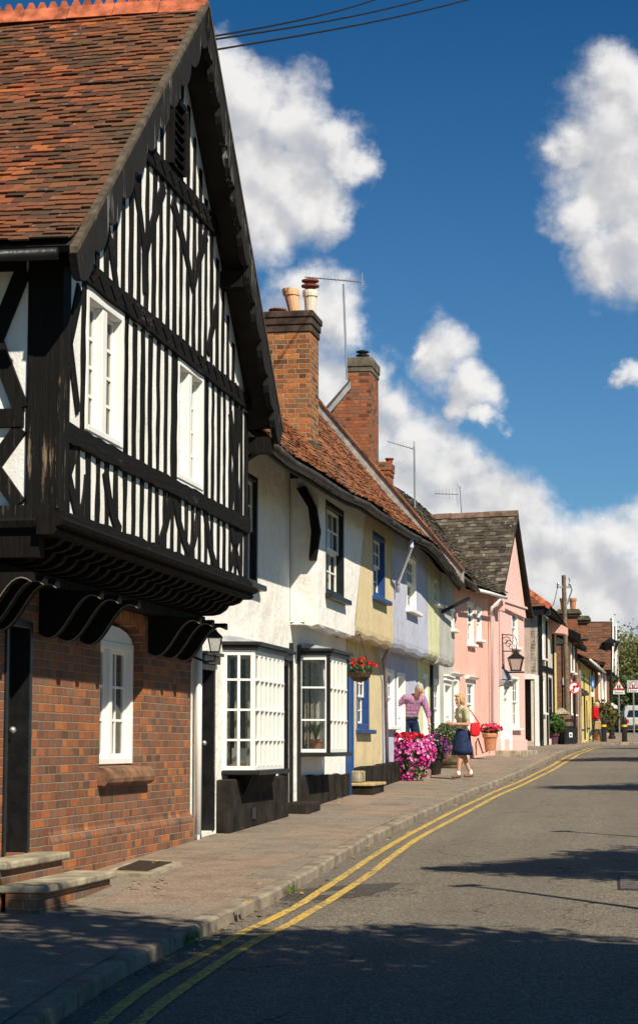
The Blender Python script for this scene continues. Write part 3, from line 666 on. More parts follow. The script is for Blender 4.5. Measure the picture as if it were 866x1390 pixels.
# ---------- A: first white cottage
A = thing('white_cottage', G.P(22.1, 0, gz(22.1)), 'white roughcast cottage next to the timbered house, with a many paned bow window', 'house')
A1 = 27.78
dA = (22.42, 23.16); dB_ = (27.0, 28.30)
bx0, bx1 = 23.62, G.hit(382, 960, .36)[0]+.30; BSP = G.hit(337, 960, .36)[0]-bx0; print('bay1', bx0, bx1, BSP)
zb0, zb1 = 1.30, 2.72
hw = (22.6, 23.55, 3.62, 4.62)
x0, z1_ = G.hit(336, 640, 0); x1, z0_ = G.hit(350, 795, 0)
hw = (x1-.95, x1, z0_, z1_)
m = MB(); m.wall(G, [(22.04, .2), (A1, .4), (A1, ez(A1)+.62), (25, ez(25)+.62), (22.04, ez(22.04)+.62)],
    [rect(dA[0], dA[1], .62, 2.52), rect(bx0+.12, bx1-.12, zb0+.06, zb1-.05), rect(*hw[:2], *hw[2:]), rect(dB_[0], A1-.001-.0, .72, 2.88)] if False else
    [rect(dA[0], dA[1], .62, 2.52), rect(bx0+.12, bx1-.12, zb0+.06, zb1-.05), rect(hw[0], hw[1], hw[2], hw[3]), rect(26.98, 27.62, .72, 2.74)], 0, .22)
m.build('wall', WALLA, A)
door(A, G, 26.98, 27.62, .72, 2.74, 0, .12, BLK, BLK, fw=.07, archi=.05, knobside=-1)
house_back(A, 22.1, A1)
window(A, G, *hw, 0, .05, 3, 4, frame=BLK, fw=.07, room=ROOMD, curtain='sides')
door(A, G, dA[0], dA[1], .62, 2.52, 0, .12, BLK, BLK, archi=.03)
m = MB(); m.box(G, 22.16, 22.30, .0, .05, .5, 2.9); m.build('door_pilaster', WHT, A)
downpipe(A, [G.P(22.10, .07, 3.4), G.P(22.10, .07, .62)], .04, WHT); 
m = MB(); m.box(G, 22.31, 22.41, .0, .04, .55, 2.56); m.build('door_pilaster', BLK, A)
plinth(A, 23.30, 26.9, .62, .52, o=.16)
m = MB(); m.box(G, 24.5, 24.72, .161, .175, .70, .84); m.build('air_vent', BLK, A)
def baywin(par, s0, s1, o, z0, z1, n_front, rows, side_cols, splay, mat_cap, post=None, bl=WHT, curtain=True, label=None):
    """projecting window: side light, front lights with deep glazing bars, cap, sill board, floor and room behind"""
    c0, c1 = s0+splay, s1-splay
    b = MB(); fw = .05
    def bars(pA, pB, cols, deep):
        A_, B_ = Vector(pA), Vector(pB); d = (B_-A_); L = d.length; d.normalize(); nn = Vector((0,0,1)).cross(d)*-1.0
        out = nn if (nn.x*G.n[0]+nn.y*G.n[1]) > 0 else -nn
        if abs(nn.x*G.n[0]+nn.y*G.n[1]) < .2: out = nn if (nn.x*G.d[0]+nn.y*G.d[1])*(1 if (Vector(pA)-G.P(s1, 0, 0)).length < (Vector(pA)-G.P(s0, 0, 0)).length else -1) > 0 else -nn
        def slab(t0, t1, w0, w1, za, zb):
            q = []
            for z in (za, zb):
                for (t, w) in ((t0, w0), (t1, w0), (t1, w1), (t0, w1)): q.append(A_+d*t+out*w+Vector((0,0,z)))
            b.hexa(q)
        slab(0, fw, -.05, 0, z0, z1); slab(L-fw, L, -.05, 0, z0, z1); slab(fw, L-fw, -.05, 0, z1-fw*1.3, z1); slab(fw, L-fw, -.05, 0, z0, z0+fw)
        for i in range(1, cols):
            t = L*i/cols; slab(t-.016, t+.016, -.06, deep, z0+fw, z1-fw*1.3)
        for j in range(1, rows):
            z = lerp(z0, z1, j/rows); slab(fw, L-fw, -.042, deep*.85, z-.013, z+.013)
        return [A_+d*fw-out*.025+Vector((0,0,z0+.04)), B_-d*fw-out*.025+Vector((0,0,z0+.04)), B_-d*fw-out*.025+Vector((0,0,z1-.04)), A_+d*fw-out*.025+Vector((0,0,z1-.04))]
    g = []
    g.append(bars(G.P(s0, .0, 0), G.P(c0, o, 0), side_cols, .0)); g.append(bars(G.P(c0, o, 0), G.P(c1, o, 0), n_front, .018)); g.append(bars(G.P(c1, o, 0), G.P(s1, .0, 0), side_cols, .0))
    w = b.build('bay_window', bl, par, label=label); bev(w, .004)
    gm = MB(); [gm.add(q, [(0,1,2,3)]) for q in g]; gm.build('pane', GLASS, w, keep=True)
    def plan(e): return [(s0-e, -.0), (c0-e*.6, o+e), (c1+e*.6, o+e), (s1+e, -.0)]
    def deck(e, za, zb, name, mat, ww=w):
        m = MB(); P_ = plan(e); m.prism([G.P(a, b_, za) for a, b_ in P_], [G.P(a, b_, zb) for a, b_ in P_]); return bev(m.build(name, mat, ww), .01)
    deck(.045, z1+.001, z1+.05, 'cap', BLK if mat_cap else WHT); deck(.09, z1+.052, z1+.095, 'cap', mat_cap or BLK)
    m = MB(); P_ = plan(.06); m.prism([G.P(a, b_, z1+.097) for a, b_ in P_], [G.P(lerp(a, (s0+s1)/2, .12), b_*.25, z1+.17) for a, b_ in P_]); m.build('lead_roof', LEAD, w)
    deck(.07, z0-.055, z0-.001, 'sill', BLK)
    if post:
        for xa, xb in ((c0-.012, c0+.02), (c1-.02, c1+.012)): m = MB(); m.box(G, xa, xb, o-.03, o+.022, z0, z1); m.build('corner_bead', BLK, w)
    r = MB(); P = G.P; q = [P(s0+.1,-.2,z0),P(s1-.1,-.2,z0),P(s1-.1,-.2,z1),P(s0+.1,-.2,z1),P(s0+.1,-1.9,z0-.4),P(s1-.1,-1.9,z0-.4),P(s1-.1,-1.9,z1+.1),P(s0+.1,-1.9,z1+.1)]
    r.add(q, [(4,5,6,7),(0,4,7,3),(1,2,6,5),(3,7,6,2),(0,1,5,4)]); r.build('room_behind', ROOM, w, keep=True)
    m = MB(); m.box(G, s0+.14, s1-.14, -.19, o-.06, z0+.001, z0+.02); m.build('window_board', WHT, w)
    if curtain:
        cm_ = bpy.data.materials.get('striped_curtain') or plain('striped_curtain', (.42,.36,.27), .9, .4, 18)
        for a, e in ((s0+.15, s0+.55), (s1-.55, s1-.15), ((s0+s1)/2-.15, (s0+s1)/2+.1)):
            c = MB(); n = 14; top = [G.P(lerp(a, e, i/n), -.05+.03*math.sin(i*2.1), z1-.05) for i in range(n+1)]; bot = [Vector((p.x, p.y, z0+.03)) for p in top]
            c.add(top+bot, [(i, i+1, n+2+i, n+1+i) for i in range(n)]); c.build('curtain', cm_, w, keep=True, smooth=True)
    return w
bw1 = baywin(A, bx0, bx1, .36, zb0, zb1, 7, 4, 2, max(.12, BSP), BLK)
m = MB(); m.polyo(G, [(0, zb0-.30), (.2, zb0-.28), (.30, zb0-.06), (0, zb0-.06)], bx0+.3, bx1-.3); m.build('bay_support', BLKM, A)
roofseg(A, 22.05, 27.8, TORG2)
gutter(A, [G.P(s, EO+.05, ez(s)-.02) for s in (22.05, 23.5, 25, 26.5, 27.8)], .06, GUT)
downpipe(A, [G.P(22.15, EO, ez(22.2)-.05), G.P(22.1, .35, ez(22.2)-.35), G.P(22.1, .07, ez(22.2)-.45), G.P(22.1, .07, 3.42)], .035, BLK)
# ---------- B: second white cottage, jettied, square bay
B = thing('white_cottage', G.P(28.3, 0, gz(28.3)), 'white limewashed cottage with jettied upper floor, a square black cornered bay and two chimney pots', 'house')
yb_t, yb_b = G.hit(497, 712, UO)[0], G.hit(481, 845, UO)[0]
bwin = (G.hit(442, 690, UO)[0], G.hit(467, 690, UO)[0])
by0, by1 = 28.42, G.hit(471, 950, .42)[0]+.1; print('bay2', by0, by1)
bz0, bz1 = 1.49, 2.86
jetty(B, 27.80, yb_b, 27.80, yb_t, 3.24, WALLB, [rect(bwin[0], bwin[1], 3.74, 5.08)], ez(27.8)-.0, ez(yb_t)-.0, bul=.02)
m = MB(); m.wall(G, [(A1+.001, .4), (32.55, .4), (32.55, 3.3), (A1+.001, 3.3)], [rect(by0+.1, by1-.1, bz0+.05, bz1-.05)], 0, .22); m.build('wall', WALLB, B)
house_back(B, 27.8, 32.5)
for q0_ in (28.32, 27.74): m = MB(); m.box(G, q0_, q0_+.06, .001, .05, .6, 3.0); m.build('door_post', BLK, B)
window(B, G, bwin[0], bwin[1], 3.74, 5.08, UO, .06, 3, 4, frame=BLK, fw=.09, curtain='sides', sillw=.05)
bw2 = baywin(B, by0, by1, .42, bz0, bz1, 5, 3, 1, .10, BLK, post=True)
plinth(B, 28.45, 32.5, .46, .34, o=.07)
m = MB(); pts = [G.hits(408,664,27.78), G.hits(424,690,27.78), G.hits(431,722,27.78), G.hits(428,761,27.78)]
l = []; 
for i, (a, b) in enumerate(pts): l.append((a, b))
o_ = [(.33, 4.62), (.47, 4.60), (.50, 4.3), (.475, 4.05), (.43, 3.78), (.36, 3.78), (.385, 4.05), (.39, 4.3)]
print('brace', pts); o_ = [(pts[0][0]-.04, pts[0][1]), (pts[0][0]+.08, pts[0][1]+.03), (pts[1][0]+.06, pts[1][1]+.02), (pts[2][0]+.05, pts[2][1]), (pts[3][0]+.02, pts[3][1]), (pts[3][0]-.07, pts[3][1]), (pts[2][0]-.07, pts[2][1]), (pts[1][0]-.04, pts[1][1])]
m.polyo(G, o_, 27.66, 27.795); m.build('curved_brace', BLKC, B)
roofseg(B, 27.8, 31.6, TORG2)
gutter(B, [G.P(s, EO+.05, ez(s)-.02) for s in (27.8, 29.2, 30.4, 31.6)], .06, GUT)
# chimney of B
sc = 29.6
oL = G.hits(361, 500, sc)[0]; oR = G.hits(421, 500, sc)[0]; zt = G.hits(400, 424, sc)[1]; zb = G.hits(400, 590, sc)[1]
se = sc+.72
ch1 = chimney(B, G, sc, se, oL, oR, zb-.6, zt, BRC, 3, plain('sooty_brick', (.055,.038,.028), .9, .5, 5, .7, 40), pots=[(sc+.36, oL+.38, .12, .42, BUFFPOT, 0, .18), (sc+.42, oL+.60, .11, .40, CREAMPOT, 1, 0), (sc+.3, oL+.12, .13, .10, REDPOT, 0, 0)])
m = MB(); m.box(G, sc-.05, se+.05, oL+.02, oR+.06, zb-.62, zb-.1); m.build('mortar_fillet', VERGE, ch1)
# ---------- Y: ochre cottage
Y = thing('ochre_cottage', G.P(32.6, 0, gz(32.6)), 'ochre yellow cottage with blue framed windows and a blue door', 'house')
yE = 35.2
yw = (G.hit(506, 730, UO)[0], G.hit(522.5, 730, UO)[0])
jetty(Y, yb_b+.003, yE, yb_t+.003, yE, 3.28, WYEL, [rect(yw[0], yw[1], 4.02, 5.10)], ez(yb_t), ez(yE), bul=.14)
lw = (G.hit(484, 950, 0)[0], G.hit(500, 950, 0)[0]+.1)
m = MB(); m.wall(G, [(32.551, .5), (36.55, .6), (36.55, 3.32), (32.551, 3.32)], [rect(32.62, 33.25, .95, 2.9), rect(lw[0], lw[1], 1.86, 2.98)], 0, .22); m.build('wall', WYEL, Y)
house_back(Y, 32.6, 35.2)
window(Y, G, yw[0], yw[1], 4.02, 5.10, UO, .07, 3, 4, frame=BLUE, fw=.10, curtain='sides', sillw=.10)
window(Y, G, lw[0], lw[1], 1.86, 2.98, 0, .07, 3, 4, frame=BLUE, fw=.12, curtain='sides', sillw=.10)
door(Y, G, 32.62, 33.25, .95, 2.9, 0, .10, BLUE, BLUE, fw=.10)
m = MB(); m.box(G, 32.50, 32.61, .001, .09, .7, 2.95); m.build('door_post', BLUE, Y)
plinth(Y, 33.30, 36.55, .40, .36, o=.14)
roofseg(Y, 31.6, 35.2, TORG2)
gutter(Y, [G.P(s, EO+.05, ez(s)-.02) for s in (31.6, 33, 34.2, 35.2)], .06, GUT)
ys = MB(); ys.box(G, 32.64, 33.9, .001, .42, gz(33)-.1, gz(33)+.12); yso = ys.build('door_step', BLKM, Y); bev(yso, .02)
ys = MB(); ys.box(G, 32.6, 33.95, .002, .45, gz(33)+.121, gz(33)+.17); bev(ys.build('step_board', plain('worn_wood', (.42,.32,.14), .8, .3, 9, .5, 40), Y), .01)
ys = MB(); ys.box(G, 32.7, 33.3, .003, .20, gz(33)+.171, gz(33)+.36); bev(ys.build('door_step', STONE, Y), .02)
# ---------- lavender cottage
L = thing('lavender_cottage', G.P(36.5, 0, gz(36.5)), 'lavender blue cottage with white sash windows and a white door where the man stands', 'house')
lE = 40.16
lw2 = (G.hit(551.5, 790, UO)[0], G.hit(565, 790, UO)[0])
zs_ = G.hit(553, 826, UO)[1]
jetty(L, yE+.003, lE, yE+.003, lE, 3.30, WBLU, [rect(lw2[0], lw2[1], zs_, 5.12)], ez(yE), ez(lE), bul=.16)
bl = (G.hit(523, 950, 0)[0], G.hit(535, 950, 0)[0]+.06); bd = (G.hit(538.5, 950, 0)[0], G.hit(549, 950, 0)[0])
zlw = G.hit(529, 985, 0)[1]
m = MB(); m.wall(G, [(36.553, .6), (41.6, .7), (41.6, 3.36), (36.553, 3.36)], [rect(bl[0], bl[1], zlw, 3.0), rect(bd[0], bd[1], 1.12, 2.98)], 0, .22); m.build('wall', WBLU, L)
house_back(L, 36.6, 40.1)
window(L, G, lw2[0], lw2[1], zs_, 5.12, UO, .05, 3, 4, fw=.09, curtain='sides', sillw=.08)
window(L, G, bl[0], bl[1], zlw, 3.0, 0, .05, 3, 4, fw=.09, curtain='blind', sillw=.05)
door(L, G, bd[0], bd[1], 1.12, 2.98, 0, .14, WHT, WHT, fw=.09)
plinth(L, 36.56, bd[0]-.02, .36, .34, o=.12)
ys = MB(); ys.box(G, bd[0]-.1, bd[1]+.15, .001, .5, gz(39)-.1, 1.13); bev(ys.build('door_step', STONE, L), .02)
roofseg(L, 35.2, 40.16, TORG2)
gutter(L, [G.P(s, EO+.05, ez(s)-.02) for s in (35.2, 36.8, 38.5, 40.16)], .06, GUT)
PIPEM = plain('mauve_pipe', (.22,.18,.20), .5, .2, 6)
q0 = G.hit(558, 738, EO)
downpipe(L, [G.P(q0[0], EO, q0[1]+.1), G.P(q0[0], EO, q0[1]-.05), G.P(35.35, UO+.06, 4.42), G.P(35.35, UO+.06, 4.25)], .038, WBLU)
downpipe(L, [G.P(35.3, UO-.1, 3.26), G.P(36.1, .1, 3.1), G.P(36.5, .07, 2.8), G.P(36.62, .09, .9)], .035, PIPEM)
# ---------- lime cottage
N_ = thing('lime_cottage', G.P(41.6, 0, gz(41.6)), 'very narrow lime green cottage between the lavender and the grey one', 'house')
gE = 42.0
gw = (G.hit(588.5, 800, UO)[0], G.hit(594.5, 800, UO)[0])
jetty(N_, lE+.003, gE, lE+.003, gE, 3.34, WGRN, [rect(gw[0], min(gw[1], gE-.06), G.hit(590,818,UO)[1], 5.0)], ez(lE), ez(gE), bul=.12)
gl = (G.hit(574, 950, 0)[0], G.hit(581, 950, 0)[0])
m = MB(); m.wall(G, [(41.603, .7), (43.7, .8), (43.7, 3.4), (41.603, 3.4)], [rect(gl[0], gl[1], 1.78, 3.1)], 0, .22); m.build('wall', WGRN, N_)
house_back(N_, 41.6, 43.6)
window(N_, G, gw[0], min(gw[1], gE-.06), G.hit(590,818,UO)[1], 5.0, UO, .03, 2, 4, fw=.07, curtain='full', sillw=.03)
window(N_, G, gl[0], gl[1], 1.78, 3.1, 0, .03, 2, 4, fw=.08, curtain='full', sillw=.03)
m = MB(); m.box(G, 43.62, 43.74, .001, .07, 1.0, 3.3); m.build('corner_board', BLK, N_)
roofseg(N_, 40.16, 42.5, TORG2)
gutter(N_, [G.P(s, EO+.05, ez(s)-.02) for s in (40.16, 41.3, 42.5)], .06, GUT)
# ---------- grey cottage
K = thing('grey_cottage', G.P(44.5, 0, gz(44.5)), 'weathered grey cottage with a steep dark tiled roof, joined to the pink house', 'house')
kE = 44.9
kw = (G.hit(613.5, 840, UO)[0], kE-.05)
jetty(K, gE+.003, kE, gE+.003, kE, 3.30, WGRY, [rect(44.2, 44.8, G.hit(616,855,UO)[1], 4.62)], ez(gE), ez(kE), bul=.18)
kl = (G.hit(588, 950, 0)[0], G.hit(597, 950, 0)[0])
m = MB(); m.wall(G, [(43.742, .8), (48.3, .9), (48.3, 3.4), (43.742, 3.4)], [rect(kl[0], kl[1], 1.72, 3.05), rect(46.2, 47.6, 1.25, 3.05)], 0, .22); m.build('wall', WGRY, K)
house_back(K, 43.8, 48.2)
window(K, G, 44.2, 44.8, G.hit(616,855,UO)[1], 4.62, UO, .03, 2, 4, fw=.07, curtain='full', sillw=.03)
window(K, G, kl[0], kl[1], 1.72, 3.05, 0, .04, 2, 4, fw=.1, curtain='full', sillw=.05)
door(K, G, 46.2, 47.6, 1.25, 3.05, 0, .10, WHT, WHT, fw=.1, archi=.06)
plinth(K, 43.75, 46.15, .25, .22, o=.06)
m = MB(); a, b = G.hit(597, 812, UO+.05), G.hit(622, 790, EO); m.tube([G.P(42.2, UO+.06, a[1]-.25), G.P(43.9, EO, 4.74)], .04, 8); m.build('downpipe', BLK, K, smooth=True)
# dark roof over grey cottage and the pink range
RP = []
RP.append(G.P(42.5, RO, rz(42.5)+.22))
s_, z_ = G.hit(474, 592, RO); RP.append(G.P(s_, RO, z_))
s_, z_ = P1.hit(512, 642, RO); RP.append(P1.P(s_, RO, z_))
s_, z_ = P1.hit(531, 658, RO); RP.append(P1.P(s_, RO, z_))
s_, z_ = P1.hit(558, 678, RO); RP.append(P1.P(s_, RO, z_))
s_, z_ = P1.hit(590, 702, RO+.2); RP.append(P1.P(s_, RO+.2, z_))
EP = [G.P(42.5, EO, ez(42.5)+.22), G.P(44.5, EO, ez(44.5)+.2), G.P(46.5, EO-.1, ez(46.5)+.15), P1.P(-.2, .45, 5.3), P1.P(1.8, .4, 5.40), P1.P(4.4, .35, 5.45)]
print('RP', [tuple(round(c, 2) for c in p) for p in RP])
tile_roof(K, curve(EP), curve(RP), TGRY, g=.115, w=.165, sag=.12, jit=1.3)
tile_roof(K, curve([p+Vector((G.n[0], G.n[1], 0))*(-6.4) for p in EP]), curve(RP), TGRY, w=.3, g=.25, name='rear_roof')
# verge board of the dark roof
m = MB(); a = G.P(42.46, EO+.05, ez(42.5)+.02); b = G.P(42.46, RO, rz(42.5)+.0); up = Vector((0,0,.30)); t = Vector((G.d[0], G.d[1], 0))*.05
m.hexa([a, b, b+t, a+t, a+up, b+up, b+t+up, a+t+up]); m.build('verge_board', WOODPALE, K)
m = MB(); n = 26
for i in range(n):
    p, q = lerp(a, b, i/n)+up, lerp(a, b, (i+.93)/n)+up; h = Vector((0,0,.035+R.uniform(0,.02))); tt = Vector((G.d[0], G.d[1], 0))
    m.hexa([p-tt*.05, q-tt*.05, q+tt*.22, p+tt*.22, p-tt*.05+h, q-tt*.05+h, q+tt*.22+h, p+tt*.22+h])
m.build('verge_tiles', TORG2, K)
gutter(K, [p+Vector((0,0,-.07))+Vector((G.n[0],G.n[1],0))*.05 for p in EP[:4]], .06, GUT)
# chimney 2 on the dark roof
sc = 43.0
oL, oR = G.hits(472, 560, sc)[0], G.hits(503, 560, sc)[0]; zt = G.hits(490, 486, sc)[1]; zb = G.hits(500, 690, sc)[1]
se = sc+1.15
oS = G.hits(447, 566, sc)[0]; zS = G.hits(447, 566, sc)[1]
ch2 = chimney(K, G, sc, se, oL, oR, zb-.8, zt, BRC2, 2, plain('lichened_brick', (.12,.105,.075), .9, .5, 5, .7, 40), shoulder=(oS, G.hits(447,566,sc)[1], G.hits(474,530,sc)[1]), pots=[(sc+.5, (oL+oR)/2, .12, .06, WHT, 2, 0)])
m = MB(); aa = G.hits(446, 566, sc); bb = G.hits(476, 528, sc)
m.polyo(G, [(aa[0]-.03, aa[1]), (bb[0], bb[1]), (bb[0], bb[1]+.16), (aa[0]-.13, aa[1]+.03)], sc-.05, sc-.002); m.build('lead_flashing', LEAD, ch2)
m = MB(); m.polyo(G, [(aa[0]-.14, aa[1]+.03), (bb[0], bb[1]+.165), (bb[0], bb[1]+.21), (aa[0]-.2, aa[1]+.05)], sc-.07, sc+.75); m.build('tile_coping', TGRY, ch2)
sc = 47.2
oL, oR = G.hits(509, 640, sc)[0], G.hits(528, 640, sc)[0]; zt = G.hits(515, 628, sc)[1]
chimney(K, G, sc, sc+.7, oL, oR, zt-1.6, zt, BRC2, 2, pots=[(sc+.3, oL+.3, .1, .12, REDPOT, 0, 0)])
# ---------- television aerials
def aerial(label, base, top, boomA, boomB, n=10, el=.22, vert=False, grid=False):
    t = thing('television_aerial', base, label, 'aerial')
    m = MB(); m.tube([base, top], .022, 6); m.build('mast', STEEL, t)
    m = MB(); m.tube([boomA, boomB], .014, 6); d = (Vector(boomB)-Vector(boomA)); side = Vector((0,0,1)) if vert else d.cross(Vector((0,0,1))).normalized()
    for i in range(n):
        p = lerp(Vector(boomA), Vector(boomB), (i+.3)/n); e = el*(.6+.5*i/n); m.tube([p-side*e, p+side*e], .007, 5)
    m.build('boom', STEEL, t)
    m = MB(); e = lerp(Vector(boomA), Vector(boomB), .97); 
    for k in (-1, 1):
        for j in range(3): m.tube([e-side*el+Vector((0,0,k*(.06+.06*j))), e+side*el+Vector((0,0,k*(.06+.06*j)))], .006, 5)
    m.tube([e-Vector((0,0,.2)), e+Vector((0,0,.2))], .008, 5); m.build('reflector', STEEL, t)
    return t
def pt(fr, x, y, o): s, z = fr.hit(x, y, o); return fr.P(s, o, z)
sa = 42.95
def ps(x, y, s): o, z = G.hits(x, y, s); return G.P(s, o, z)
aerial('tall television aerial on a long mast strapped to the red brick chimney', ps(471, 515, sa), ps(466, 386, sa), ps(414, 376, sa), ps(494, 383, sa), 16, .12)
sa = 49
aerial('thin television aerial slanting up on a stayed mast behind the dark roof', ps(563, 690, sa), ps(562, 606, sa), ps(526, 599, sa), ps(563, 610, sa), 9, .16)
sa = 56
aerial('small television aerial with a crossed reflector above the pink house ridge', ps(627, 705, sa), ps(624, 660, sa), ps(590, 670, sa), ps(622, 671, sa), 7, .16, True)
# ---------- pink house
K2 = thing('pink_house', P1.P(3.9, 0, zp(52)), 'salmon pink house with a gabled cross wing, white windows and a white front door', 'house')
def gz1(s): return zp(P1.P(s, 0, 0).y)
def pw(x0, y0, x1, y1, o=0): a = P1.hit(x0, (y0+y1)/2, o)[0]; b = P1.hit(x1, (y0+y1)/2, o)[0]; xm = (x0+x1)/2; return (a, b, P1.hit(xm, y1, o)[1], P1.hit(xm, y0, o)[1])
W1 = pw(634, 817, 643, 874); W2 = pw(646, 824, 653.5, 868); W3 = pw(632.5, 924, 643.5, 988); D1 = pw(602, 919, 622, 1010)
D1 = (D1[0], D1[1], gz1(.5)+.12, D1[3])
m = MB(); m.wall(P1, [(-1.9, .9), (3.87, 1.0), (3.87, 5.42), (-1.9, 5.35)], [rect(*W1[:2], *W1[2:]), rect(*W2[:2], *W2[2:]), rect(*W3[:2], *W3[2:])]+([rect(*D1[:2], *D1[2:])]), 0, .22); m.build('wall', WPNK, K2)
for w in (W1, W2): window(K2, P1, *w, 0, .04, 2, 4, fw=.09, curtain='sides', sillw=.04, sill=True)
window(K2, P1, *W3, 0, .04, 2, 4, fw=.09, curtain='half', sillw=.05)
door(K2, P1, *D1, 0, .1, WHT, WHT, fw=.09)
for w in (W3, D1): m = MB(); m.polyo(P1, [(.001, w[3]+.02), (.10, w[3]+.05), (.13, w[3]+.09), (.001, w[3]+.12)], w[0]-.10, w[1]+.10); m.build('window_hood', WHT, K2)
WG = (3.87, 7.84); GA = (6.1, 7.75)
V1 = pw(694, 826, 702.5, 878, .12); V2 = pw(694.5, 918, 704.5, 988, .12); D2 = pw(679.5, 935, 688, 1015, .12); D2 = (D2[0], D2[1], gz1(5.5)+.1, D2[3])
m = MB(); m.wall(P1, [(WG[0], 1.0), (WG[1], 1.0), (WG[1], 5.32), (WG[0], 5.42)], [rect(*V1[:2], *V1[2:]), rect(*V2[:2], *V2[2:]), rect(*D2[:2], *D2[2:])], .12, .22)
m.box(P1, WG[0]+.001, WG[0]+.2, -.0, -.101+.0, 1.0, 5.4) if False else None
m.build('wall', WPNK2, K2)
m = MB(); m.wall(P1, [(WG[0]+.1, 5.18), (WG[1]-.1, 5.05), (GA[0], GA[1]-.22)], [], .20, .25); m.box(P1, WG[1]-.2, WG[1]-.002, -5.4, -.101, 1.0, 5.2); m.box(P1, -.5, WG[1]-.21, -5.4, -5.2, 1.0, 5.3); m.build('gable_wall', WPNK2, K2)
m = MB(); m.polyo(P1, [(.121, 5.27), (.24, 5.30), (.24, 5.35), (.121, 5.37)], WG[0]-.02, WG[1]+.02); m.build('string_course', WPNK2, K2)
window(K2, P1, *V1, .12, .04, 2, 4, fw=.08, curtain='sides', sillw=.06); window(K2, P1, *V2, .12, .04, 3, 4, fw=.08, curtain='sides', sillw=.06)
dd = door(K2, P1, *D2, .12, .1, WHT, WHT, fw=.09)
zt_ = D2[3]
for xa in (D2[0]-.20, D2[1]+.02): m = MB(); m.box(P1, xa, xa+.18, .121, .22, gz1(5)-.1, zt_+.05); bev(m.build('door_pilaster', WHT, K2), .015)
m = MB(); m.polyo(P1, [(.121, zt_+.06), (.22, zt_+.08), (.28, zt_+.16), (.30, zt_+.2), (.121, zt_+.23)], D2[0]-.22, D2[1]+.22); m.polyo(P1, [(.121, zt_+.235), (.26, zt_+.235), (.22, zt_+.33), (.16, zt_+.5), (.121, zt_+.5)], D2[0]-.15, D2[1]+.15); m.build('door_hood', LEAD, K2)
m = MB(); m.box(P1, WG[0]+.0, WG[1]+.01, .121, .17, 1.0, gz1(6)+.34); m.build('plinth', WPNK2, K2)
downpipe(K2, [P1.P(3.75, .35, 5.28), P1.P(3.72, .1, 5.1), P1.P(3.72, .08, 1.5)], .045, WHT)
m = MB(); m.box(P1, 3.9, 4.25, .121, .34, 5.02, 5.32); m.build('hopper_head', WPNK2, K2)
gutter(K2, [P1.P(0, .48, 5.28), P1.P(1.8, .46, 5.32), P1.P(3.9, .45, 5.34)], .055, WHT)
tile_roof(K2, curve([P1.P(3.95, .34, 5.38), P1.P(3.95, -6, 5.38)]), curve([P1.P(GA[0], .34, GA[1]), P1.P(GA[0], -6, GA[1]-.1)]), TGRY, sag=.04)
tile_roof(K2, curve([P1.P(8.05, .34, 5.1), P1.P(8.05, -6, 5.1)]), curve([P1.P(GA[0], .34, GA[1]), P1.P(GA[0], -6, GA[1]-.1)]), TGRY, sag=.04)
ridge_run(K2, P1.P(GA[0], .34, GA[1]+.07), P1.P(GA[0], -6, GA[1]-.03), VERGEB)
m = MB(); m.box(P1, 4.9, 5.0, .121, .2, 2.35, 2.9) if False else m.box(P1, D2[1]+.28, D2[1]+.40, .121, .15, 2.15, 2.85); m.build('plaque', STONE, K2)
m = MB(); m.tube([P1.P(4.5, .15, 5.1), P1.P(4.5, .16, 1.6)], .018, 6); m.build('pipe', WPNK, K2)
ys = MB(); ys.box(P1, D2[0]-1.3, D2[1]+.2, .241, .9, gz1(5)-.1, gz1(5)+.09); bev(ys.build('door_step', STONE, K2), .02)
# ================================================================ houses further up the street
def px2(fr, x, o=0): return fr.hit(x, 950, o)[0]
def zf(fr, x, y, o=0): return fr.hit(x, y, o)[1]
F3 = Fr(12, 6.85, 64.0)
BEI = thing('beige_house', F3.P(0, 0, 1.5), 'beige rendered house with a dark doorway in its flank and a hipped red roof', 'house')
def flank(fr, s, x, y): return fr.hits(x, y, s)
o_a = flank(F3, 0, 711, 950)[0]; o_b = flank(F3, 0, 727, 950)[0]; zt = flank(F3, 0, 719, 921)[1]; ze = flank(F3, 0, 719, 826)[1]
m = MB(); g0 = 1.35
m.box(F3, 0, .25, -4, o_a, g0, ze); m.box(F3, 0, .25, o_b, 0, g0, ze); m.box(F3, 0, .25, o_a, o_b, zt, ze); m.box(F3, 0, .25, o_a, o_b, g0, 1.72)
m.build('wall', WBEI, BEI)
m = MB(); m.box(F3, -.03, .1, o_b-.04, o_b+.10, g0, zt+.1); m.polyo(F3, [(o_a-.1, zt-.02), (o_b-.04, zt-.02), (o_b-.04, zt+.14), (o_a-.1, zt+.14)], -.04, -.001); m.build('door_frame', WHT, BEI)
m = MB(); m.box(F3, .26, .3, o_a-.5, o_b+.2, g0, zt+.1); m.build('door', ROOMD, BEI)
m = MB(); m.box(F3, -.03, -.002, o_b+.11, o_b+.22, g0+.4, ze-.1); m.build('corner_board', BLK, BEI)
sE = px2(F3, 752); fz = lambda x, y: zf(F3, x, y)
ww = [(px2(F3, 733.5), px2(F3, 738)), (px2(F3, 733.5), px2(F3, 738))]
zr = zp(66)
m = MB(); m.wall(F3, [(0, g0), (sE, g0), (sE, ze-.2), (0, ze)], [rect(.9, 1.9, 1.72+.9, 3.75), rect(.9, 1.9, 4.35, 5.5), rect(3.2, 4.1, 1.8, 3.8)], .0, .24); m.build('wall', plaster('cream_plaster', (.68,.60,.50)), BEI)
window(BEI, F3, .9, 1.9, 2.62, 3.75, 0, .04, 2, 4, curtain='half'); window(BEI, F3, .9, 1.9, 4.35, 5.5, 0, .04, 2, 4, curtain='half'); door(BEI, F3, 3.2, 4.1, 1.8, 3.8)
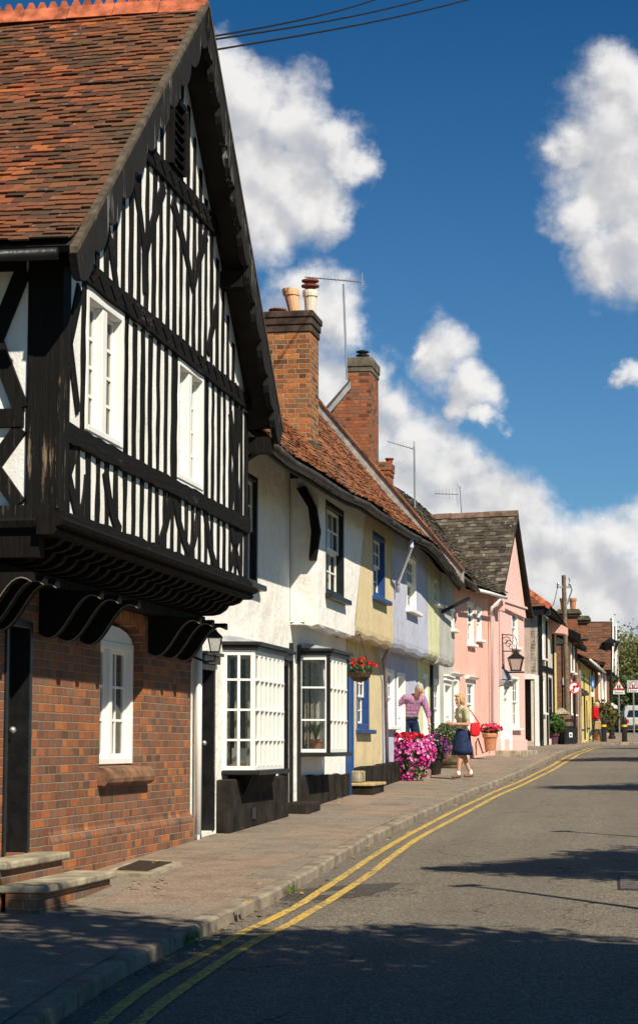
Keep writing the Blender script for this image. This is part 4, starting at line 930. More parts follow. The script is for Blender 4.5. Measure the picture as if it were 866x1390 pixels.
for s in (.15, 2.4, 4.6): m = MB(); m.box(F3, s, s+.18, .001, .05, g0, ze-.25); m.build('timber_post', BLKT, BEI)
m = MB(); m.box(F3, .34, 4.59, .002, .045, 3.95, 4.12); m.build('timber_rail', BLKT, BEI)
m = MB(); m.box(F3, 4.9, 5.4, .001, .06, g0, ze-.3); m.build('side_panel', WYE2, BEI)
m = MB(); m.polyo(F3, [(.001, 5.3), (.5, 5.25), (.5, 5.5), (.001, 5.75)], 3.6, 5.0); m.build('gable_bay', WPNK, BEI)
a = Fr(12, *F3.P(0, 0, 0)[:2])
c0, c1 = F3.P(-.3, .45, ze+.0), F3.P(-.3, -4.4, ze+.0)
rA, rB = F3.P(1.3, -2.0, ze+1.75), F3.P(5.2, -2.0, ze+1.75)
tile_roof(BEI, curve([c1, c0]), curve([F3.P(1.3, -2.3, ze+1.75), rA]), TRED, g=.13, w=.2)
tile_roof(BEI, curve([c0, F3.P(sE, .45, ze-.35)]), curve([rA, rB]), TRED, g=.13, w=.2)
ridge_run(BEI, c0+Vector((0,0,.08)), rA+Vector((0,0,.1)), RIDGE); ridge_run(BEI, rA+Vector((0,0,.1)), rB+Vector((0,0,.1)), RIDGE)
m = MB(); m.box(F3, -.28, 0, -4.3, .4, ze-.22, ze-.03); m.build('eaves_board', BLK, BEI)
# plain brick house with tall chimneys
F4 = Fr(10.2, 8.82, 72.0)
BH = thing('brick_house', F4.P(0, 0, 1.6), 'old brick house with a bare brick flank and two tall corniced chimneys', 'house')
ze4 = F4.hits(765, 862, 0)[1]; s4 = px2(F4, 784)
m = MB(); m.box(F4, 0, .3, -4.5, -.301, 1.3, ze4); m.wall(F4, [(0, 1.3), (s4, 1.3), (s4, ze4-.2), (0, ze4)], [rect(.5, 1.25, 2.7, 3.9), rect(.5, 1.25, 4.2, 5.2), rect(2.3, 3.1, 2.7, 3.9), rect(2.3, 3.1, 4.2, 5.2)], 0, .25); m.build('wall', BRF, BH)
for a_, b_ in ((.5, 1.25), (2.3, 3.1)):
    for c_, d_ in ((2.7, 3.9), (4.2, 5.2)): window(BH, F4, a_, b_, c_, d_, 0, .02, 2, 4, curtain='full')
T4 = F4.hits(758, 850, 0)
E4 = curve([F4.P(-.12, .35, ze4-.1), F4.P(s4+.1, .35, ze4-.35)]); R4 = curve([F4.P(-.12, -2.6, ze4+1.3), F4.P(s4+.1, -2.6, ze4+1.2)])
tile_roof(BH, E4, R4, TGRY, g=.14, w=.2)
m = MB(); m.hexa([F4.P(-.16, .4, ze4-.25), F4.P(-.16, -2.6, ze4+1.15), F4.P(-.1, -2.6, ze4+1.15), F4.P(-.1, .4, ze4-.25), F4.P(-.16, .4, ze4+.02), F4.P(-.16, -2.6, ze4+1.42), F4.P(-.1, -2.6, ze4+1.42), F4.P(-.1, .4, ze4+.02)]); m.build('verge_board', BLKC, BH)
m = MB(); m.box(F4, -.04, -.002, -1.2, .0, ze4-.32, ze4-.02); m.build('eaves_board', GUT, BH)
FARCAP = plain('mossy_cornice', (.10,.085,.05), .9, .5, 6, .6, 40)
def ch4(x0, x1, yt, s, d, pots):
    oL, oR = F4.hits(x0, 850, s)[0], F4.hits(x1, 850, s)[0]; zt = F4.hits(x0, yt, s)[1]
    c = MB(); c.box(F4, s, s+d, oL, oR, 5.2, zt-.25); co = c.build('chimney', BRC2, BH)
    for i, (e, za, zb) in enumerate(((.06, -.85, -.74), (.08, -.25, -.16), (.14, -.158, -.06), (.10, -.058, 0))): 
        k = MB(); k.box(F4, s-e, s+d+e, oL-e, oR+e, zt+za, zt+zb); k.build('cornice', FARCAP, co)
    k = MB(); k.box(F4, s+.03, s+d-.03, oL+.03, oR-.03, zt-.25, zt-.2); k.build('chimney_course', BRC2, co)
    for f in pots:
        p = MB(); pot(p, F4.P(s+d/2, lerp(oL, oR, f), zt), .13, .42, 10); p.build('chimney_pot', TERRA, co)
ch4(760.5, 782, 827, .8, .8, (.15, .75)); ch4(782.5, 795, 836, 3.2, .8, ())
# yellow house
F5 = Fr(10.2, *F4.P(s4+.02, 0, 0)[:2])
YH = thing('yellow_house', F5.P(0, 0, 1.7), 'low sunny yellow house under a long brown tile roof with a white gutter', 'house')
s5 = px2(F5, 807)
zy = F5.hit(787, 898, 0)[1]; zy2 = F5.hit(805, 912, 0)[1]
m = MB(); m.wall(F5, [(0, 1.3), (s5, 1.3), (s5, zy2), (0, zy)], [rect(1.3, 2.2, 3.75, 4.4), rect(4.2, 5.1, 3.75, 4.4), rect(1.4, 2.3, 2.2, 3.4), rect(4.2, 5.1, 1.8, 3.6), rect(6.2, 7.1, 2.3, 3.4)], 0, .25); m.build('wall', WYE2, YH)
for a_, b_, c_, d_ in ((1.3,2.2,3.75,4.4),(4.2,5.1,3.75,4.4),(1.4,2.3,2.2,3.4),(6.2,7.1,2.3,3.4)): window(YH, F5, a_, b_, c_, d_, 0, .03, 2, 4, frame=GUT, curtain='sides')
door(YH, F5, 4.2, 5.1, 1.8, 3.6, archi=.08)
m = MB(); m.polyo(F5, [(.001, 3.46), (.3, 3.50), (.3, 3.6), (.001, 3.66)], 1.2, 2.5); m.build('window_hood', GUT, YH)
tile_roof(YH, curve([F5.P(0, .4, zy+.0), F5.P(s5, .4, zy2)]), curve([F5.P(0, -2.9, zy+1.75), F5.P(s5, -2.9, zy2+1.75)]), tilemat('brown_tile', [(.10,.05,.035),(.16,.07,.045),(.07,.04,.03),(.13,.06,.04)], mossamt=.4), g=.14, w=.2)
gutter(YH, [F5.P(0, .47, zy-.02), F5.P(s5, .47, zy2-.02)], .06, WHT)
m = MB(); m.tube([F5.P(.3, 0.06, zy-.1), F5.P(.3, .06, 1.6)], .05, 6); m.build('downpipe', PIPEM, YH)
# brick house with white timbers
F6 = Fr(10.2, *F5.P(s5+.02, .15, 0)[:2])
RH = thing('gabled_brick_house', F6.P(0, 0, 1.8), 'red brick house with two white edged gables at the end of the row', 'house')
s6 = px2(F6, 826.5); zg6 = F6.hit(818, 905, 0)[1]; zrg = F6.hits(800, 863, 0)[1]
m = MB(); m.wall(F6, [(0, 1.4), (s6, 1.4), (s6, zg6), (0, zg6)], [rect(1.2, 2.2, 2.5, 4.2), rect(1.2, 2.2, 4.6, 5.6), rect(5.2, 6.2, 2.5, 4.2), rect(5.2, 6.2, 4.6, 5.6)], 0, .25); m.box(F6, 0, .25, -5, -.251, 1.4, zg6); m.build('wall', bricks('orange_brick', F6, [(.36,.13,.06),(.30,.10,.05),(.42,.16,.07)], (.30,.24,.18)), RH)
for a_, b_ in ((1.2, 2.2), (5.2, 6.2)):
    for c_, d_ in ((2.5, 4.2), (4.6, 5.6)): window(RH, F6, a_, b_, c_, d_, 0, .02, 2, 4, curtain='half', sillw=.1)
for s in (.1, 3.4, 7.2): m = MB(); m.box(F6, s, s+.28, .001, .08, 1.5, zg6); m.build('white_post', WHT, RH)
TBR = tilemat('brown_red_tile', [(.16,.07,.04),(.26,.10,.05),(.12,.06,.04),(.22,.09,.05)], mossamt=.4)
tile_roof(RH, curve([F6.P(0, .3, zg6-.1), F6.P(s6, .3, zg6-.1)]), curve([F6.P(0, -3, zrg), F6.P(s6, -3, zrg)]), TBR, g=.15, w=.22)
ridge_run(RH, F6.P(0, -3, zrg+.05), F6.P(s6, -3, zrg+.05), RIDGE)
for c_ in (1.8, 5.8):
    m = MB(); m.wall(F6, [(c_-1.3, zg6-.2), (c_+1.3, zg6-.2), (c_, zg6+1.75)], [], .4, .3); m.build('gable', WPNK, RH)
    tile_roof(RH, curve([F6.P(c_-1.5, .6, zg6-.35), F6.P(c_-1.5, -2.4, zg6-.35)]), curve([F6.P(c_, .6, zg6+1.9), F6.P(c_, -2.4, zg6+1.9)]), TBR, g=.15, w=.22, bellcast=0)
    tile_roof(RH, curve([F6.P(c_+1.5, .6, zg6-.35), F6.P(c_+1.5, -2.4, zg6-.35)]), curve([F6.P(c_, .6, zg6+1.9), F6.P(c_, -2.4, zg6+1.9)]), TBR, g=.15, w=.22, bellcast=0)
    for sg in (-1, 1):
        m = MB()
        for i in range(7):
            a_, b_ = i/7, (i+1)/7; s0_, s1_ = c_+sg*1.55*(1-a_), c_+sg*1.55*(1-b_); z0_, z1_ = lerp(zg6-.45, zg6+1.85, a_), lerp(zg6-.45, zg6+1.85, b_)
            m.poly(F6, [(s0_, z0_), ((s0_+s1_)/2, (z0_+z1_)/2-.12), (s1_, z1_), (s1_, z1_+.22), (s0_, z0_+.22)], .62, .67)
        m.build('barge_board', WHT, RH)
for xa in (.6, 4.6): m = MB(); m.box(F6, xa, xa+2.4, .05, .6, 3.3, 3.45); m.build('window_hood', WHT, RH)
# ================================================================ ground, road, pavement
kerbpx = [(60,1372),(173,1301),(263,1258),(320,1232),(400,1196),(500,1134),(580,1098),(652,1067),(720,1041)]
def kz(Y): return zp(Y)-.03
KP = [gp(x, y, -.03) for x, y in kerbpx]
K0 = KP[0]; KB = [Vector((K0.x-1.2*math.sin(a0)*1.6, -6, kz(-6))), Vector((K0.x-.5, 4.0, kz(4.0)))]
KE = [at(775, 61, -.03), at(797, 71.5, -.03), at(812, 79, -.03), at(832, 81.8, -.03), at(856, 82.4, -.03), Vector((13.6, 85, kz(85))), Vector((14.9, 92, kz(92))), Vector((17.2, 104, kz(104))), Vector((24, 135, kz(135))), Vector((44, 230, kz(230)))]
last = KP[-1]
KP = KB+KP+KE
print('kerb', [(round(p.x,2), round(p.y,1)) for p in KP])
def resample(P, d):
    out = [P[0]]
    for a, b in zip(P, P[1:]):
        n = max(1, int((b-a).length/d)); out += [lerp(a, b, i/n) for i in range(1, n+1)]
    return out
def smooth_line(P, it=2):
    for _ in range(it):
        Q = [P[0]]
        for a, b in zip(P, P[1:]): Q += [a*.75+b*.25, a*.25+b*.75]
        Q.append(P[-1]); P = Q
    return P
KS = resample(smooth_line(KP, 2), .9)
for p in KS: p.z = kz(p.y)
RZ = -.135
# terrain
m = MB(); xs = [-400,-120,-40,-12,0,14,30,60,140,400]; ys = [-80,-20,0,12,22.5,33,40,47,56,65,80,100,115,130,200,400,900]
vs = [(x, y, zp(y)-.35) for y in ys for x in xs]; n = len(xs)
m.add(vs, [(j*n+i, j*n+i+1, (j+1)*n+i+1, (j+1)*n+i) for j in range(len(ys)-1) for i in range(n-1)])
t = NT('earth_and_grass'); m.build('ground', t.fin(t.mix(t.noise(.4, 6), (.05,.075,.02), (.09,.085,.045)), .95, t.bump(t.noise(8, 5), .6, .05)), kind='structure')
# road sheet
def asphalt(name, c, spots=1.0, tint=(.055,.05,.043)):
    t = NT(name); v = t.n('ShaderNodeTexVoronoi'); v.inputs['Scale'].default_value = 110; t.l(t.pos, v.inputs['Vector'])
    vc = t.n('ShaderNodeSeparateColor'); t.l(v.outputs['Color'], vc.inputs[0]); g = vc.outputs[0]
    big = t.noise(.35, 6, .6); mid = t.noise(3.2, 6, .65)
    col = t.mix(t.remap(big, .3, .7), c, tint)
    col = t.mix(t.math('MULTIPLY', t.remap(mid, .35, .7), .5), col, tuple(x*.62 for x in c))
    st = t.ramp(g, [(0, (.25,.25,.25)), (.45, (.8,.8,.78)), (.75, (1.25,1.2,1.12)), (.93, (1.9,1.75,1.5)), (1, (2.8,2.5,2.1))])
    col = t.mix(1.0, col, st, 'MULTIPLY')
    if spots == 1.0:
        lane = t.noise(1.0, 4, .5, vec=t.comb(t.math('MULTIPLY', t.dot((.985,-.175,0)), 1.6), t.math('MULTIPLY', t.dot((.175,.985,0)), .09), 0.0))
        col = t.mix(t.math('MULTIPLY', t.remap(lane, .42, .62), .35), col, tuple(x*.55 for x in c))
        ck = t.n('ShaderNodeTexVoronoi', feature='DISTANCE_TO_EDGE'); ck.inputs['Scale'].default_value = .55
        wv = t.n('ShaderNodeVectorMath', operation='ADD'); nn = t.n('ShaderNodeTexNoise'); nn.inputs['Scale'].default_value = 1.7; nn.inputs['Detail'].default_value = 6; t.l(t.pos, nn.inputs['Vector']); t.l(t.pos, wv.inputs[0]); t.l(nn.outputs['Color'], wv.inputs[1]); t.l(wv.outputs[0], ck.inputs['Vector'])
        cm = t.math('MULTIPLY', t.math('LESS_THAN', ck.outputs['Distance'], .006), t.math('GREATER_THAN', big, .53)); col = t.mix(t.math('MULTIPLY', cm, .7), col, (.03,.026,.022))
        stn = t.remap(t.noise(.9, 3, .4), .66, .72); col = t.mix(t.math('MULTIPLY', stn, .35), col, (.045,.04,.036))
    h = t.math('ADD', t.math('MULTIPLY', t.math('SUBTRACT', 1, v.outputs['Distance']), .6), t.math('MULTIPLY', t.noise(180, 3), .5))
    return t.fin(col, .88, t.bump(h, .9*spots, .012, t.bump(t.noise(1.5, 4), .3, .05)), .25)
ROADM = asphalt('road_asphalt', (.225,.202,.168), tint=(.175,.158,.132))
m = MB(); vs = []; cols = [0, .3, .8, 1.6, 3, 5, 7.2]
Ks2 = [p for p in KS]
for p in Ks2:
    for c in cols: vs.append((p.x+c-.03, p.y, zp(p.y)+RZ+.03*math.sin(min(1, c/7.2)*math.pi)))
n = len(cols); m.add(vs, [(j*n+i, j*n+i+1, (j+1)*n+i+1, (j+1)*n+i) for j in range(len(Ks2)-1) for i in range(n-1)])
m.build('road', ROADM, kind='structure')
def rz_(x, y, k):                              # road height c metres from the kerb
    return zp(y)+RZ+.03*math.sin(min(1, max(0, k)/7.2)*math.pi)
def kerbx(Y):
    for a, b in zip(KS, KS[1:]):
        if a.y <= Y <= b.y: return lerp(a.x, b.x, (Y-a.y)/max(1e-6, b.y-a.y))
    return KS[-1].x
# pavement
PAVM = None
t = NT('pavement_asphalt')
big = t.noise(.9, 6, .6); v = t.n('ShaderNodeTexVoronoi'); v.inputs['Scale'].default_value = 90; t.l(t.pos, v.inputs['Vector']); vc = t.n('ShaderNodeSeparateColor'); t.l(v.outputs['Color'], vc.inputs[0])
so = t.math('ADD', t.dot((G.n[0], G.n[1], 0)), 5.36); ss = t.dot((G.d[0], G.d[1], 0))
ppos = t.math('ADD', so, t.math('MULTIPLY', t.math('SUBTRACT', t.noise(.7, 5), .5), .35))
cell = t.math('FLOOR', t.math('MULTIPLY', t.math('ADD', ss, t.math('MULTIPLY', t.noise(.35, 2), 2.0)), .42)); rc = t.white(t.comb(cell, t.math('FLOOR', t.math('MULTIPLY', ppos, 1.35)), 1.0))
red = t.mix(rc, (.27,.205,.155), (.27,.215,.165)); gry = t.mix(rc, (.26,.22,.17), (.225,.19,.15))
col = t.mix(t.remap(t.math('ADD', t.math('MULTIPLY', rc, .8), t.math('MULTIPLY', big, .6)), .55, .75), red, gry)
st = t.ramp(vc.outputs[0], [(0, (.7,.7,.7)), (.6, (1.0,1.0,1.0)), (.92, (1.25,1.2,1.15)), (1, (2.0,1.9,1.8))])
col = t.mix(1.0, col, st, 'MULTIPLY'); col = t.mix(t.math('MULTIPLY', t.remap(t.noise(2.3, 6, .65), .45, .75), .5), col, (.055,.045,.038))
fu_ = t.math('FRACT', t.math('MULTIPLY', t.math('ADD', ss, t.math('MULTIPLY', t.noise(.35, 2), 2.0)), .42)); fo_ = t.math('FRACT', t.math('MULTIPLY', ppos, 1.35))
jt = t.math('MAXIMUM', t.math('LESS_THAN', fu_, .008), t.math('LESS_THAN', fo_, .018)); col = t.mix(t.math('MULTIPLY', jt, t.math('MULTIPLY', t.noise(3.1, 3), .6)), col, (.05,.04,.03))
PAVM = t.fin(col, .92, t.bump(t.noise(120, 4, .7), .6, .01, t.bump(t.noise(2.2, 5), .5, .05)), .2)
m = MB(); vs = []; fr_ = [0, .12, .35, .6, .85, 1]
def facx(Y):
    if Y < 48.6: return (-5.36-.9+.1754*Y)/.9845
    return max(3.22+(Y-48.6)*.3057-1.0, 0) if Y < 62 else 6.5+(Y-62)*.205-1.0
for p in KS:
    x0 = facx(p.y)-.6; x1 = p.x-.14
    for f in fr_: vs.append((lerp(x0, x1, f), p.y, lerp(zp(p.y)+.015, zp(p.y)-.03, f)))
n = len(fr_); m.add(vs, [(j*n+i, j*n+i+1, (j+1)*n+i+1, (j+1)*n+i) for j in range(len(KS)-1) for i in range(n-1)])
m.build('pavement', PAVM, kind='structure')
KERBM = plain('kerb_stone', (.23,.19,.14), .9, .35, 4, .7, 60)
m = MB()
for a, b in zip(KS, KS[1:]):
    if b.y > 140: break
    d = (b-a); L = d.length; d.normalize(); nn = Vector((-d.y, d.x, 0)).normalized(); g_ = d*.006; dz = Vector((0,0,R.uniform(-.006,.006))); w_ = nn*.14; j_ = nn*R.uniform(-.006, .006)
    A_, B_ = a+g_+dz+j_, b-g_+dz+j_; dn = Vector((0,0,-.25)); ch = nn*.025; cz = Vector((0,0,-.02))
    m.prism([A_+dn, A_+cz, A_+ch, A_+w_, A_+w_+dn], [B_+dn, B_+cz, B_+ch, B_+w_, B_+w_+dn])
m.build('kerb', KERBM, kind='structure')
# yellow lines
t = NT('yellow_road_paint'); nz = t.noise(22, 6, .75); nb = t.noise(1.2, 4)
col = t.mix(t.remap(nb, .3, .7), (.58,.37,.06), (.66,.46,.12)); col = t.mix(t.math('MULTIPLY', t.remap(t.math('ADD', nz, t.math('MULTIPLY', nb, .25)), .60, .70), .95), col, (.13,.11,.085))
YLM = t.fin(col, .75, t.bump(t.noise(150, 3), .5, .008), .3)
for off in (.20, .41):
    m = MB(); pts = [p for p in KS if p.y < 72]; vs = []
    for i, p in enumerate(pts):
        a = pts[max(0, i-1)]; b = pts[min(len(pts)-1, i+1)]; d = (b-a).normalized(); nn = Vector((d.y, -d.x, 0)).normalized()
        j = .01*math.sin(i*.9+off*9)
        for k in (off+j, off+.085+j): q = p+nn*k; vs.append((q.x, q.y, rz_(q.x, q.y, q.x-kerbx(q.y)+.03)+.006))
    m.add(vs, [(2*i, 2*i+1, 2*i+3, 2*i+2) for i in range(len(pts)-1)]); m.build('yellow_line', YLM, kind='structure')
# tarmac patch, manholes, gully
def flat(pxs, name, mat, dz, road=True, kind='structure', **k):
    m = MB(); q = []
    for x, y in pxs:
        p = gp(x, y, (RZ+.02) if road else -.005); q.append(Vector((p.x, p.y, (rz_(p.x, p.y, p.x-kerbx(p.y)) if road else lerp(zp(p.y)+.015, zp(p.y)-.03, .45))+dz)))
    c = sum(q, Vector())/len(q); m.add(q+[c], [(i, (i+1) % len(q), len(q)) for i in range(len(q))]); return m.build(name, mat, kind=kind, **k)
flat([(372,1213),(385,1206),(425,1203),(480,1199),(545,1197),(528,1206),(505,1213),(478,1217),(420,1220),(380,1219)], 'tarmac_patch', asphalt('fresh_tarmac', (.085,.078,.07), .5, (.07,.065,.058)), .003)
IRON = plain('cast_iron', (.045,.033,.024), .6, .4, 30, .9, 60, .4, .3)
MH = thing('manhole_cover', gp(192, 1178), 'rusty iron cover in a stone frame by the brick wall', 'manhole cover')
def slab(pxs, name, mat, par, h, dz, hole=None):
    q = [gp(x, y, 0) for x, y in pxs]; m = MB(); m.prism([Vector((p.x, p.y, zp(p.y)-.03)) for p in q], [Vector((p.x, p.y, zp(p.y)+dz)) for p in q]); return m.build(name, mat, par)
slab([(140,1187),(205,1189),(247,1172),(185,1168)], 'stone_frame', STONE, MH, .02, .016)
cv = slab([(158,1183.5),(201,1185),(234,1173),(190,1171)], 'iron_cover', IRON, MH, .02, .024)
GD = thing('drain_grate', gp(862, 1199, RZ), 'iron gully grating set in the road at the far right', 'drain')
ga = [gp(x, y, RZ+.03) for x, y in ((838,1189),(838,1208),(905,1210),(905,1190))]
m = MB(); m.prism([p-Vector((0,0,.05)) for p in ga], [p+Vector((0,0,.004)) for p in ga]); m.build('frame', IRON, GD)
m = MB()
for i in range(7):
    a_, b_ = lerp(ga[1], ga[0], (i+.3)/7), lerp(ga[2], ga[3], (i+.3)/7); a2, b2 = lerp(ga[1], ga[0], (i+.7)/7), lerp(ga[2], ga[3], (i+.7)/7); a_, b_ = lerp(a_, b_, .05), lerp(b_, a_, .05); a2, b2 = lerp(a2, b2, .05), lerp(b2, a2, .05)
    m.prism([p+Vector((0,0,.005)) for p in (a_, b_, b2, a2)], [p+Vector((0,0,.016)) for p in (a_, b_, b2, a2)])
m.build('bars', plain('worn_iron', (.11,.10,.09), .6, .4, 20, .5, 50, .3), GD)
SS = thing('stone_slab', gp(402, 1097), 'flat worn stone at the foot of the black door', 'step')
ss_ = MB(); q = [gp(x, y, 0) for x, y in ((385,1095),(388,1102),(420,1100),(432,1096),(428,1092),(398,1092))]; ss_.prism([Vector((p.x, p.y, zp(p.y)-.02)) for p in q], [Vector((p.x, p.y, zp(p.y)+.05)) for p in q]); bev(ss_.build('slab', STONE, SS), .012, 2)
m = MB(); m.box(G, 27.45, 28.42, .001, .32, gz(28)-.2, gz(28)+.13); DS = m.build('door_step', BLKM, label='black painted step below the door between the two bay windows', cat='step'); bev(DS, .02)
# fallen leaves and grit
m = MB(); lr = random.Random(4)
def leafat(p, sz, mi):
    a = lr.uniform(0, 6.3); e = Vector((math.cos(a), math.sin(a), lr.uniform(-.3,.3)))*sz; f = Vector((-math.sin(a), math.cos(a), lr.uniform(-.3,.3)))*sz*.6; p = p+Vector((0,0,.012+lr.uniform(0,.01)))
    m.add([p-e, p+f, p+e, p-f], [(0,1,2,3)], mi)
for i in range(420):
    k = lr.choice(KS[:70]); 
    if k.y < 10 or k.y > 70: continue
    if lr.random() < .75: x = k.x+abs(lr.gauss(0, .08))+.02; z = rz_(x, k.y, x-k.x)
    else: x = lr.uniform(facx(k.y)+.9, k.x-.1); z = zp(k.y)
    leafat(Vector((x, k.y+lr.uniform(-.4,.4), z)), lr.uniform(.012,.04), lr.randrange(3))
for x, y in ((160,1186),(165,1184),(212,1177),(216,1175),(186,1204),(215,1201),(219,1202),(328,1129),(410,1212),(332,1231),(340,1228),(460,1086)):
    for _ in range(3): p = gp(x+lr.uniform(-5,5), y+lr.uniform(-2,2)); leafat(Vector((p.x, p.y, zp(p.y)+.02)), lr.uniform(.02,.045), lr.randrange(3))
m.build('fallen_leaves', [plain('dead_leaf', (.34,.17,.05), .8), plain('brown_leaf', (.16,.09,.04), .8), plain('yellow_leaf', (.45,.32,.08), .8)], kind='stuff', label='dry leaves fallen along the gutter and pavement', cat='leaves', keep=True)
m = MB()
for cx, cy in ((395,1207),(388,1210),(262,1272),(255,1277),(335,1232)):
    for _ in range(70):
        p = gp(cx+lr.gauss(0, 5), cy+lr.gauss(0, 2), RZ+.03); h = lr.uniform(.02, .07); a = lr.uniform(0, 6.3); d = Vector((math.cos(a), math.sin(a), 0)); m.add([p-d*.005, p+d*.005, p+Vector((-d.y, d.x, 0))*lr.uniform(-.04,.04)+Vector((0,0,h))], [(0,1,2)])
m.build('kerb_grass', plain('grass_blade', (.10,.17,.03), .8), kind='stuff', label='small grass tufts growing at the foot of the kerb', cat='grass', keep=True)
# ================================================================ lanterns, signs, bollards
LGL = glassmat('lantern_glass', .75)
def lantern(mb, gb, c, w, h):
    c = Vector(c)
    def ring(r, z): return [c+Vector((r*math.cos(a), r*math.sin(a), z)) for a in [math.pi/4+math.pi/2*i for i in range(4)]]
    wt, wb = w*.72, w*.46
    mb.prism(ring(wb*1.15, 0), ring(wb*1.15, h*.06)); mb.prism(ring(wt*1.12, h*.62), ring(wt*1.12, h*.67)); mb.prism(ring(wt*1.15, h*.672), ring(wt*.35, h*.90)); mb.prism(ring(wt*.3, h*.902), ring(wt*.3, h*.96)); mb.sph(c+Vector((0,0,h)), h*.045, 6)
    a, b = ring(wb, h*.06), ring(wt, h*.62)
    for i in range(4): mb.tube([a[i], b[i]], w*.035, 5)
    for i in range(4): gb.add([a[i], a[(i+1) % 4], b[(i+1) % 4], b[i]], [(0,1,2,3)])
LAN = thing('wall_lantern', G.P(22.8, 0, 2.7), 'small black lantern on the white wall above the narrow black door', 'lantern')
lp = G.hit(292, 886, .30); c = G.P(lp[0], .30, lp[1]); m = MB(); g = MB(); lantern(m, g, c, .145, .26); m.build('housing', BLK, LAN); g.build('glass', LGL, LAN, keep=True)
m = MB(); m.tube([c+Vector((0,0,-.02)), c+Vector((0,0,-.09)), G.P(lp[0], .2, lp[1]-.10), G.P(lp[0], .0, lp[1]-.02)], .014, 6); m.tube([G.P(lp[0], 0, lp[1]-.1), G.P(lp[0], .012, lp[1]+.08)], .04, 8); m.build('bracket', BLK, LAN)
# scrolled bracket with the big lantern on the pink house
c0 = P1.hit(681, 880, .12); 
LB = thing('hanging_lantern', P1.P(c0[0], .12, c0[1]), 'large black lantern hung from a scrolled iron bracket on the pink house', 'lantern')
sz = c0[0]; za = P1.hits(681, 860, sz)[1]; zb = P1.hits(681, 884, sz)[1]; oT = P1.hits(706, 884, sz)[0]; oL_ = P1.hits(699.5, 884, sz)[0]
m = MB(); m.tube([P1.P(sz, .13, za), P1.P(sz, .13, zb-.9)], .018, 6); m.tube([P1.P(sz, .13, zb), P1.P(sz, oT, zb)], .016, 6)
for k in range(3):
    cc = (lerp(.13, oL_, .25+.22*k), lerp(za, zb, .42+.18*k)); r = .13-.02*k; m.tube([P1.P(sz, cc[0]+r*(1-i/14)*math.cos(i*.7), cc[1]+r*(1-i/14)*math.sin(i*.7)) for i in range(13)], .011, 5)
m.tube([P1.P(sz, *q) for q in arc3((.13, za-.03), (oL_, zb), .22)], .013, 5)
m.build('scroll_bracket', BLK, LB)
zl0 = P1.hits(699, 911, sz)[1]; zl1 = P1.hits(699, 884, sz)[1]; m = MB(); g = MB(); lantern(m, g, P1.P(sz, oL_, zl0), .36, zl1-zl0); m.build('housing', BLK, LB); g.build('glass', LGL, LB, keep=True)
m = MB(); m.box(P1, sz-.02, sz+.02, oL_-.25, oL_+.22, zl0-.05, zl0-.01); m.build('sign_bar', BLK, LB)
# hanging basket
def leafball(mb, c, r, n, sz, mi=0, rr=R, flat_=1.0, shell=.55):
    c = Vector(c); rx, ry, rz_2 = r if isinstance(r, (tuple, list)) else (r, r, r)
    for _ in range(n):
        th = rr.uniform(0, 2*math.pi); u = rr.uniform(-1, 1); q = rr.uniform(shell, 1)**.6; s = math.sqrt(1-u*u)
        p = c+Vector((rx*s*math.cos(th)*q, ry*s*math.sin(th)*q, rz_2*u*q)); d = Vector((s*math.cos(th), s*math.sin(th), u))
        a = Vector((rr.gauss(0,1), rr.gauss(0,1), rr.gauss(0,1))).normalized(); e = (d+a*.9).normalized(); f = e.cross(Vector((rr.gauss(0,1), rr.gauss(0,1), rr.gauss(0,1)))).normalized(); g = e.cross(f); k = sz*rr.uniform(.6, 1.3)
        mb.add([p-f*k*.5, p+g*k*.35, p+f*k*.5, p-g*k*.35], [(0,1,2,3)], mi)
def blooms(mb, c, r, n, sz, nm, rr=R, top=0.0, hemi=None):
    c = Vector(c); rx, ry, rz_2 = r
    for _ in range(n):
        th = rr.uniform(0, 2*math.pi); u = rr.uniform(-.75 if not top else top, 1); s = math.sqrt(max(0, 1-u*u)); q = rr.uniform(.92, 1.1)
        p = c+Vector((rx*s*math.cos(th)*q, ry*s*math.sin(th)*q, rz_2*u*q)); d = Vector((s*math.cos(th), s*math.sin(th), u*.7+.15)); d = (d+Vector((rr.gauss(0,.25), rr.gauss(0,.25), rr.gauss(0,.25)))).normalized()
        a = d.cross(Vector((0,0,1))).normalized(); b = d.cross(a); k = sz*rr.uniform(.75, 1.2); mi = rr.randrange(nm); off = rr.random()*3
        ring = [p+d*k*.28+(a*math.cos(off+math.pi*i/5)+b*math.sin(off+math.pi*i/5))*k*(.5 if i % 2 == 0 else .42) for i in range(10)]
        mb.add(ring+[p], [(i, (i+1) % 10, 10) for i in range(10)], mi)
def leafmat(name, c, trans=.25, var=.45):
    t = NT(name); r = t.geo.outputs['Random Per Island']; col = t.mix(r, tuple(x*(1-var) for x in c), tuple(x*(1+var) for x in c)); col = t.mix(t.remap(t.noise(.8, 3), .35, .65), col, tuple(x*.8 for x in c))
    m = t.fin(col, .55, None, .35); tr = t.n('ShaderNodeBsdfTranslucent'); t.l(t.mix(.5, col, (c[0]*1.6, c[1]*1.7, c[2]*.7)), tr.inputs[0]); mx = t.n('ShaderNodeMixShader'); mx.inputs[0].default_value = trans; t.l(t.p.outputs[0], mx.inputs[1]); t.l(tr.outputs[0], mx.inputs[2]); t.l(mx.outputs[0], t.out.inputs[0]); return m
LEAF = leafmat('green_leaf', (.06,.12,.025)); LEAFD = leafmat('dark_leaf', (.028,.055,.014)); LEAFL = leafmat('light_leaf', (.13,.19,.035))
PK = [leafmat('magenta_petal', (.75,.05,.42), .3, .2), leafmat('pink_petal', (.85,.16,.55), .3, .15), leafmat('hot_pink_petal', (.62,.02,.28), .3, .2), leafmat('pale_pink_petal', (.88,.38,.70), .3, .1)]
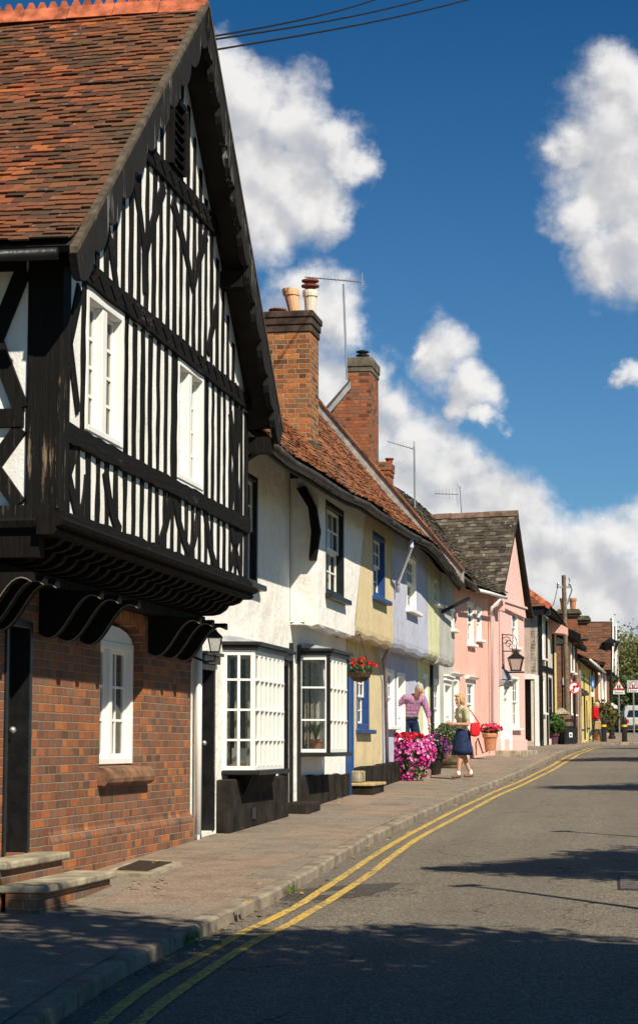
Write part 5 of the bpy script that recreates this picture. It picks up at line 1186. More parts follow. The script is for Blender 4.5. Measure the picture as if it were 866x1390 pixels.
RED = [leafmat('red_petal', (.62,.008,.012), .25, .25), leafmat('bright_red_petal', (.80,.02,.02), .25, .15)]
PUR = [leafmat('purple_petal', (.10,.012,.20), .2, .3), leafmat('violet_petal', (.20,.03,.32), .2, .3), PK[2]]
CRI = [leafmat('crimson_petal', (.55,.012,.06), .25, .25), leafmat('rose_petal', (.75,.05,.16), .25, .2)]
bp = G.hit(488, 912, .38); bc = G.P(bp[0], .38, bp[1])
HB = thing('hanging_basket', bc, 'hanging basket of red geraniums beside the blue framed window', 'hanging basket')
m = MB(); m.lathe(bc+Vector((0,0,-.16)), [(.03,0),(.10,.02),(.165,.08),(.19,.15),(.17,.16)], 14); m.build('basket', plain('coir_basket', (.07,.045,.025), .95, .4, 20, .9, 50), HB)
m = MB(); leafball(m, bc+Vector((0,0,.06)), (.22,.22,.12), 260, .06); m.build('foliage', LEAF, HB, keep=True)
m = MB(); 
for dx, dy, dz in ((-.18,-.05,.14),(-.08,.05,.16),(.05,-.03,.19),(.16,.02,.12),(.02,-.15,.1),(.22,-.05,.08),(-.1,-.12,.1),(.1,.1,.14)): blooms(m, bc+Vector((dx, dy, dz)), (.05,.05,.04), 12, .045, 2, top=-.3)
m.build('flowers', RED, HB, keep=True, kind='stuff')
m = MB(); m.tube([G.P(bp[0], .0, bp[1]+.55), G.P(bp[0], .40, bp[1]+.58)], .012, 5); [m.tube([bc+Vector((.17*math.cos(k), .17*math.sin(k), 0)), G.P(bp[0], .38, bp[1]+.57)], .004, 4) for k in (0, 2.1, 4.2)]; m.build('bracket', BLK, HB)
# petunia tub and the purple one behind it
def gpos(x, y): return gp(x, y)
tb_ = G.P(G.hit(553, 1030, .62)[0]-.0, .62, 0); tY = tb_.y; tb_ = Vector((tb_.x, 38.6, 0)); tb_.x = (560-433)/2778*38.6; tb_.z = zp(38.6)
FT = thing('flower_tub', tb_, 'stone tub spilling over with bright pink petunias at the lavender cottage', 'flower tub')
m = MB(); pot(m, tb_, .20, .42, 16); m.build('tub', STONE, FT)
m = MB(); leafball(m, tb_+Vector((0,0,.52)), (.40,.34,.30), 1300, .065, shell=.3); leafball(m, tb_+Vector((-.02,-.05,.22)), (.30,.28,.24), 500, .055, shell=.5); m.build('foliage', LEAF, FT, keep=True)
m = MB(); blooms(m, tb_+Vector((0,0,.50)), (.40,.36,.29), 430, .066, 4, top=-.8); blooms(m, tb_+Vector((-.12,-.10,.18)), (.17,.18,.22), 95, .06, 3, top=-.9); blooms(m, tb_+Vector((.15,-.12,.24)), (.14,.15,.20), 55, .055, 3, top=-.9); [blooms(m, tb_+Vector((R.uniform(-.4,.4), R.uniform(-.3,.1), R.uniform(.3,.8))), (.07,.06,.05), 7, R.uniform(.05,.085), 4, top=-.5) for _ in range(22)]; m.build('petunias', PK, FT, keep=True, kind='stuff')
m = MB(); blooms(m, tb_+Vector((-.1,0,.76)), (.30,.24,.10), 42, .10, 2, top=0.1); m.build('red_flowers', [CRI[0], RED[0]], FT, keep=True, kind='stuff')
t2 = Vector((0, 41.2, 0)); t2.x = (588-433)/2778*41.2; t2.z = zp(41.2)
FP = thing('flower_tub', t2, 'dark tub of purple and crimson petunias behind the pink ones', 'flower tub')
m = MB(); pot(m, t2, .19, .40, 14); m.build('tub', BLKM, FP)
m = MB(); leafball(m, t2+Vector((0,0,.52)), (.29,.27,.23), 700, .06, shell=.3); m.build('foliage', LEAFD, FP, keep=True)
m = MB(); blooms(m, t2+Vector((0,0,.52)), (.31,.29,.25), 170, .058, 3, top=-.8); m.build('petunias', PUR, FP, keep=True, kind='stuff')
# barrel with clipped bush
bb = Vector((0, 44.6, 0)); bb.x = (608-433)/2778*44.6; bb.z = zp(44.6)
BR = thing('barrel_planter', bb, 'half barrel with a round clipped bush standing behind the woman', 'planter')
m = MB(); m.lathe(bb, [(.26,0),(.30,.12),(.315,.25),(.30,.40),(.28,.48),(.25,.48),(.24,.42)], 18); m.build('barrel', plain('barrel_wood', (.13,.085,.045), .85, .4, 8, .8, 30), BR)
m = MB(); m.lathe(bb, [(.29,.08),(.303,.08),(.306,.12),(.292,.12)], 18); m.lathe(bb, [(.30,.36),(.318,.36),(.312,.40),(.30,.40)], 18); m.build('hoop', IRON, BR)
m = MB(); leafball(m, bb+Vector((0,0,.70)), (.33,.32,.29), 2600, .045, shell=.5); m.build('bush', leafmat('box_leaf', (.075,.11,.03)), BR, keep=True)
# terracotta pot on the pink doorstep
tp = P1.P(P1.hit(665, 1015, .55)[0], .55, 0); tp.z = gz1(5)+.09
TP = thing('flower_pot', tp, 'terracotta pot of crimson flowers on the step of the pink house', 'flower pot')
m = MB(); pot(m, tp, .18, .42, 16); m.build('pot', TERRA, TP)
m = MB(); leafball(m, tp+Vector((0,0,.48)), (.22,.2,.09), 260, .07); m.build('foliage', LEAF, TP, keep=True)
m = MB(); blooms(m, tp+Vector((0,0,.50)), (.27,.23,.13), 80, .08, 2, top=-.1); m.build('flowers', CRI, TP, keep=True, kind='stuff')
# boot scraper arch beside it
m = MB(); c = P1.P(P1.hit(655, 1015, .35)[0], .35, gz1(4)); m.tube([c+Vector((-.16,0,0)), c+Vector((-.17,0,.3)), c+Vector((-.12,0,.42)), c+Vector((.0,0,.05)), c+Vector((.12,0,.12))], .02, 6); m.build('boot_scraper', plain('rusty_iron', (.16,.07,.04), .8, .3, 9), label='curled rusty boot scraper left of the terracotta pot', cat='boot scraper')
# spider plant and packets inside the bays
sp = G.P(G.hit(421, 1000, .3)[0]+.0, .12, bz0+.02); sp = G.P(28.95, .16, bz0+.021)
SPT = thing('house_plant', sp, 'spider plant in a terracotta pot on the sill inside the square bay window', 'plant')
m = MB(); pot(m, sp, .10, .17, 12); m.build('pot', TERRA, SPT)
m = MB()
for i in range(46):
    a = R.uniform(0, 6.3); r = R.uniform(.12, .26); d = Vector((math.cos(a), math.sin(a), 0)); s = Vector((-d.y, d.x, 0)); pts = [sp+Vector((0,0,.16))+d*(r*t)+Vector((0,0,.24*math.sin(2.4*t)*R.uniform(.6,1.1))) for t in (0,.25,.5,.75,1)]
    for j in range(4): w0, w1 = .011*(1-j/4), .011*(1-(j+1)/4); m.add([pts[j]-s*w0, pts[j]+s*w0, pts[j+1]+s*w1, pts[j+1]-s*w1], [(0,1,2,3)])
m.build('leaves', LEAFL, SPT, keep=True)
pk = G.P(bx0+.30, .14, zb0+.022); PKT = thing('packet', pk, 'small colourful packet on the window board of the bow window', 'packet')
m = MB(); m.wbox(pk, .17, .06, 0, .24, -.4); m.build('box', plain('packet_white', (.6,.62,.55), .5), PKT)
m = MB(); m.wbox(pk, .172, .062, .01, .06, -.4, 0); m.build('band', plain('packet_orange', (.7,.35,.05), .5), PKT)
m = MB(); m.wbox(pk+Vector((.02,0,0)), .10, .066, .15, .225, -.4, 0); m.build('patch', plain('packet_blue', (.05,.35,.6), .5), PKT)
# plants by the beige house
for (x, Y, r, h, mat_, lab, pm) in ((750, 68, .45, .75, LEAF, 'leafy shrub in a purple pot outside the beige house', plain('purple_pot', (.09,.03,.05), .6)), (757.5, 69.5, .28, .4, LEAFL, 'small light green plant in a blue pot outside the beige house', plain('navy_pot', (.02,.025,.06), .5))):
    b0 = at(x, Y); T_ = thing('potted_plant', b0, lab, 'plant'); m = MB(); pot(m, b0, .22*r/.45, .36, 12); m.build('pot', pm, T_); m = MB(); leafball(m, b0+Vector((0,0,.36+h*.4)), (r, r, h*.5), 900, .12, shell=.3); m.build('foliage', mat_, T_, keep=True)
b0 = at(813, 88); T_ = thing('potted_plant', b0, 'tall reddish and green shrub in front of the gabled brick house', 'plant'); m = MB(); pot(m, b0, .3, .4, 12); m.build('pot', TERRA, T_); m = MB(); leafball(m, b0+Vector((0,0,1.0)), (.9,.8,.75), 900, .2, shell=.2); m.build('foliage', leafmat('bronze_leaf', (.10,.09,.03)), T_, keep=True)
b0 = at(822, 94); T_ = thing('potted_plant', b0, 'spiky dark red plant beside the lamp post', 'plant'); m = MB(); pot(m, b0, .3, .4, 12); m.build('pot', STONE, T_); m = MB()
for i in range(60):
    a = R.uniform(0, 6.3); e = R.uniform(.3, 1.3); d = Vector((math.cos(a)*math.cos(e), math.sin(a)*math.cos(e), math.sin(e))); s = d.cross(Vector((0,0,1))).normalized()*.035; m.add([b0+Vector((0,0,.4))-s, b0+Vector((0,0,.4))+s, b0+Vector((0,0,.4))+d*1.1], [(0,1,2)])
m.build('leaves', leafmat('dark_red_leaf', (.09,.03,.025)), T_, keep=True)
# bollards
YB = plain('reflective_yellow', (.75,.45,.03), .4, .05)
def bollard(p, label):
    t = thing('bollard', p, label, 'bollard', 'black bollards along the kerb build-out')
    m = MB(); m.lathe(p, [(.125,0),(.125,.05),(.11,.06),(.108,.70),(.118,.71),(.118,.74),(.108,.745),(.106,.83),(.118,.835),(.118,.86),(.09,.90),(.10,.93),(.09,.97),(.03,.99)], 16); m.build('post', BLK, t, smooth=False)
    m = MB(); m.lathe(p, [(.11,.60),(.1115,.60),(.1115,.685),(.11,.685)], 16); m.build('reflective_band', YB, t); return t
bollard(at(819, 83.5), 'black bollard with a yellow band right beside the walking person in red')
bollard(at(847, 83.5), 'black bollard with a yellow band nearest the silver car')
bollard(at(802.5, 90), 'black bollard half hidden behind the walking person in red')
# no entry for turning sign
sp0 = at(780, 72); SG = thing('road_sign', sp0, 'red ringed round sign with a diagonal bar on a black post by the bin', 'road sign')
zt = CZ+(1011-920)/2778*72; zc = CZ+(1011-934)/2778*72; RS = .215
SW = plain('sign_white', (.78,.78,.76), .4, .03); SRD = plain('sign_red', (.62,.03,.04), .4, .05); SBK = plain('sign_black', (.02,.02,.02), .4)
m = MB(); m.tube([sp0, Vector((sp0.x, sp0.y, zt))], .045, 10); m.build('post', BLK, SG); m = MB(); m.tube([sp0+Vector((0,0,.02)), sp0+Vector((0,0,.55))], .085, 10); m.build('post_base', BLK, SG)
def disc(mb, c, r0, r1, y, n=28):
    vs = []
    for k in range(n):
        a = 2*math.pi*k/n
        for r in (r0, r1): 
            for yy in (y, y+.008): vs.append(c+Vector((r*math.cos(a), -yy, r*math.sin(a))))
    fs = []
    for k in range(n):
        a, b = 4*k, 4*((k+1) % n); fs += [(a+1, a+3, b+3, b+1), (a, b, b+2, a+2), (a+2, b+2, b+3, a+3), (a, a+1, b+1, b)]
    mb.add(vs, fs)
c = Vector((sp0.x, sp0.y-.05, zc))
m = MB(); disc(m, c, .0, RS, 0); m.build('sign_plate', SW, SG); m = MB(); disc(m, c, RS*.80, RS, .01); m.build('red_ring', SRD, SG)
def ybar(mb, c, pts, y): mb.prism([c+Vector((x, -y, z)) for x, z in pts], [c+Vector((x, -y-.006, z)) for x, z in pts])
m = MB(); ybar(m, c, [(-.05,-.14),(-.01,-.14),(-.01,.02),(.08,.02),(.08,-.03),(.16,.05),(.08,.12),(.08,.07),(-.05,.07)], .009); m.build('arrow', SBK, SG)
m = MB(); ybar(m, c, [(-.14,-.11),(-.11,-.14),(.14,.11),(.11,.14)], .017); m.build('red_bar', SRD, SG)
# telegraph pole
tp0 = at(770.5, 70.8); TPO = thing('telegraph_pole', tp0, 'tall weathered wooden telegraph pole in front of the brick house', 'pole')
zt = CZ+(1011-785)/2778*70.8+.1; m = MB(); ex = (766.5-433)/2778*70.8; m.tube([tp0, Vector((ex, 70.8, zt))], [.10, .075], 12); m.build('pole', plain('pole_wood', (.16,.12,.08), .9, .3, 7, .7, 20), TPO)
m = MB(); top = Vector((ex, 70.8, zt)); m.wbox(top+Vector((0,0,-.45)), .5, .08, 0, .08, .2); [m.lathe(top+Vector((k,.0,-.36)), [(.03,0),(.05,.05),(.03,.1)], 8) for k in (-.2,.2)]; m.tube([top+Vector((.18,0,-.1)), top+Vector((.28,0,-.5)), top+Vector((.12,0,-1.0))], .03, 6); m.build('crossarm', STEEL, TPO)
# litter bin
lb = at(772.5, 69.0); LBN = thing('litter_bin', lb, 'black litter bin with a white emblem beside the red ringed sign', 'litter bin')
m = MB(); m.wbox(lb, .40, .38, 0, .56, .1); m.wbox(lb, .43, .41, .561, .60, .1); [m.wbox(lb+Vector((dx, dy, 0)), .04, .04, .601, .74, .1) for dx in (-.17,.17) for dy in (-.16,.16)]; bev(m.build('body', BLK, LBN), .015)
m = MB(); m.wbox(lb, .43, .41, .741, .79, .1); m.wbox(lb, .37, .35, .791, .83, .1, 0, .7); bev(m.build('lid', BLK, LBN), .015)
m = MB(); m.wbox(lb+Vector((0.019,-.196,0)), .11, .008, .22, .38, .1); m.build('emblem', SW, LBN); m = MB(); m.wbox(lb+Vector((0.02,-.206,0)), .05, .006, .27, .33, .1); m.build('emblem_figure', SBK, LBN)
# brick pier and low wall by the alley
bp0 = at(762.5, 69.8); bp0.x -= .05; BP = thing('gate_pier', bp0, 'low brick gate pier with a stone cap beside the litter bin', 'pier')
m = MB(); m.wbox(bp0, .42, .42, -.2, 1.0, .2); m.build('pier', BRF, BP); m = MB(); m.wbox(bp0, .50, .50, 1.001, 1.07, .2); m.wbox(bp0, .40, .40, 1.071, 1.2, .2, 0, .4); m.build('cap', STONE, BP)
m = MB(); m.wbox(bp0+Vector((-.75,.4,0)), 1.0, .06, 0, 1.0, .2); bev(m.build('alley_gate', BLK, label='dark timber gate beside the brick pier', cat='gate'), .01)
# street name plate on brick house
np_ = F4.P(0, 0, 0); m = MB(); a = F4.hits(763, 920, -.05); b = F4.hits(771.5, 930, -.05); m.polyo(F4, [(a[0], a[1]), (min(b[0], -.02), a[1]), (min(b[0], -.02), b[1]), (a[0], b[1])], -.05, -.01); m.build('street_sign', plain('grey_sign', (.45,.46,.46), .5), BH)
# blue round arrow sign
q = at(803.6, 86); BS = thing('blue_sign', q, 'round blue sign with a white arrow hung on the yellow house front', 'road sign')
zc = CZ+(1011-927)/2778*86; a_ = math.radians(68); cx = Vector(((803.6-433)/2778*86, 86, zc))
def rotp(p, c, a): d = p-c; return c+Vector((d.x*math.cos(a)-d.y*math.sin(a), d.x*math.sin(a)+d.y*math.cos(a), d.z))
m = MB(); disc(m, cx, 0, .32, 0); m.v = [rotp(v, cx, a_) for v in m.v]; m.build('plate', plain('sign_blue', (.02,.16,.48), .4), BS)
m = MB(); ybar(m, cx, [(-.04,.2),(.04,.2),(.04,-.04),(.14,-.04),(0,-.22),(-.14,-.04),(-.04,-.04)], .01); m.v = [rotp(v, cx, a_) for v in m.v]; m.build('arrow', SW, BS)
m = MB(); m.tube([Vector((cx.x+.0, cx.y+.08, q.z)), Vector((cx.x, cx.y+.08, zc+.5))], .04, 8); m.build('post', BLK, BS)
m = MB(); m.wbox(cx+Vector((0,0,-.60)), .4, .02, 0, .2, a_); m.build('sub_plate', SW, BS)
# school signs
def tri_sign(x, Y, zc_px, half_w, label, words, backing=None, post=True):
    b0 = at(x, Y); zc = CZ+(1011-zc_px)/2778*Y; T_ = thing('warning_sign', b0, label, 'road sign'); c = Vector((b0.x, Y-.06, zc)); w = half_w; h = w*1.7
    if post: m = MB(); m.tube([b0, Vector((b0.x, Y, zc+h*.6))], .045, 8); m.build('post', plain('grey_post', (.22,.22,.22), .5) if 'grey_post' not in bpy.data.materials else bpy.data.materials['grey_post'], T_)
    if backing: m = MB(); ybar(m, c, [(-w*1.35,-h*.95),(w*1.35,-h*.95),(w*1.35,h*.62),(-w*1.35,h*.62)], -.03); m.build('backing_board', backing, T_)
    tri = lambda k: [(-w*k, -h*.42*k+.0), (w*k, -h*.42*k), (0, h*.5*k+.04*k)]
    m = MB(); ybar(m, c, tri(1), 0); m.build('red_triangle', SRD, T_); m = MB(); ybar(m, c+Vector((0,0,-.0)), tri(.72), .01); m.build('white_face', SW, T_)
    m = MB()
    for dx, s in ((-.09, 1), (.09, .85)):
        k = w/.5; ybar(m, c, [((dx-.05)*k, -.28*k*1), ((dx-.02)*k, -.28*k), (dx*k, -.16*k), ((dx+.04)*k, -.28*k), ((dx+.07)*k, -.28*k), ((dx+.04)*k, -.02*k*s), ((dx+.08)*k, -.10*k*s), ((dx+.04)*k, .05*k*s), ((dx-.03)*k, .05*k*s), ((dx-.08)*k, -.08*k)], .018)
        disc(m, c+Vector((dx*k+.005, 0, .10*k*s)), 0, .035*k, .018, 10)
    m.build('children_symbol', SBK, T_)
    m = MB(); ybar(m, c, [(-w*.98,-h*.9),(w*.98,-h*.9),(w*.98,-h*.52),(-w*.98,-h*.52)], .0); m.build('text_plate', SW, T_)
    cu = bpy.data.curves.new('lettering', 'FONT'); cu.body = words; cu.size = h*.34; cu.align_x = 'CENTER'; cu.align_y = 'CENTER'; cu.extrude = .003; cu.materials.append(SBK)
    o = bpy.data.objects.new('lettering_curve', cu); COL.objects.link(o); me_ = bpy.data.meshes.new_from_object(o.evaluated_get(bpy.context.evaluated_depsgraph_get())); bpy.data.objects.remove(o); o = bpy.data.objects.new('lettering', me_); COL.objects.link(o); o.parent = T_; o.location = c+Vector((0,-.016,-h*.71))-T_.location; o.rotation_euler = (math.pi/2, 0, 0)
    return T_
tri_sign(840.2, 108, 931, .30, 'children warning triangle with a School plate on a slim post beside the lamp', 'School')
tri_sign(860, 106, 930.5, .24, 'grey backed children warning sign at the right edge, above the silver car', 'School', plain('sign_grey', (.36,.38,.36), .5))
# street lamp
l0 = at(830, 92); SL_ = thing('street_lamp', l0, 'tall black lamp post with a lantern head in front of the trees', 'street lamp'); zt = CZ+(1011-885)/2778*92
m = MB(); m.lathe(l0, [(.16,0),(.16,.1),(.12,.15),(.12,1.1),(.075,1.2),(.065,zt-l0.z),(.0651,zt-l0.z+.01)], 12); m.build('post', BLK, SL_)
m = MB(); g = MB(); lantern(m, g, Vector((l0.x, 92, zt)), .62, .62); m.build('lantern_head', BLK, SL_); g.build('glass', LGL, SL_, keep=True)
# ================================================================ vehicles
SILV = plain('silver_car_paint', (.47,.47,.46), .3, .03, 2, spec=.5); WVAN = plain('white_van_paint', (.72,.73,.73), .3, .03, 2, spec=.5)
DGL = plain('dark_car_glass', (.012,.014,.016), .06, .1, 1, spec=.8); TYRE = plain('tyre_rubber', (.02,.02,.02), .85); PLAST = plain('black_plastic', (.025,.025,.025), .6); TAIL = plain('tail_light_red', (.45,.01,.01), .2, .1, spec=.6)
def car(c, rot, W, Lh, Hh, paint, label, cat, name, van=False):
    """rear faces -y before rotation; sections follow the car's length"""
    T_ = thing(name, c, label, cat)
    ca, sa = math.cos(rot), math.sin(rot)
    def Wp(x, y, z): return Vector((c[0]+x*ca-y*sa, c[1]+x*sa+y*ca, c[2]+z))
    def sec(y, zb, zt, w, rnd=.12, inset=0):
        w2 = w/2; pts = [(-w2+.06, zb), (-w2, zb+.15), (-w2, lerp(zb, zt, .6)), (-w2+inset*.5, zt-rnd), (-w2+inset+rnd*.8, zt), (w2-inset-rnd*.8, zt), (w2-inset*.5, zt-rnd), (w2, lerp(zb, zt, .6)), (w2, zb+.15), (w2-.06, zb)]
        return [Wp(x, y, z) for x, z in pts]
    def loft(secs):
        mb = MB(); n = len(secs[0]); vs = [v for s in secs for v in s]; fs = [(i*n+k, i*n+(k+1) % n, (i+1)*n+(k+1) % n, (i+1)*n+k) for i in range(len(secs)-1) for k in range(n)]+[tuple(range(n)), tuple(range((len(secs)-1)*n, len(secs)*n))]
        mb.add(vs, fs); return mb
    bel = Hh*(.56 if not van else .5); g0 = .28
    body = loft([sec(0, g0+.12, bel-.05, W*.90), sec(.08, g0, bel, W*.97), sec(.5, g0, bel+.02, W), sec(Lh*.6, g0, bel+.02, W), sec(Lh*.72, g0, bel-.03, W*.99), sec(Lh*.95, g0, bel-.18, W*.94), sec(Lh, g0+.1, bel-.3, W*.84)]); o = body.build('body', paint, T_); bev(o, .05, 3)
    e = .12 if not van else .03; fy = .64 if not van else .80
    cab = loft([sec(.10 if not van else .04, bel-.06, Hh-.10, W*.93, .08, .12), sec(.42 if not van else .12, bel-.04, Hh-.01, W*.95, .08, .12), sec(Lh*.35, bel-.04, Hh, W*.95, .08, .12), sec(Lh*(fy-.12), bel-.04, Hh-.05, W*.94, .08, .12), sec(Lh*fy, bel-.04, bel+.03, W*.92, .02, .05)]); o = cab.build('cabin', paint, T_); bev(o, .04, 3)
    m = MB(); y0 = .055 if not van else .0; zb_, zt_ = bel+.07, Hh-.17
    m.hexa([Wp(-W*.39, y0, zb_), Wp(W*.39, y0, zb_), Wp(W*.39, y0+.10, zb_), Wp(-W*.39, y0+.10, zb_), Wp(-W*.33, y0+.06, zt_), Wp(W*.33, y0+.06, zt_), Wp(W*.33, y0+.2, zt_), Wp(-W*.33, y0+.2, zt_)])
    o = m.build('rear_window', DGL, T_); bev(o, .03, 2)
    m = MB()
    for sd in (-1, 1):
        x = sd*(W*.475-.045)
        for a, b in ((.45, Lh*.26), (Lh*.29, Lh*.44), (Lh*.46, Lh*(fy-.14))):
            m.hexa([Wp(x, a, bel+.05), Wp(x, b, bel+.05), Wp(x+sd*.055, b, bel+.05), Wp(x+sd*.055, a, bel+.05), Wp(x-sd*.07, a+.06, Hh-.17), Wp(x-sd*.07, b-.04, Hh-.17), Wp(x-sd*.02, b-.04, Hh-.17), Wp(x-sd*.02, a+.06, Hh-.17)])
    m.build('side_windows', DGL, T_)
    for sd in (-1, 1):
        m = MB(); x = sd*W*.40; m.hexa([Wp(x-.12, -.03, bel-.30), Wp(x+.12, -.03, bel-.30), Wp(x+.10, .12, bel-.30), Wp(x-.12, .12, bel-.30), Wp(x-.10, -.01, bel-.06), Wp(x+.12, -.01, bel-.06), Wp(x+.10, .12, bel-.06), Wp(x-.1, .12, bel-.06)]); bev(m.build('tail_light', TAIL, T_), .02)
        m = MB(); m.hexa([Wp(sd*W*.5, Lh*.58, bel+.02), Wp(sd*(W*.5+.18), Lh*.58, bel+.02), Wp(sd*(W*.5+.18), Lh*.60, bel+.02), Wp(sd*W*.5, Lh*.60, bel+.02), Wp(sd*W*.5, Lh*.58, bel+.17), Wp(sd*(W*.5+.18), Lh*.58, bel+.17), Wp(sd*(W*.5+.18), Lh*.60, bel+.17), Wp(sd*W*.5, Lh*.60, bel+.17)]); bev(m.build('wing_mirror', paint, T_), .02)
        for y in (.82, Lh-.9):
            m = MB(); x = sd*(W/2-.12); m.tube([Wp(x-.11, y, .34), Wp(x+.13, y, .34)], .34, 22); w_ = m.build('tyre', TYRE, T_)
            m = MB(); m.tube([Wp(x+sd*.131, y, .34), Wp(x+sd*.14, y, .34)], .21, 14); m.build('rim', STEEL, w_)
    m = MB(); m.hexa([Wp(-W*.47, -.06, .34), Wp(W*.47, -.06, .34), Wp(W*.47, .2, .34), Wp(-W*.47, .2, .34), Wp(-W*.47, -.06, .56), Wp(W*.47, -.06, .56), Wp(W*.47, .2, .56), Wp(-W*.47, .2, .56)]); bev(m.build('bumper', PLAST, T_), .04, 2)
    m = MB(); m.hexa([Wp(-.27, -.03, bel-.36), Wp(.27, -.03, bel-.36), Wp(.27, .02, bel-.36), Wp(-.27, .02, bel-.36), Wp(-.27, -.02, bel-.24), Wp(.27, -.02, bel-.24), Wp(.27, .02, bel-.24), Wp(-.27, .02, bel-.24)]); m.build('number_plate', YB, T_)
    return T_
c = at(869, 119); c.z = zp(119)+RZ+.02; car(c, -.10, 1.95, 4.6, 1.72, SILV, 'silver estate car seen from behind with a dark rear window and yellow plate', 'car', 'parked_car')
c = at(838.5, 133); c.z = zp(133)+RZ; car(c, -.12, 1.9, 4.8, 1.95, WVAN, 'white van parked beyond the lamp post, left of the silver car', 'van', 'parked_van', True)
# ================================================================ wires
WIR = plain('black_cable', (.01,.01,.01), .6)
ga_ = [ (264,82,.95),(262,88,.95),(260,95,.95)]
for (x, y, o), (xe, ye) in zip([(286,50,1.0),(288,54,1.0),(290,68,1.0)], [(475,0),(532,0),(585,2)]):
    s, z = G.hit(x, y, o); A0 = G.P(s, o, z); r_ = ray(xe, ye); B0 = Vector((r_[0]*26, r_[1]*26, CZ+r_[2]*26)); B1 = A0+(B0-A0)*1.9
    s2, z2 = G.hit(x-34, y+16, OU+.06); A1 = G.P(s2, OU+.06, z2)
    pts = [A1, A0]+[A0+(B1-A0)*t+Vector((0,0,-.10*math.sin(math.pi*t))) for t in [i/16 for i in range(1, 17)]]
    m = MB(); m.tube(pts, .011, 5); m.build('overhead_cable', WIR, label='black cable running from the timbered gable up across the sky', cat='cable', group='overhead cables at the timbered gable')
top = Vector((ex, 71.5, zt)) if False else TPO.location+Vector((ex-tp0.x, 0, CZ+(1011-785)/2778*70.8-.2-tp0.z))
for dx, (xx, yy, YY) in ((-.2, (748, 826, 66)), ):
    r_ = ray(xx, yy); k = YY/r_[1]; E_ = Vector((r_[0]*k, YY, CZ+r_[2]*k)); m = MB(); m.tube([lerp(top+Vector((dx,0,0)), E_, i/8)+Vector((0,0,-.12*math.sin(math.pi*i/8))) for i in range(9)], .012, 4); m.build('telephone_wire', WIR, label='thin telephone wire from the wooden pole to the beige house', cat='cable')
# ================================================================ trees
BARK = plain('bark', (.10,.075,.05), .95, .4, 5, 1.0, 18)
def tree(base, h, rad, label, leaf, nl=9000, ls=.22, clumps=26, seed=1, trunk=.3, low=.25, sq=1.0, group='trees at the end of the street', cz=None):
    rr = random.Random(seed); base = Vector(base); T_ = thing('tree', base, label, 'tree', group); m = MB(); top = base+Vector((0,0,h*.72))
    m.tube([base, base+Vector((.1,0,h*.25)), base+Vector((-.1,.1,h*.5)), top], [trunk, trunk*.75, trunk*.5, trunk*.15], 10); cs = []
    for i in range(clumps):
        a = rr.uniform(0, 6.3); u = rr.uniform(0, 1); rr_ = rad*math.sqrt(rr.uniform(.05, 1))*(1-.55*abs(u-.35)); p = base+Vector((rr_*math.cos(a), rr_*math.sin(a)*sq, h*(low+(1-low)*u*.93)))
        cs.append((p, rad*rr.uniform(.22, .42)))
        s = base+Vector((0,0,h*rr.uniform(.3,.6)*.9)); m.tube([s, lerp(s, p, .5)+Vector((0,0,-.2)), p], [trunk*.28, trunk*.16, .02], 5)
    m.build('trunk', BARK, T_)
    m = MB(); per = nl//clumps
    for p, r in cs: leafball(m, p, (r*1.1, r*1.1, r*.85), int(per*.7), ls, 0, rr, shell=.15)
    for p, r in cs: leafball(m, p, (r*1.7, r*1.7, r*1.3), int(per*.3), ls*.9, 0, rr, shell=.6)
    m.build('crown', leaf, T_, keep=True); return T_
TL = [leafmat('tree_leaf_mid', (.12,.15,.04), .35), leafmat('tree_leaf_olive', (.20,.20,.075), .35), leafmat('tree_leaf_dark', (.07,.10,.028), .3)]
for (x, Y, tx, h_px, rad, mi, sd, lab) in ((846,150,0,868,4.6,1,3,'broad olive green tree rising behind the school signs'),(870,142,0,872,5.0,1,5,'tall light tree at the right edge of the picture'),(822,165,0,885,4.2,0,8,'mid green tree behind the roof of the gabled brick house'),(858,128,0,925,3.2,2,13,'dark bushy tree low behind the silver car'),(836,128,0,935,2.2,2,21,'dark small tree behind the lamp post'),(800,180,0,866,5.5,1,34,'pale green tree top showing above the far ridge')):
    b0 = at(x, Y); h = CZ+(1011-h_px)/2778*Y-b0.z; tree(b0, h, rad, lab, TL[mi], 10000 if Y < 160 else 7000, .30, 30, sd, .35, .12)
for i, (x, Y) in enumerate(((842,118),(853,126),(862,124),(835,140),(872,130),(850,140))):
    b0 = at(x, Y); 
m = MB()
for i in range(9):
    b0 = at(834+i*6, 146); leafball(m, b0+Vector((0,0,1.3)), (2.0,1.4,1.8), 1400, .25, 0, R, shell=.3)
m.build('hedge', TL[2], label='dense dark hedge closing the view behind the parked vehicles', cat='hedge', keep=True)
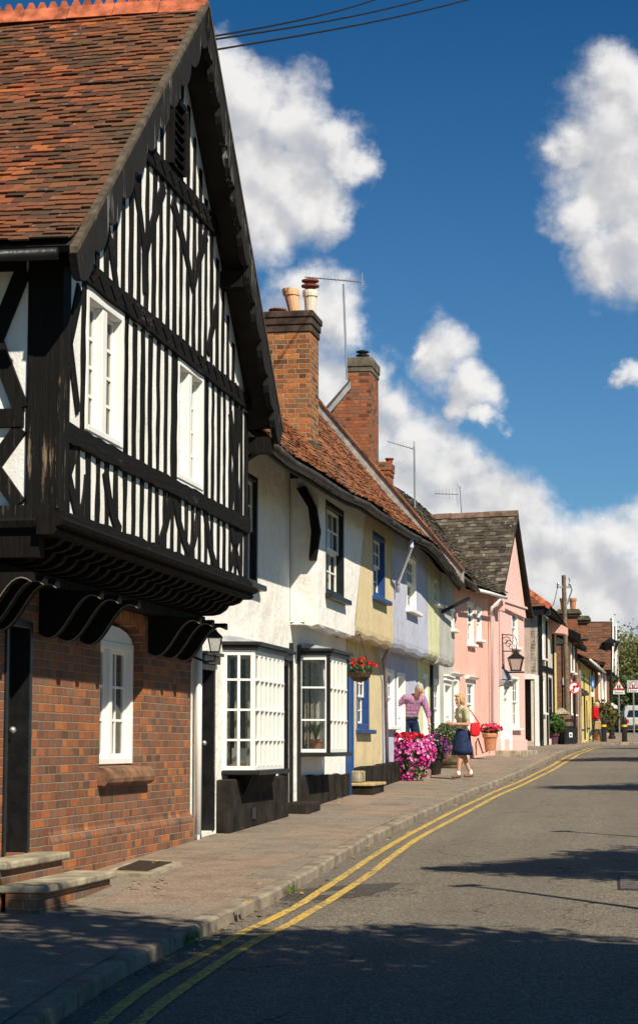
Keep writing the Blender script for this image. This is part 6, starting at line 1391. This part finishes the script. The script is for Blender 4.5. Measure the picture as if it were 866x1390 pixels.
# trees on the other side of the street, whose shade falls on the road
SUN = Vector((-math.cos(math.radians(45-10.1))*0, 0, 0))
SAZ = (-.985*math.cos(math.radians(45))+.175*math.sin(math.radians(45)), .175*math.cos(math.radians(45))+.985*math.sin(math.radians(45)))
EL_ = math.radians(43)
SD = Vector((SAZ[0]*math.cos(EL_), SAZ[1]*math.cos(EL_), -math.sin(EL_))).normalized()
def back(p, h): t = h/-SD.z; return Vector(p)-SD*t
def shade_tree(name_lab, clumps, base, leaf, seed, ls=.13, dens=1500, trunk=.22):
    rr = random.Random(seed); base = Vector(base); base.z = zp(base.y)-.1; T_ = thing('tree', base, name_lab, 'tree', 'trees on the near side of the street'); m = MB(); C = Vector((0,0,0))
    for c, r in clumps: C += c
    C /= len(clumps); fork = lerp(base, C, .45); fork.z = lerp(base.z, C.z, .5)
    m.tube([base, lerp(base, fork, .5)+Vector((.1,0,0)), fork], [trunk, trunk*.8, trunk*.6], 10)
    for c, r in clumps: m.tube([fork, lerp(fork, c, .5)+Vector((0,0,.2)), c], [trunk*.4, trunk*.22, .02], 6)
    m.build('trunk', BARK, T_); m = MB()
    for c, r in clumps:
        n = int(dens*1.35*r*r); leafball(m, c, (r, r, r*.6), int(n*.75), ls, 0, rr, shell=.1); leafball(m, c, (r*1.35, r*1.35, r*.8), int(n*.25), ls, 0, rr, shell=.7)
    m.build('crown', leaf, T_, keep=True)
def sh(x, y, h, r):                              # a leaf clump whose shade falls at this place of the road
    p = gp(x, y, RZ+.02); return (back(p, h), r)
# foreground shade
shade_tree('large garden tree whose crown shades the foreground road', [sh(330,1330,6.5,.95), sh(500,1345,6.2,1.1), sh(200,1360,6.8,1.1), sh(640,1330,6.0,1.0), sh(780,1345,6.3,1.2), sh(900,1350,5.8,1.3), sh(420,1270,6.4,.55), sh(560,1266,6.6,.5), sh(690,1272,6.3,.5), sh(500,1290,6.5,.7), sh(620,1295,6.2,.7), sh(760,1290,6.2,.7), sh(350,1300,6.7,.7), sh(870,1300,6,.8), sh(60,1330,6.9,1.2), sh(-40,1310,7.0,1.3), sh(140,1272,6.6,.62), sh(50,1262,6.9,.6), sh(320,1275,6.3,.42), sh(240,1283,6.4,.5), sh(820,1310,6.1,.6), sh(1000,1330,5.5,1.2), sh(330,1400,7.3,1.4), sh(560,1420,7.1,1.5), sh(100,1420,7.3,1.4), sh(800,1420,7,1.5)], (6.6, 3.5, 0), TL[0], 41, .14, 1300)
shade_tree('spreading tree on the near side that shades a band across the road', [sh(700,1178,5.2,.55), sh(740,1184,5.0,.5), sh(780,1176,5.6,.7), sh(860,1172,5.2,.8), sh(640,1180,5.3,.36), sh(600,1178,5.0,.2), sh(930,1175,5.8,1.0), sh(840,1190,5.0,.5), sh(1000,1165,6.0,1.2), sh(760,1172,5.0,.42), sh(820,1160,5.5,.42), sh(1080,1170,6,1.2)], (10.2, 14.2, 0), TL[0], 43, .12, 2400)
shade_tree('smaller tree further up on the near side of the street', [sh(800,1069,5.0,.75), sh(860,1070,5.4,.95), sh(760,1068,4.9,.3), sh(930,1068,6.0,1.2), sh(1000,1066,6.0,1.2)], (14.0, 27.0, 0), TL[2], 47, .14, 1800)
shade_tree('slim tree on the near side well up the street', [sh(815,1031,5.5,.8), sh(850,1030.5,5.2,1.0), sh(785,1032,5.2,.5), sh(900,1031,6,1.4)], (18.0, 40.0, 0), TL[2], 48, .16, 1300)
shade_tree('far slim tree on the near side by the kerb build-out', [sh(860,1016,5.5,1.0), sh(900,1016,5.5,1.3), sh(940,1016,5.5,1.3)], (22.0, 52.0, 0), TL[2], 49, .18, 900)
# service poles whose thin shadows cross the road
for (a, b, h, lab) in (((632,1205),(866,1234),4.9,'slender steel pole on the near side, closest to the camera'), ((762,1131),(866,1139),4.6,'slender steel pole on the near side, further up the street')):
    p = gp(a[0], a[1], RZ); tpz = back(p, h); b0 = Vector((tpz.x, tpz.y, zp(tpz.y)-.1)); t = thing('lamp_post', b0, lab, 'lamp post'); m = MB(); m.tube([b0, b0+Vector((0,0,1.2)), b0+Vector((0,0,1.25)), Vector((tpz.x, tpz.y, tpz.z))], [.08,.08,.055,.035], 10); m.build('post', BLK, t); m = MB(); m.wbox(tpz, .3, .12, -.02, .05, .5); m.build('lamp_head', PLAST, t)
# ================================================================ people
def skinmat(name, c): return plain(name, c, .55, .08, 30, .1, 60, .3)
SKIN = skinmat('skin', (.56,.30,.20)); HAIRG = plain('grey_hair', (.42,.39,.35), .7, .25, 40, .6, 90); HAIRB = plain('blonde_hair', (.42,.29,.13), .65, .3, 40, .6, 90); EYE = plain('eye', (.02,.015,.012), .2); LIP = plain('lips', (.38,.11,.09), .5); BROW = plain('eyebrow', (.15,.10,.06), .8)
def person(base, yaw, label, J, parts, hair, hairm, hold=None, lean=(0,0), head_pitch=0, head_yaw=0, group=None):
    """J: joints in metres (right, forward, up); one continuous skin surface, clothes as their own surfaces"""
    T_ = thing('person', base, label, 'person', group)
    f = Vector((math.cos(yaw), math.sin(yaw), 0)); r = Vector((math.sin(yaw), -math.cos(yaw), 0)); U = Vector((0,0,1)); base = Vector(base)
    def W(p): return base+r*p[0]+f*p[1]+U*p[2]
    def caps(m, a, b, ra, rb, n=10):
        a, b = W(a), W(b); m.tube([a, lerp(a, b, .33), lerp(a, b, .66), b], [ra, lerp(ra, rb, .28), lerp(ra, rb, .68), rb], n); m.sph(a, ra, n); m.sph(b, rb, n)
    def ell(m, c, rad, n=14, ax=None): m.sph(W(c), rad, n, axes=ax or (r, f, U))
    def fin(m, name, mat, vox, sm=3, par=None):
        o = m.build(name, mat, par or T_, smooth=True); k = o.modifiers.new('one_surface', 'REMESH'); k.mode = 'VOXEL'; k.voxel_size = vox; k.use_smooth_shade = True
        k = o.modifiers.new('smooth', 'SMOOTH'); k.factor = .5; k.iterations = sm; return o
    hd = Vector(J['head']); cy, sy = math.cos(head_yaw), math.sin(head_yaw); hf = f*cy-r*sy; hr = r*cy+f*sy; cp, sp_ = math.cos(head_pitch), math.sin(head_pitch); hu = U*cp+hf*sp_; hf = (hf*cp-U*sp_)
    HC = W(hd)
    def Hp(a, b, c): return HC+hr*a+hf*b+hu*c
    m = MB()
    m.sph(HC+hu*.02, (.075,.092,.105), 16, axes=(hr, hf, hu)); m.sph(Hp(0,.022,-.045), (.058,.062,.068), 14, axes=(hr, hf, hu))      # skull, jaw
    m.sph(Hp(0,.098,-.02), (.012,.020,.022), 8, axes=(hr, hf, hu)); m.sph(Hp(0,.085,.0), (.009,.013,.028), 8, axes=(hr, hf, hu))
    m.sph(Hp(0,.066,-.092), (.026,.024,.020), 8, axes=(hr, hf, hu))
    for s in (-1, 1): m.sph(Hp(s*.078,-.004,-.005), (.010,.020,.030), 8, axes=(hr, hf, hu)); m.sph(Hp(s*.036,.064,-.028), (.022,.02,.02), 8, axes=(hr, hf, hu))
    nk = J['neck']; a = W(nk); b = HC-hu*.06-hf*.01; m.tube([a, b], [.056,.050], 10)
    caps(m, nk, J['chest'], .055, .07)
    for s in 'LR':
        caps(m, J['sh'+s], J['el'+s], .046, .037); caps(m, J['el'+s], J['wr'+s], .037, .024)
        caps(m, J['hp'+s], J['kn'+s], .075, .050); caps(m, J['kn'+s], J['an'+s], .052, .032)
        c = lerp(Vector(J['kn'+s]), Vector(J['an'+s]), .28); m.sph(W(c)-f*.012, (.05,.054,.09), 10, axes=(r, f, U))
        caps(m, J['an'+s], Vector(J['an'+s])+Vector((0,.02,-.045)), .034, .034)
        caps(m, J['sh'+s], J['chest'], .045, .06); caps(m, J['hp'+s], J['pelvis'], .08, .1)
        # hand: palm, four unequal bent fingers and a thumb
        wr = Vector(J['wr'+s]); el = Vector(J['el'+s]); d = (wr-el).normalized(); hd_ = Vector(J.get('hd'+s, tuple(d))).normalized(); side = Vector((1 if s == 'R' else -1, 0, 0)); t_ = hd_.cross(side); 
        if t_.length < .3: t_ = hd_.cross(Vector((0,0,1)))
        t_.normalize(); w_ = hd_.cross(t_).normalized(); curl = -t_ if J.get('curl', 1) > 0 else t_
        pc = wr+hd_*.045; m.sph(W(pc), (.018,.038,.048), 10, axes=(r*w_.x+f*w_.y+U*w_.z, r*t_.x+f*t_.y+U*t_.z, r*hd_.x+f*hd_.y+U*hd_.z))
        for k, (off, ln) in enumerate(((-.027,.058),(-.009,.068),(.009,.064),(.026,.050))):
            p0 = pc+hd_*.035+t_*off; p1 = p0+hd_*ln*.5+w_*.006; p2 = p1+(hd_*.75+w_*.55).normalized()*ln*.5; caps(m, p0, p1, .0085, .008, 6); caps(m, p1, p2, .008, .007, 6)
        p0 = wr+hd_*.02+t_*-.025; p1 = p0+(hd_*.6-t_*.7+w_*.3).normalized()*.035; p2 = p1+(hd_*.9+w_*.3).normalized()*.028; caps(m, p0, p1, .011, .010, 6); caps(m, p1, p2, .010, .008, 6)
    caps(m, J['chest'], J['pelvis'], .07, .08)
    body = fin(m, 'body', SKIN, .009, 2)
    m = MB()
    for s in (-1, 1): m.sph(Hp(s*.030,.083,.005), (.012,.006,.007), 8, axes=(hr, hf, hu))
    m.build('eyes', EYE, body, smooth=True); m = MB(); m.sph(Hp(0,.083,-.058), (.024,.007,.007), 8, axes=(hr, hf, hu)); m.build('mouth', LIP, body, smooth=True)
    m = MB(); [m.sph(Hp(s*.031,.088,.026), (.018,.006,.004), 6, axes=(hr, hf, hu)) for s in (-1, 1)]; m.build('eyebrows', BROW, body, smooth=True)
    m = MB(); rr = random.Random(3)
    if hair == 'short': m.sph(Hp(0,-.018,.035), (.081,.088,.100), 16, axes=(hr, hf, hu)); m.sph(Hp(0,-.045,-.02), (.074,.058,.07), 12, axes=(hr, hf, hu))
    else:
        m.sph(Hp(0,-.018,.042), (.090,.096,.105), 16, axes=(hr, hf, hu)); m.sph(Hp(0,-.045,-.015), (.088,.066,.10), 12, axes=(hr, hf, hu))
        for s in (-1, 1): m.sph(Hp(s*.072,.012,.01), (.026,.042,.065), 10, axes=(hr, hf, hu))
        m.sph(Hp(.02,.055,.095), (.062,.045,.028), 10, axes=(hr, hf, hu))
        for _ in range(26): a, b, c = rr.gauss(0,.05), rr.gauss(-.03,.05), rr.gauss(.06,.05); v = Vector((a, b, c-.03)).normalized(); m.sph(Hp(v.x*.088,-.02+v.y*.092,.035+v.z*.10), .016, 6)
    o = fin(m, 'hair', hairm, .008, 1)
    parts(T_, J, W, caps, ell, fin, r, f, U)
    return T_
def dress_top(J, caps, m, e, sleeve, W, ell, waist=.0, bust=False, fat=1.0, spl=.8):
    ch, pv, nk = Vector(J['chest']), Vector(J['pelvis']), Vector(J['neck'])
    for i in range(7):
        t = i/6; c = lerp(ch+Vector((0,0,.10)), pv+Vector((0,0,waist)), t); wd = lerp(.165, .150, t) if t < .6 else lerp(.150, .160, (t-.6)/.4); dp = lerp(.098, .105, t)
        if t == 0: wd, dp = .13, .085
        ell(m, c, ((wd+e)*fat, (dp+e)*fat, .10))
    for s in 'LR':
        caps(m, J['sh'+s], ch+Vector((0,0,.06)), .062+e, .09+e); a, b = Vector(J['sh'+s]), Vector(J['el'+s])
        if sleeve <= 1: caps(m, a, lerp(a, b, sleeve), .058+e, .052+e)
        else: caps(m, a, b, .058+e, .048+e); c = Vector(J['wr'+s]); caps(m, b, lerp(b, c, sleeve-1), .048+e, .036+e)
        if bust: ell(m, ch+Vector(((.065 if s == 'R' else -.065), .068, -.02)), (.062,.042,.058))
def shoes(J, T_, caps, fin, mat, mat2=None, sock=None):
    for s in 'LR':
        a = Vector(J['an'+s]); dx = J.get('ft'+s, (0, 1)); d = Vector((dx[0], dx[1], 0)).normalized(); z0 = J.get('fz'+s, 0)
        m = MB(); caps(m, (a.x, a.y, z0+.045)-d*.03 if False else Vector((a.x, a.y, z0+.045))-d*.03, Vector((a.x, a.y, z0+.042))+d*.05, .038, .040); caps(m, Vector((a.x, a.y, z0+.042))+d*.05, Vector((a.x, a.y, z0+.035))+d*.12, .040, .032); fin(m, 'shoe', mat, .010, 2)
        if sock: m = MB(); caps(m, Vector((a.x, a.y, z0+.085)), Vector((a.x, a.y, z0+.12)), .042, .040); fin(m, 'sock', sock, .010, 1)
SHK = plain('khaki_knit', (.43,.42,.26), .9, .12, 14, .9, 11, .1); REDB = plain('red_cloth_bag', (.62,.015,.02), .7, .15, 10, .3, 60, .2); SHOE = plain('brown_shoe', (.16,.09,.05), .7, .2, 10); SOCK = plain('white_sock', (.7,.7,.68), .9)
BLACKL = plain('black_leather', (.015,.013,.012), .45)
# woman
wp = gp(628, 1056.5); wyaw = math.atan2(-.42, -1.0)
JW = dict(pelvis=(0,0,.86), chest=(0,.02,1.19), neck=(0,.02,1.34), head=(0,.055,1.475), shL=(-.165,.0,1.29), shR=(.165,.0,1.29), elL=(-.23,.0,1.02), elR=(.23,-.04,1.02), wrL=(-.10,.20,1.03), wrR=(.09,.23,1.05), hdL=(.6,.8,.1), hdR=(-.5,.85,.15),
          hpL=(-.085,0,.84), hpR=(.085,0,.84), knL=(-.08,.10,.46), knR=(.08,-.03,.46), anL=(-.07,.13,.085), anR=(.07,-.20,.10), ftL=(0,1), ftR=(.05,1), fzL=0, fzR=0.01)
def wparts(T_, J, W, caps, ell, fin, r, f, U):
    m = MB(); dress_top(J, caps, m, .006, .62, W, ell, .06, True, .94); fin(m, 'top', SHK, .011, 3)
    m = MB(); n = 28; rows = [(.955,.130,.100,0),(.90,.158,.122,0),(.82,.178,.145,0),(.70,.185,.165,.01),(.55,.195,.19,.01),(.44,.205,.205,.01)]; vs = []
    for (z, a, b, c) in rows:
        for k in range(n): t = 2*math.pi*k/n; fl = 1+.035*math.sin(k*2.7)*(1-z)*1.5; vs.append(W((a*math.cos(t)*fl, c+b*math.sin(t)*fl, z)))
    for k in range(n): t = 2*math.pi*k/n; vs.append(W((.195*math.cos(t), .01+.195*math.sin(t), .445)))
    q = len(rows); m.add(vs, [(i*n+k, i*n+(k+1) % n, (i+1)*n+(k+1) % n, (i+1)*n+k) for i in range(q) for k in range(n)]+[tuple(range(n))]); m.build('skirt', DEN, T_, smooth=True)
    shoes(J, T_, caps, fin, SHOE, sock=SOCK)
DEN = plain('dark_denim', (.022,.035,.085), .9, .25, 14, 1.0, 9, .1)
WO = person(wp, wyaw, 'blonde woman in a khaki top and dark denim skirt walking on the pavement', JW, wparts, 'bob', HAIRB, head_yaw=.25)
f_ = Vector((math.cos(wyaw), math.sin(wyaw), 0)); r_v = Vector((math.sin(wyaw), -math.cos(wyaw), 0))
def Wb(p): return wp+r_v*p[0]+f_*p[1]+Vector((0,0,p[2]))
BG = thing('shoulder_bag', Wb((-.22,-.12,.70)), 'bright red cloth bag hanging behind the hip of the blonde woman', 'bag'); m = MB(); cz_ = .95
pts_ = [(x*.82, z*.86) for x, z in [(-.13,.14),(.13,.12),(.15,-.05),(.13,-.17),(0,-.20),(-.14,-.16),(-.15,0)]]
m.prism([Wb((-.20,-.15+x*.9, cz_+z)) for x, z in pts_], [Wb((-.27,-.15+x*.8, cz_+z*.92)) for x, z in pts_]); o = m.build('bag_body', REDB, BG, smooth=True); bev(o, .03, 3)
m = MB(); m.tube([Wb((-.235,-.25,1.03)), Wb((-.215,-.13,1.2)), Wb((-.175,-.02,1.365)), Wb((-.215,.03,1.2)), Wb((-.235,-.05,1.03))], .012, 6); m.build('strap', REDB, BG)
# man leaning out of the doorway
t = NT('checked_shirt'); u1 = t.math('ADD', t.dot((1,.3,0)), 0); z1 = t.dot((0,0,1))
sa_ = t.math('LESS_THAN', t.math('FRACT', t.math('MULTIPLY', u1, 17.0)), .40); sb_ = t.math('LESS_THAN', t.math('FRACT', t.math('MULTIPLY', z1, 17.0)), .40)
sc_ = t.math('LESS_THAN', t.math('FRACT', t.math('ADD', t.math('MULTIPLY', u1, 17.0), .45)), .28); sd_ = t.math('LESS_THAN', t.math('FRACT', t.math('ADD', t.math('MULTIPLY', z1, 17.0), .45)), .28)
c_ = t.mix(t.math('MULTIPLY', sa_, .72), (.50,.44,.52), (.42,.03,.10)); c_ = t.mix(t.math('MULTIPLY', sb_, .62), c_, (.50,.05,.14)); c_ = t.mix(t.math('MULTIPLY', sc_, .55), c_, (.06,.08,.30)); c_ = t.mix(t.math('MULTIPLY', sd_, .5), c_, (.06,.08,.30))
SHIRT = t.fin(c_, .85, t.bump(t.noise(11, 4), 1.0, .03), .15)
mY = 40.0; mx_ = (558-433)/2778*mY; mp = Vector((mx_-.02, mY, zp(mY)+.14)); myaw = math.radians(-62)
JM = dict(pelvis=(0,-.05,.93), chest=(-.02,.12,1.28), neck=(-.02,.20,1.43), head=(-.03,.285,1.53), shL=(-.205,.15,1.37), shR=(.185,.13,1.39), elL=(-.28,.20,1.09), elR=(.29,-.06,1.20), wrL=(-.27,.27,.84), wrR=(.33,-.24,1.36), hdL=(0,.1,-1), hdR=(.1,-.5,.8),
          hpL=(-.10,-.05,.90), hpR=(.10,-.05,.90), knL=(-.12,.10,.50), knR=(.11,.02,.49), anL=(-.13,.02,.09), anR=(.12,-.08,.09), ftL=(-.2,1), ftR=(.2,1))
def mparts(T_, J, W, caps, ell, fin, r, f, U):
    m = MB(); dress_top(J, caps, m, .012, 1.25, W, ell, .06, False, 1.08); fin(m, 'shirt', SHIRT, .012, 3)
    m = MB(); ell(m, J['pelvis'], (.175,.135,.12))
    for s in 'LR': caps(m, J['hp'+s], J['kn'+s], .098, .074); caps(m, J['kn'+s], J['an'+s], .074, .058); 
    fin(m, 'trousers', NAVY, .013, 3)
    m = MB(); c = W((0,-.035,.995)); m.v = []; n = 24; vs = []
    for z in (-.02, .02):
        for k in range(n): a = 2*math.pi*k/n; vs.append(c+r*(.185*math.cos(a))+f*(.142*math.sin(a))+U*z)
    m.add(vs, [(k, (k+1) % n, n+(k+1) % n, n+k) for k in range(n)]); m.build('belt', BLACKL, T_, smooth=True)
    m = MB(); c = W(lerp(Vector(J['wrL']), Vector(J['elL']), .12)); m.lathe(c, [(.033,-.014),(.036,-.012),(.036,.012),(.033,.014)], 12); m.build('watch', STEEL, T_, smooth=True)
    shoes(J, T_, caps, fin, BLACKL)
MA = person(mp, myaw, 'grey haired man in a checked shirt leaning out of the lavender cottage door', JM, mparts, 'short', HAIRG, head_pitch=.75)
# walker in red
rp = at(808, 85); ryaw = math.radians(-20); REDJ = plain('red_jumper', (.42,.01,.02), .85, .15, 10, .3, 60, .1); JEAN = plain('blue_jeans', (.05,.10,.22), .9, .3, 10, .3, 60, .1)
JR = dict(pelvis=(0,-.02,.90), chest=(0,.03,1.23), neck=(0,.05,1.38), head=(0,.085,1.49), shL=(-.18,.02,1.33), shR=(.18,.02,1.33), elL=(-.24,-.04,1.05), elR=(.24,.02,1.05), wrL=(-.22,.10,.86), wrR=(.2,.16,.90), hdL=(0,.4,-.9), hdR=(0,.4,-.9),
          hpL=(-.09,-.02,.87), hpR=(.09,-.02,.87), knL=(-.1,.16,.48), knR=(.1,-.06,.48), anL=(-.1,.22,.09), anR=(.1,-.32,.12), ftL=(0,1), ftR=(0,1), fzR=.03)
def rparts(T_, J, W, caps, ell, fin, r, f, U):
    m = MB(); dress_top(J, caps, m, .022, 1.9, W, ell, .04, False, 1.1); fin(m, 'jumper', REDJ, .014, 3)
    m = MB(); ell(m, J['pelvis'], (.17,.13,.12))
    for s in 'LR': caps(m, J['hp'+s], J['kn'+s], .096, .072); caps(m, J['kn'+s], J['an'+s], .072, .06)
    fin(m, 'jeans', JEAN, .014, 3); shoes(J, T_, caps, fin, BLACKL)
RW = person(rp, ryaw, 'grey haired person in a red jumper and blue jeans walking past the bollards', JR, rparts, 'short', HAIRG)
fr_v = Vector((math.cos(ryaw), math.sin(ryaw), 0)); rr_v = Vector((math.sin(ryaw), -math.cos(ryaw), 0)); c = rp+rr_v*.24+fr_v*.16+Vector((0,0,.48))
SB = thing('carrier_bag', c, 'tan carrier bag held by the walking person in red', 'bag'); m = MB(); m.hexa([c+rr_v*a+fr_v*b+Vector((0,0,z)) for z, k in ((0,1),(.34,.85)) for a, b in ((-.05*k,-.15*k),(.05*k,-.15*k),(.05*k,.15*k),(-.05*k,.15*k))]); bev(m.build('bag_body', plain('tan_cloth', (.42,.30,.16), .8, .15), SB), .03, 2)
m = MB(); m.tube([c+fr_v*-.07+Vector((0,0,.33)), c+Vector((0,0,.46)), c+fr_v*.07+Vector((0,0,.33))], .01, 5); m.build('handle', plain('tan_cloth_handle', (.35,.25,.13), .8), SB)
# ================================================================ sky, sun, camera
cd = bpy.data.cameras.new('camera'); cam = bpy.data.objects.new('camera', cd); COL.objects.link(cam); scene.camera = cam
cam.location = (0, 0, CZ); cam.rotation_euler = (math.pi/2+PIT, 0, 0); cd.sensor_fit = 'VERTICAL'; cd.sensor_height = 36; cd.lens = 36*2770/1390; cd.clip_end = 5000; cd.clip_start = .1
sd = bpy.data.lights.new('sun', 'SUN'); sd.energy = 5.0; sd.angle = math.radians(.53); sd.color = (1.0, .90, .74)
so_ = bpy.data.objects.new('sun', sd); COL.objects.link(so_); so_.rotation_euler = SD.to_track_quat('-Z', 'Y').to_euler(); so_.location = (20, -20, 30)
w = bpy.data.worlds.new('World'); scene.world = w; w.use_nodes = True; nt = w.node_tree; nt.nodes.clear()
class WT(NT):
    def __init__(S): S.t = nt
T = WT(); out = T.n('ShaderNodeOutputWorld'); bg = T.n('ShaderNodeBackground'); T.l(bg.outputs[0], out.inputs[0])
tc = T.n('ShaderNodeTexCoord'); dirv = tc.outputs['Generated']
sky = T.n('ShaderNodeTexSky', sky_type='NISHITA'); sky.sun_disc = False; sky.sun_elevation = EL_; sky.sun_rotation = math.atan2(-SD.x, -SD.y); sky.altitude = 0; sky.air_density = 1.0; sky.dust_density = .6; sky.ozone_density = 2.5
sx = T.n('ShaderNodeSeparateXYZ'); T.l(dirv, sx.inputs[0]); X_, Y_, Z_ = sx.outputs
yy = T.math('MAXIMUM', Y_, .12); ta = T.math('DIVIDE', X_, yy); tb2 = T.math('DIVIDE', Z_, yy)
base = T.comb(ta, tb2, 0.0)
front = T.remap(Y_, .1, .35)
lobes = [(300,110,48),(335,150,62),(395,165,62),(448,190,40),(330,225,70),(395,245,72),(345,290,62),(430,285,45),(480,232,30),(462,222,26),(450,300,28),
 (845,105,48),(866,170,95),(800,190,42),(842,255,80),(800,300,42),(866,340,68),(815,358,45),(780,200,26),
 (400,380,34),(425,430,58),(400,480,50),(470,440,26),(448,545,60),(500,520,44),(470,600,60),
 (598,478,38),(640,520,31),(655,560,18),(575,470,20),(628,548,22),
 (530,560,42),(565,610,60),(540,660,60),(620,640,42),(600,700,60),(660,690,50),(705,700,48),(690,745,60),(745,745,46),(800,770,60),(770,800,60),(840,745,46),(868,725,40),(720,800,70),(866,800,70),(660,780,60),(800,845,70),(600,790,60),(900,790,60),
 (866,505,20),(850,520,14)]
def density(vec_ab, off):
    # distorted position in tangent space, sum of soft lobes and several octaves of noise
    va = T.n('ShaderNodeVectorMath', operation='ADD'); T.l(vec_ab, va.inputs[0]); va.inputs[1].default_value = off
    p = va.outputs[0]
    nz = T.n('ShaderNodeTexNoise'); nz.inputs['Scale'].default_value = 24; nz.inputs['Detail'].default_value = 5; nz.inputs['Roughness'].default_value = .6; T.l(p, nz.inputs['Vector'])
    sb = T.n('ShaderNodeVectorMath', operation='SUBTRACT'); T.l(nz.outputs['Color'], sb.inputs[0]); sb.inputs[1].default_value = (.5,.5,.5)
    sc = T.n('ShaderNodeVectorMath', operation='SCALE'); T.l(sb.outputs[0], sc.inputs[0]); sc.inputs['Scale'].default_value = .040
    ad = T.n('ShaderNodeVectorMath', operation='ADD'); T.l(p, ad.inputs[0]); T.l(sc.outputs[0], ad.inputs[1]); q = ad.outputs[0]
    acc = None
    for (x, y, r) in lobes:
        rr_ = ray(x, y); a, b = rr_[0]/rr_[1], rr_[2]/rr_[1]
        d = T.n('ShaderNodeVectorMath', operation='DISTANCE'); T.l(q, d.inputs[0]); d.inputs[1].default_value = (a, b, q_z)
        v = T.math('SUBTRACT', 1.0, T.math('DIVIDE', d.outputs['Value'], r/F*1.28))
        acc = v if acc is None else T.math('SMOOTH_MAX', acc, v, .12)
    return acc, p
q_z = 0.0
flat2 = T.n('ShaderNodeVectorMath', operation='MULTIPLY'); T.l(base, flat2.inputs[0]); flat2.inputs[1].default_value = (1,1,0); base = flat2.outputs[0]
D0, p0 = density(base, (0,0,0)); D1_, p1 = density(base, (.0055,.0085,0))
def fbm(p, s, d=8, r=.56): n_ = T.n('ShaderNodeTexNoise'); n_.inputs['Scale'].default_value = s; n_.inputs['Detail'].default_value = d; n_.inputs['Roughness'].default_value = r; T.l(p, n_.inputs['Vector']); return n_.outputs['Fac']
n0 = fbm(p0, 36, 9, .62); n1 = fbm(p1, 36, 9, .62); nl0 = fbm(p0, 30, 4, .5); nl1 = fbm(p1, 30, 4, .5)
A0_ = T.math('ADD', D0, T.math('MULTIPLY', T.math('SUBTRACT', n0, .5), 1.25)); A1_ = T.math('ADD', D1_, T.math('MULTIPLY', T.math('SUBTRACT', n1, .5), 1.25))
mask = T.remap(A0_, -.18, .62); mk = mask.node; mk.interpolation_type = 'SMOOTHSTEP'
light = T.remap(T.math('ADD', T.math('MULTIPLY', T.math('SUBTRACT', D0, D1_), .35), T.math('MULTIPLY', T.math('SUBTRACT', nl0, nl1), 1.0)), -.26, .20)
thick = T.remap(A0_, .15, 1.0)
# elsewhere in the sky: broken cloud by direction only
wz = T.math('MAXIMUM', Z_, .06); far = T.comb(T.math('DIVIDE', X_, wz), T.math('DIVIDE', Y_, wz), 4.0); g0 = fbm(far, 1.1, 6, .55); gm = T.math('MULTIPLY', T.remap(g0, .64, .80), T.math('SUBTRACT', 1.0, front)); 
mask2 = T.math('MAXIMUM', T.math('MULTIPLY', mask, front), gm)
lit = T.math('SUBTRACT', light, T.math('MULTIPLY', thick, .06))
lowsh = T.remap(tb2, .03, .14)                   # bases of the near bank are greyer
ccol = T.ramp(T.math('MULTIPLY', T.math('ADD', lit, T.math('MULTIPLY', T.math('SUBTRACT', fbm(p0, 14, 4), .5), .5)), 1.0), [(0, (.58,.60,.65)), (.4, (.72,.72,.73)), (.68, (.90,.89,.87)), (1, (1.05,1.03,1.0))])
st_ = T.mix(1.0, sky.outputs[0], T.mix(T.remap(Z_, .06, .40), (.30,.48,.62), (.028,.235,.40)), 'MULTIPLY')
sks = T.n('ShaderNodeVectorMath', operation='SCALE'); T.l(st_, sks.inputs[0]); sks.inputs['Scale'].default_value = .11
fc = T.mix(T.math('MULTIPLY', mask2, .98), sks.outputs[0], T.mix(1.0, ccol, (.64,.64,.65), 'MULTIPLY'))
T.l(fc, bg.inputs[0]); bg.inputs[1].default_value = 1.0
w.cycles.sampling_method = 'MANUAL'; w.cycles.sample_map_resolution = 512
vs_ = scene.view_settings; vs_.view_transform = 'Standard'; vs_.look = 'None'; vs_.gamma = 1; vs_.exposure = 0.45
scene.render.film_transparent = False
scene.cycles.max_bounces = 6; scene.cycles.transparent_max_bounces = 12
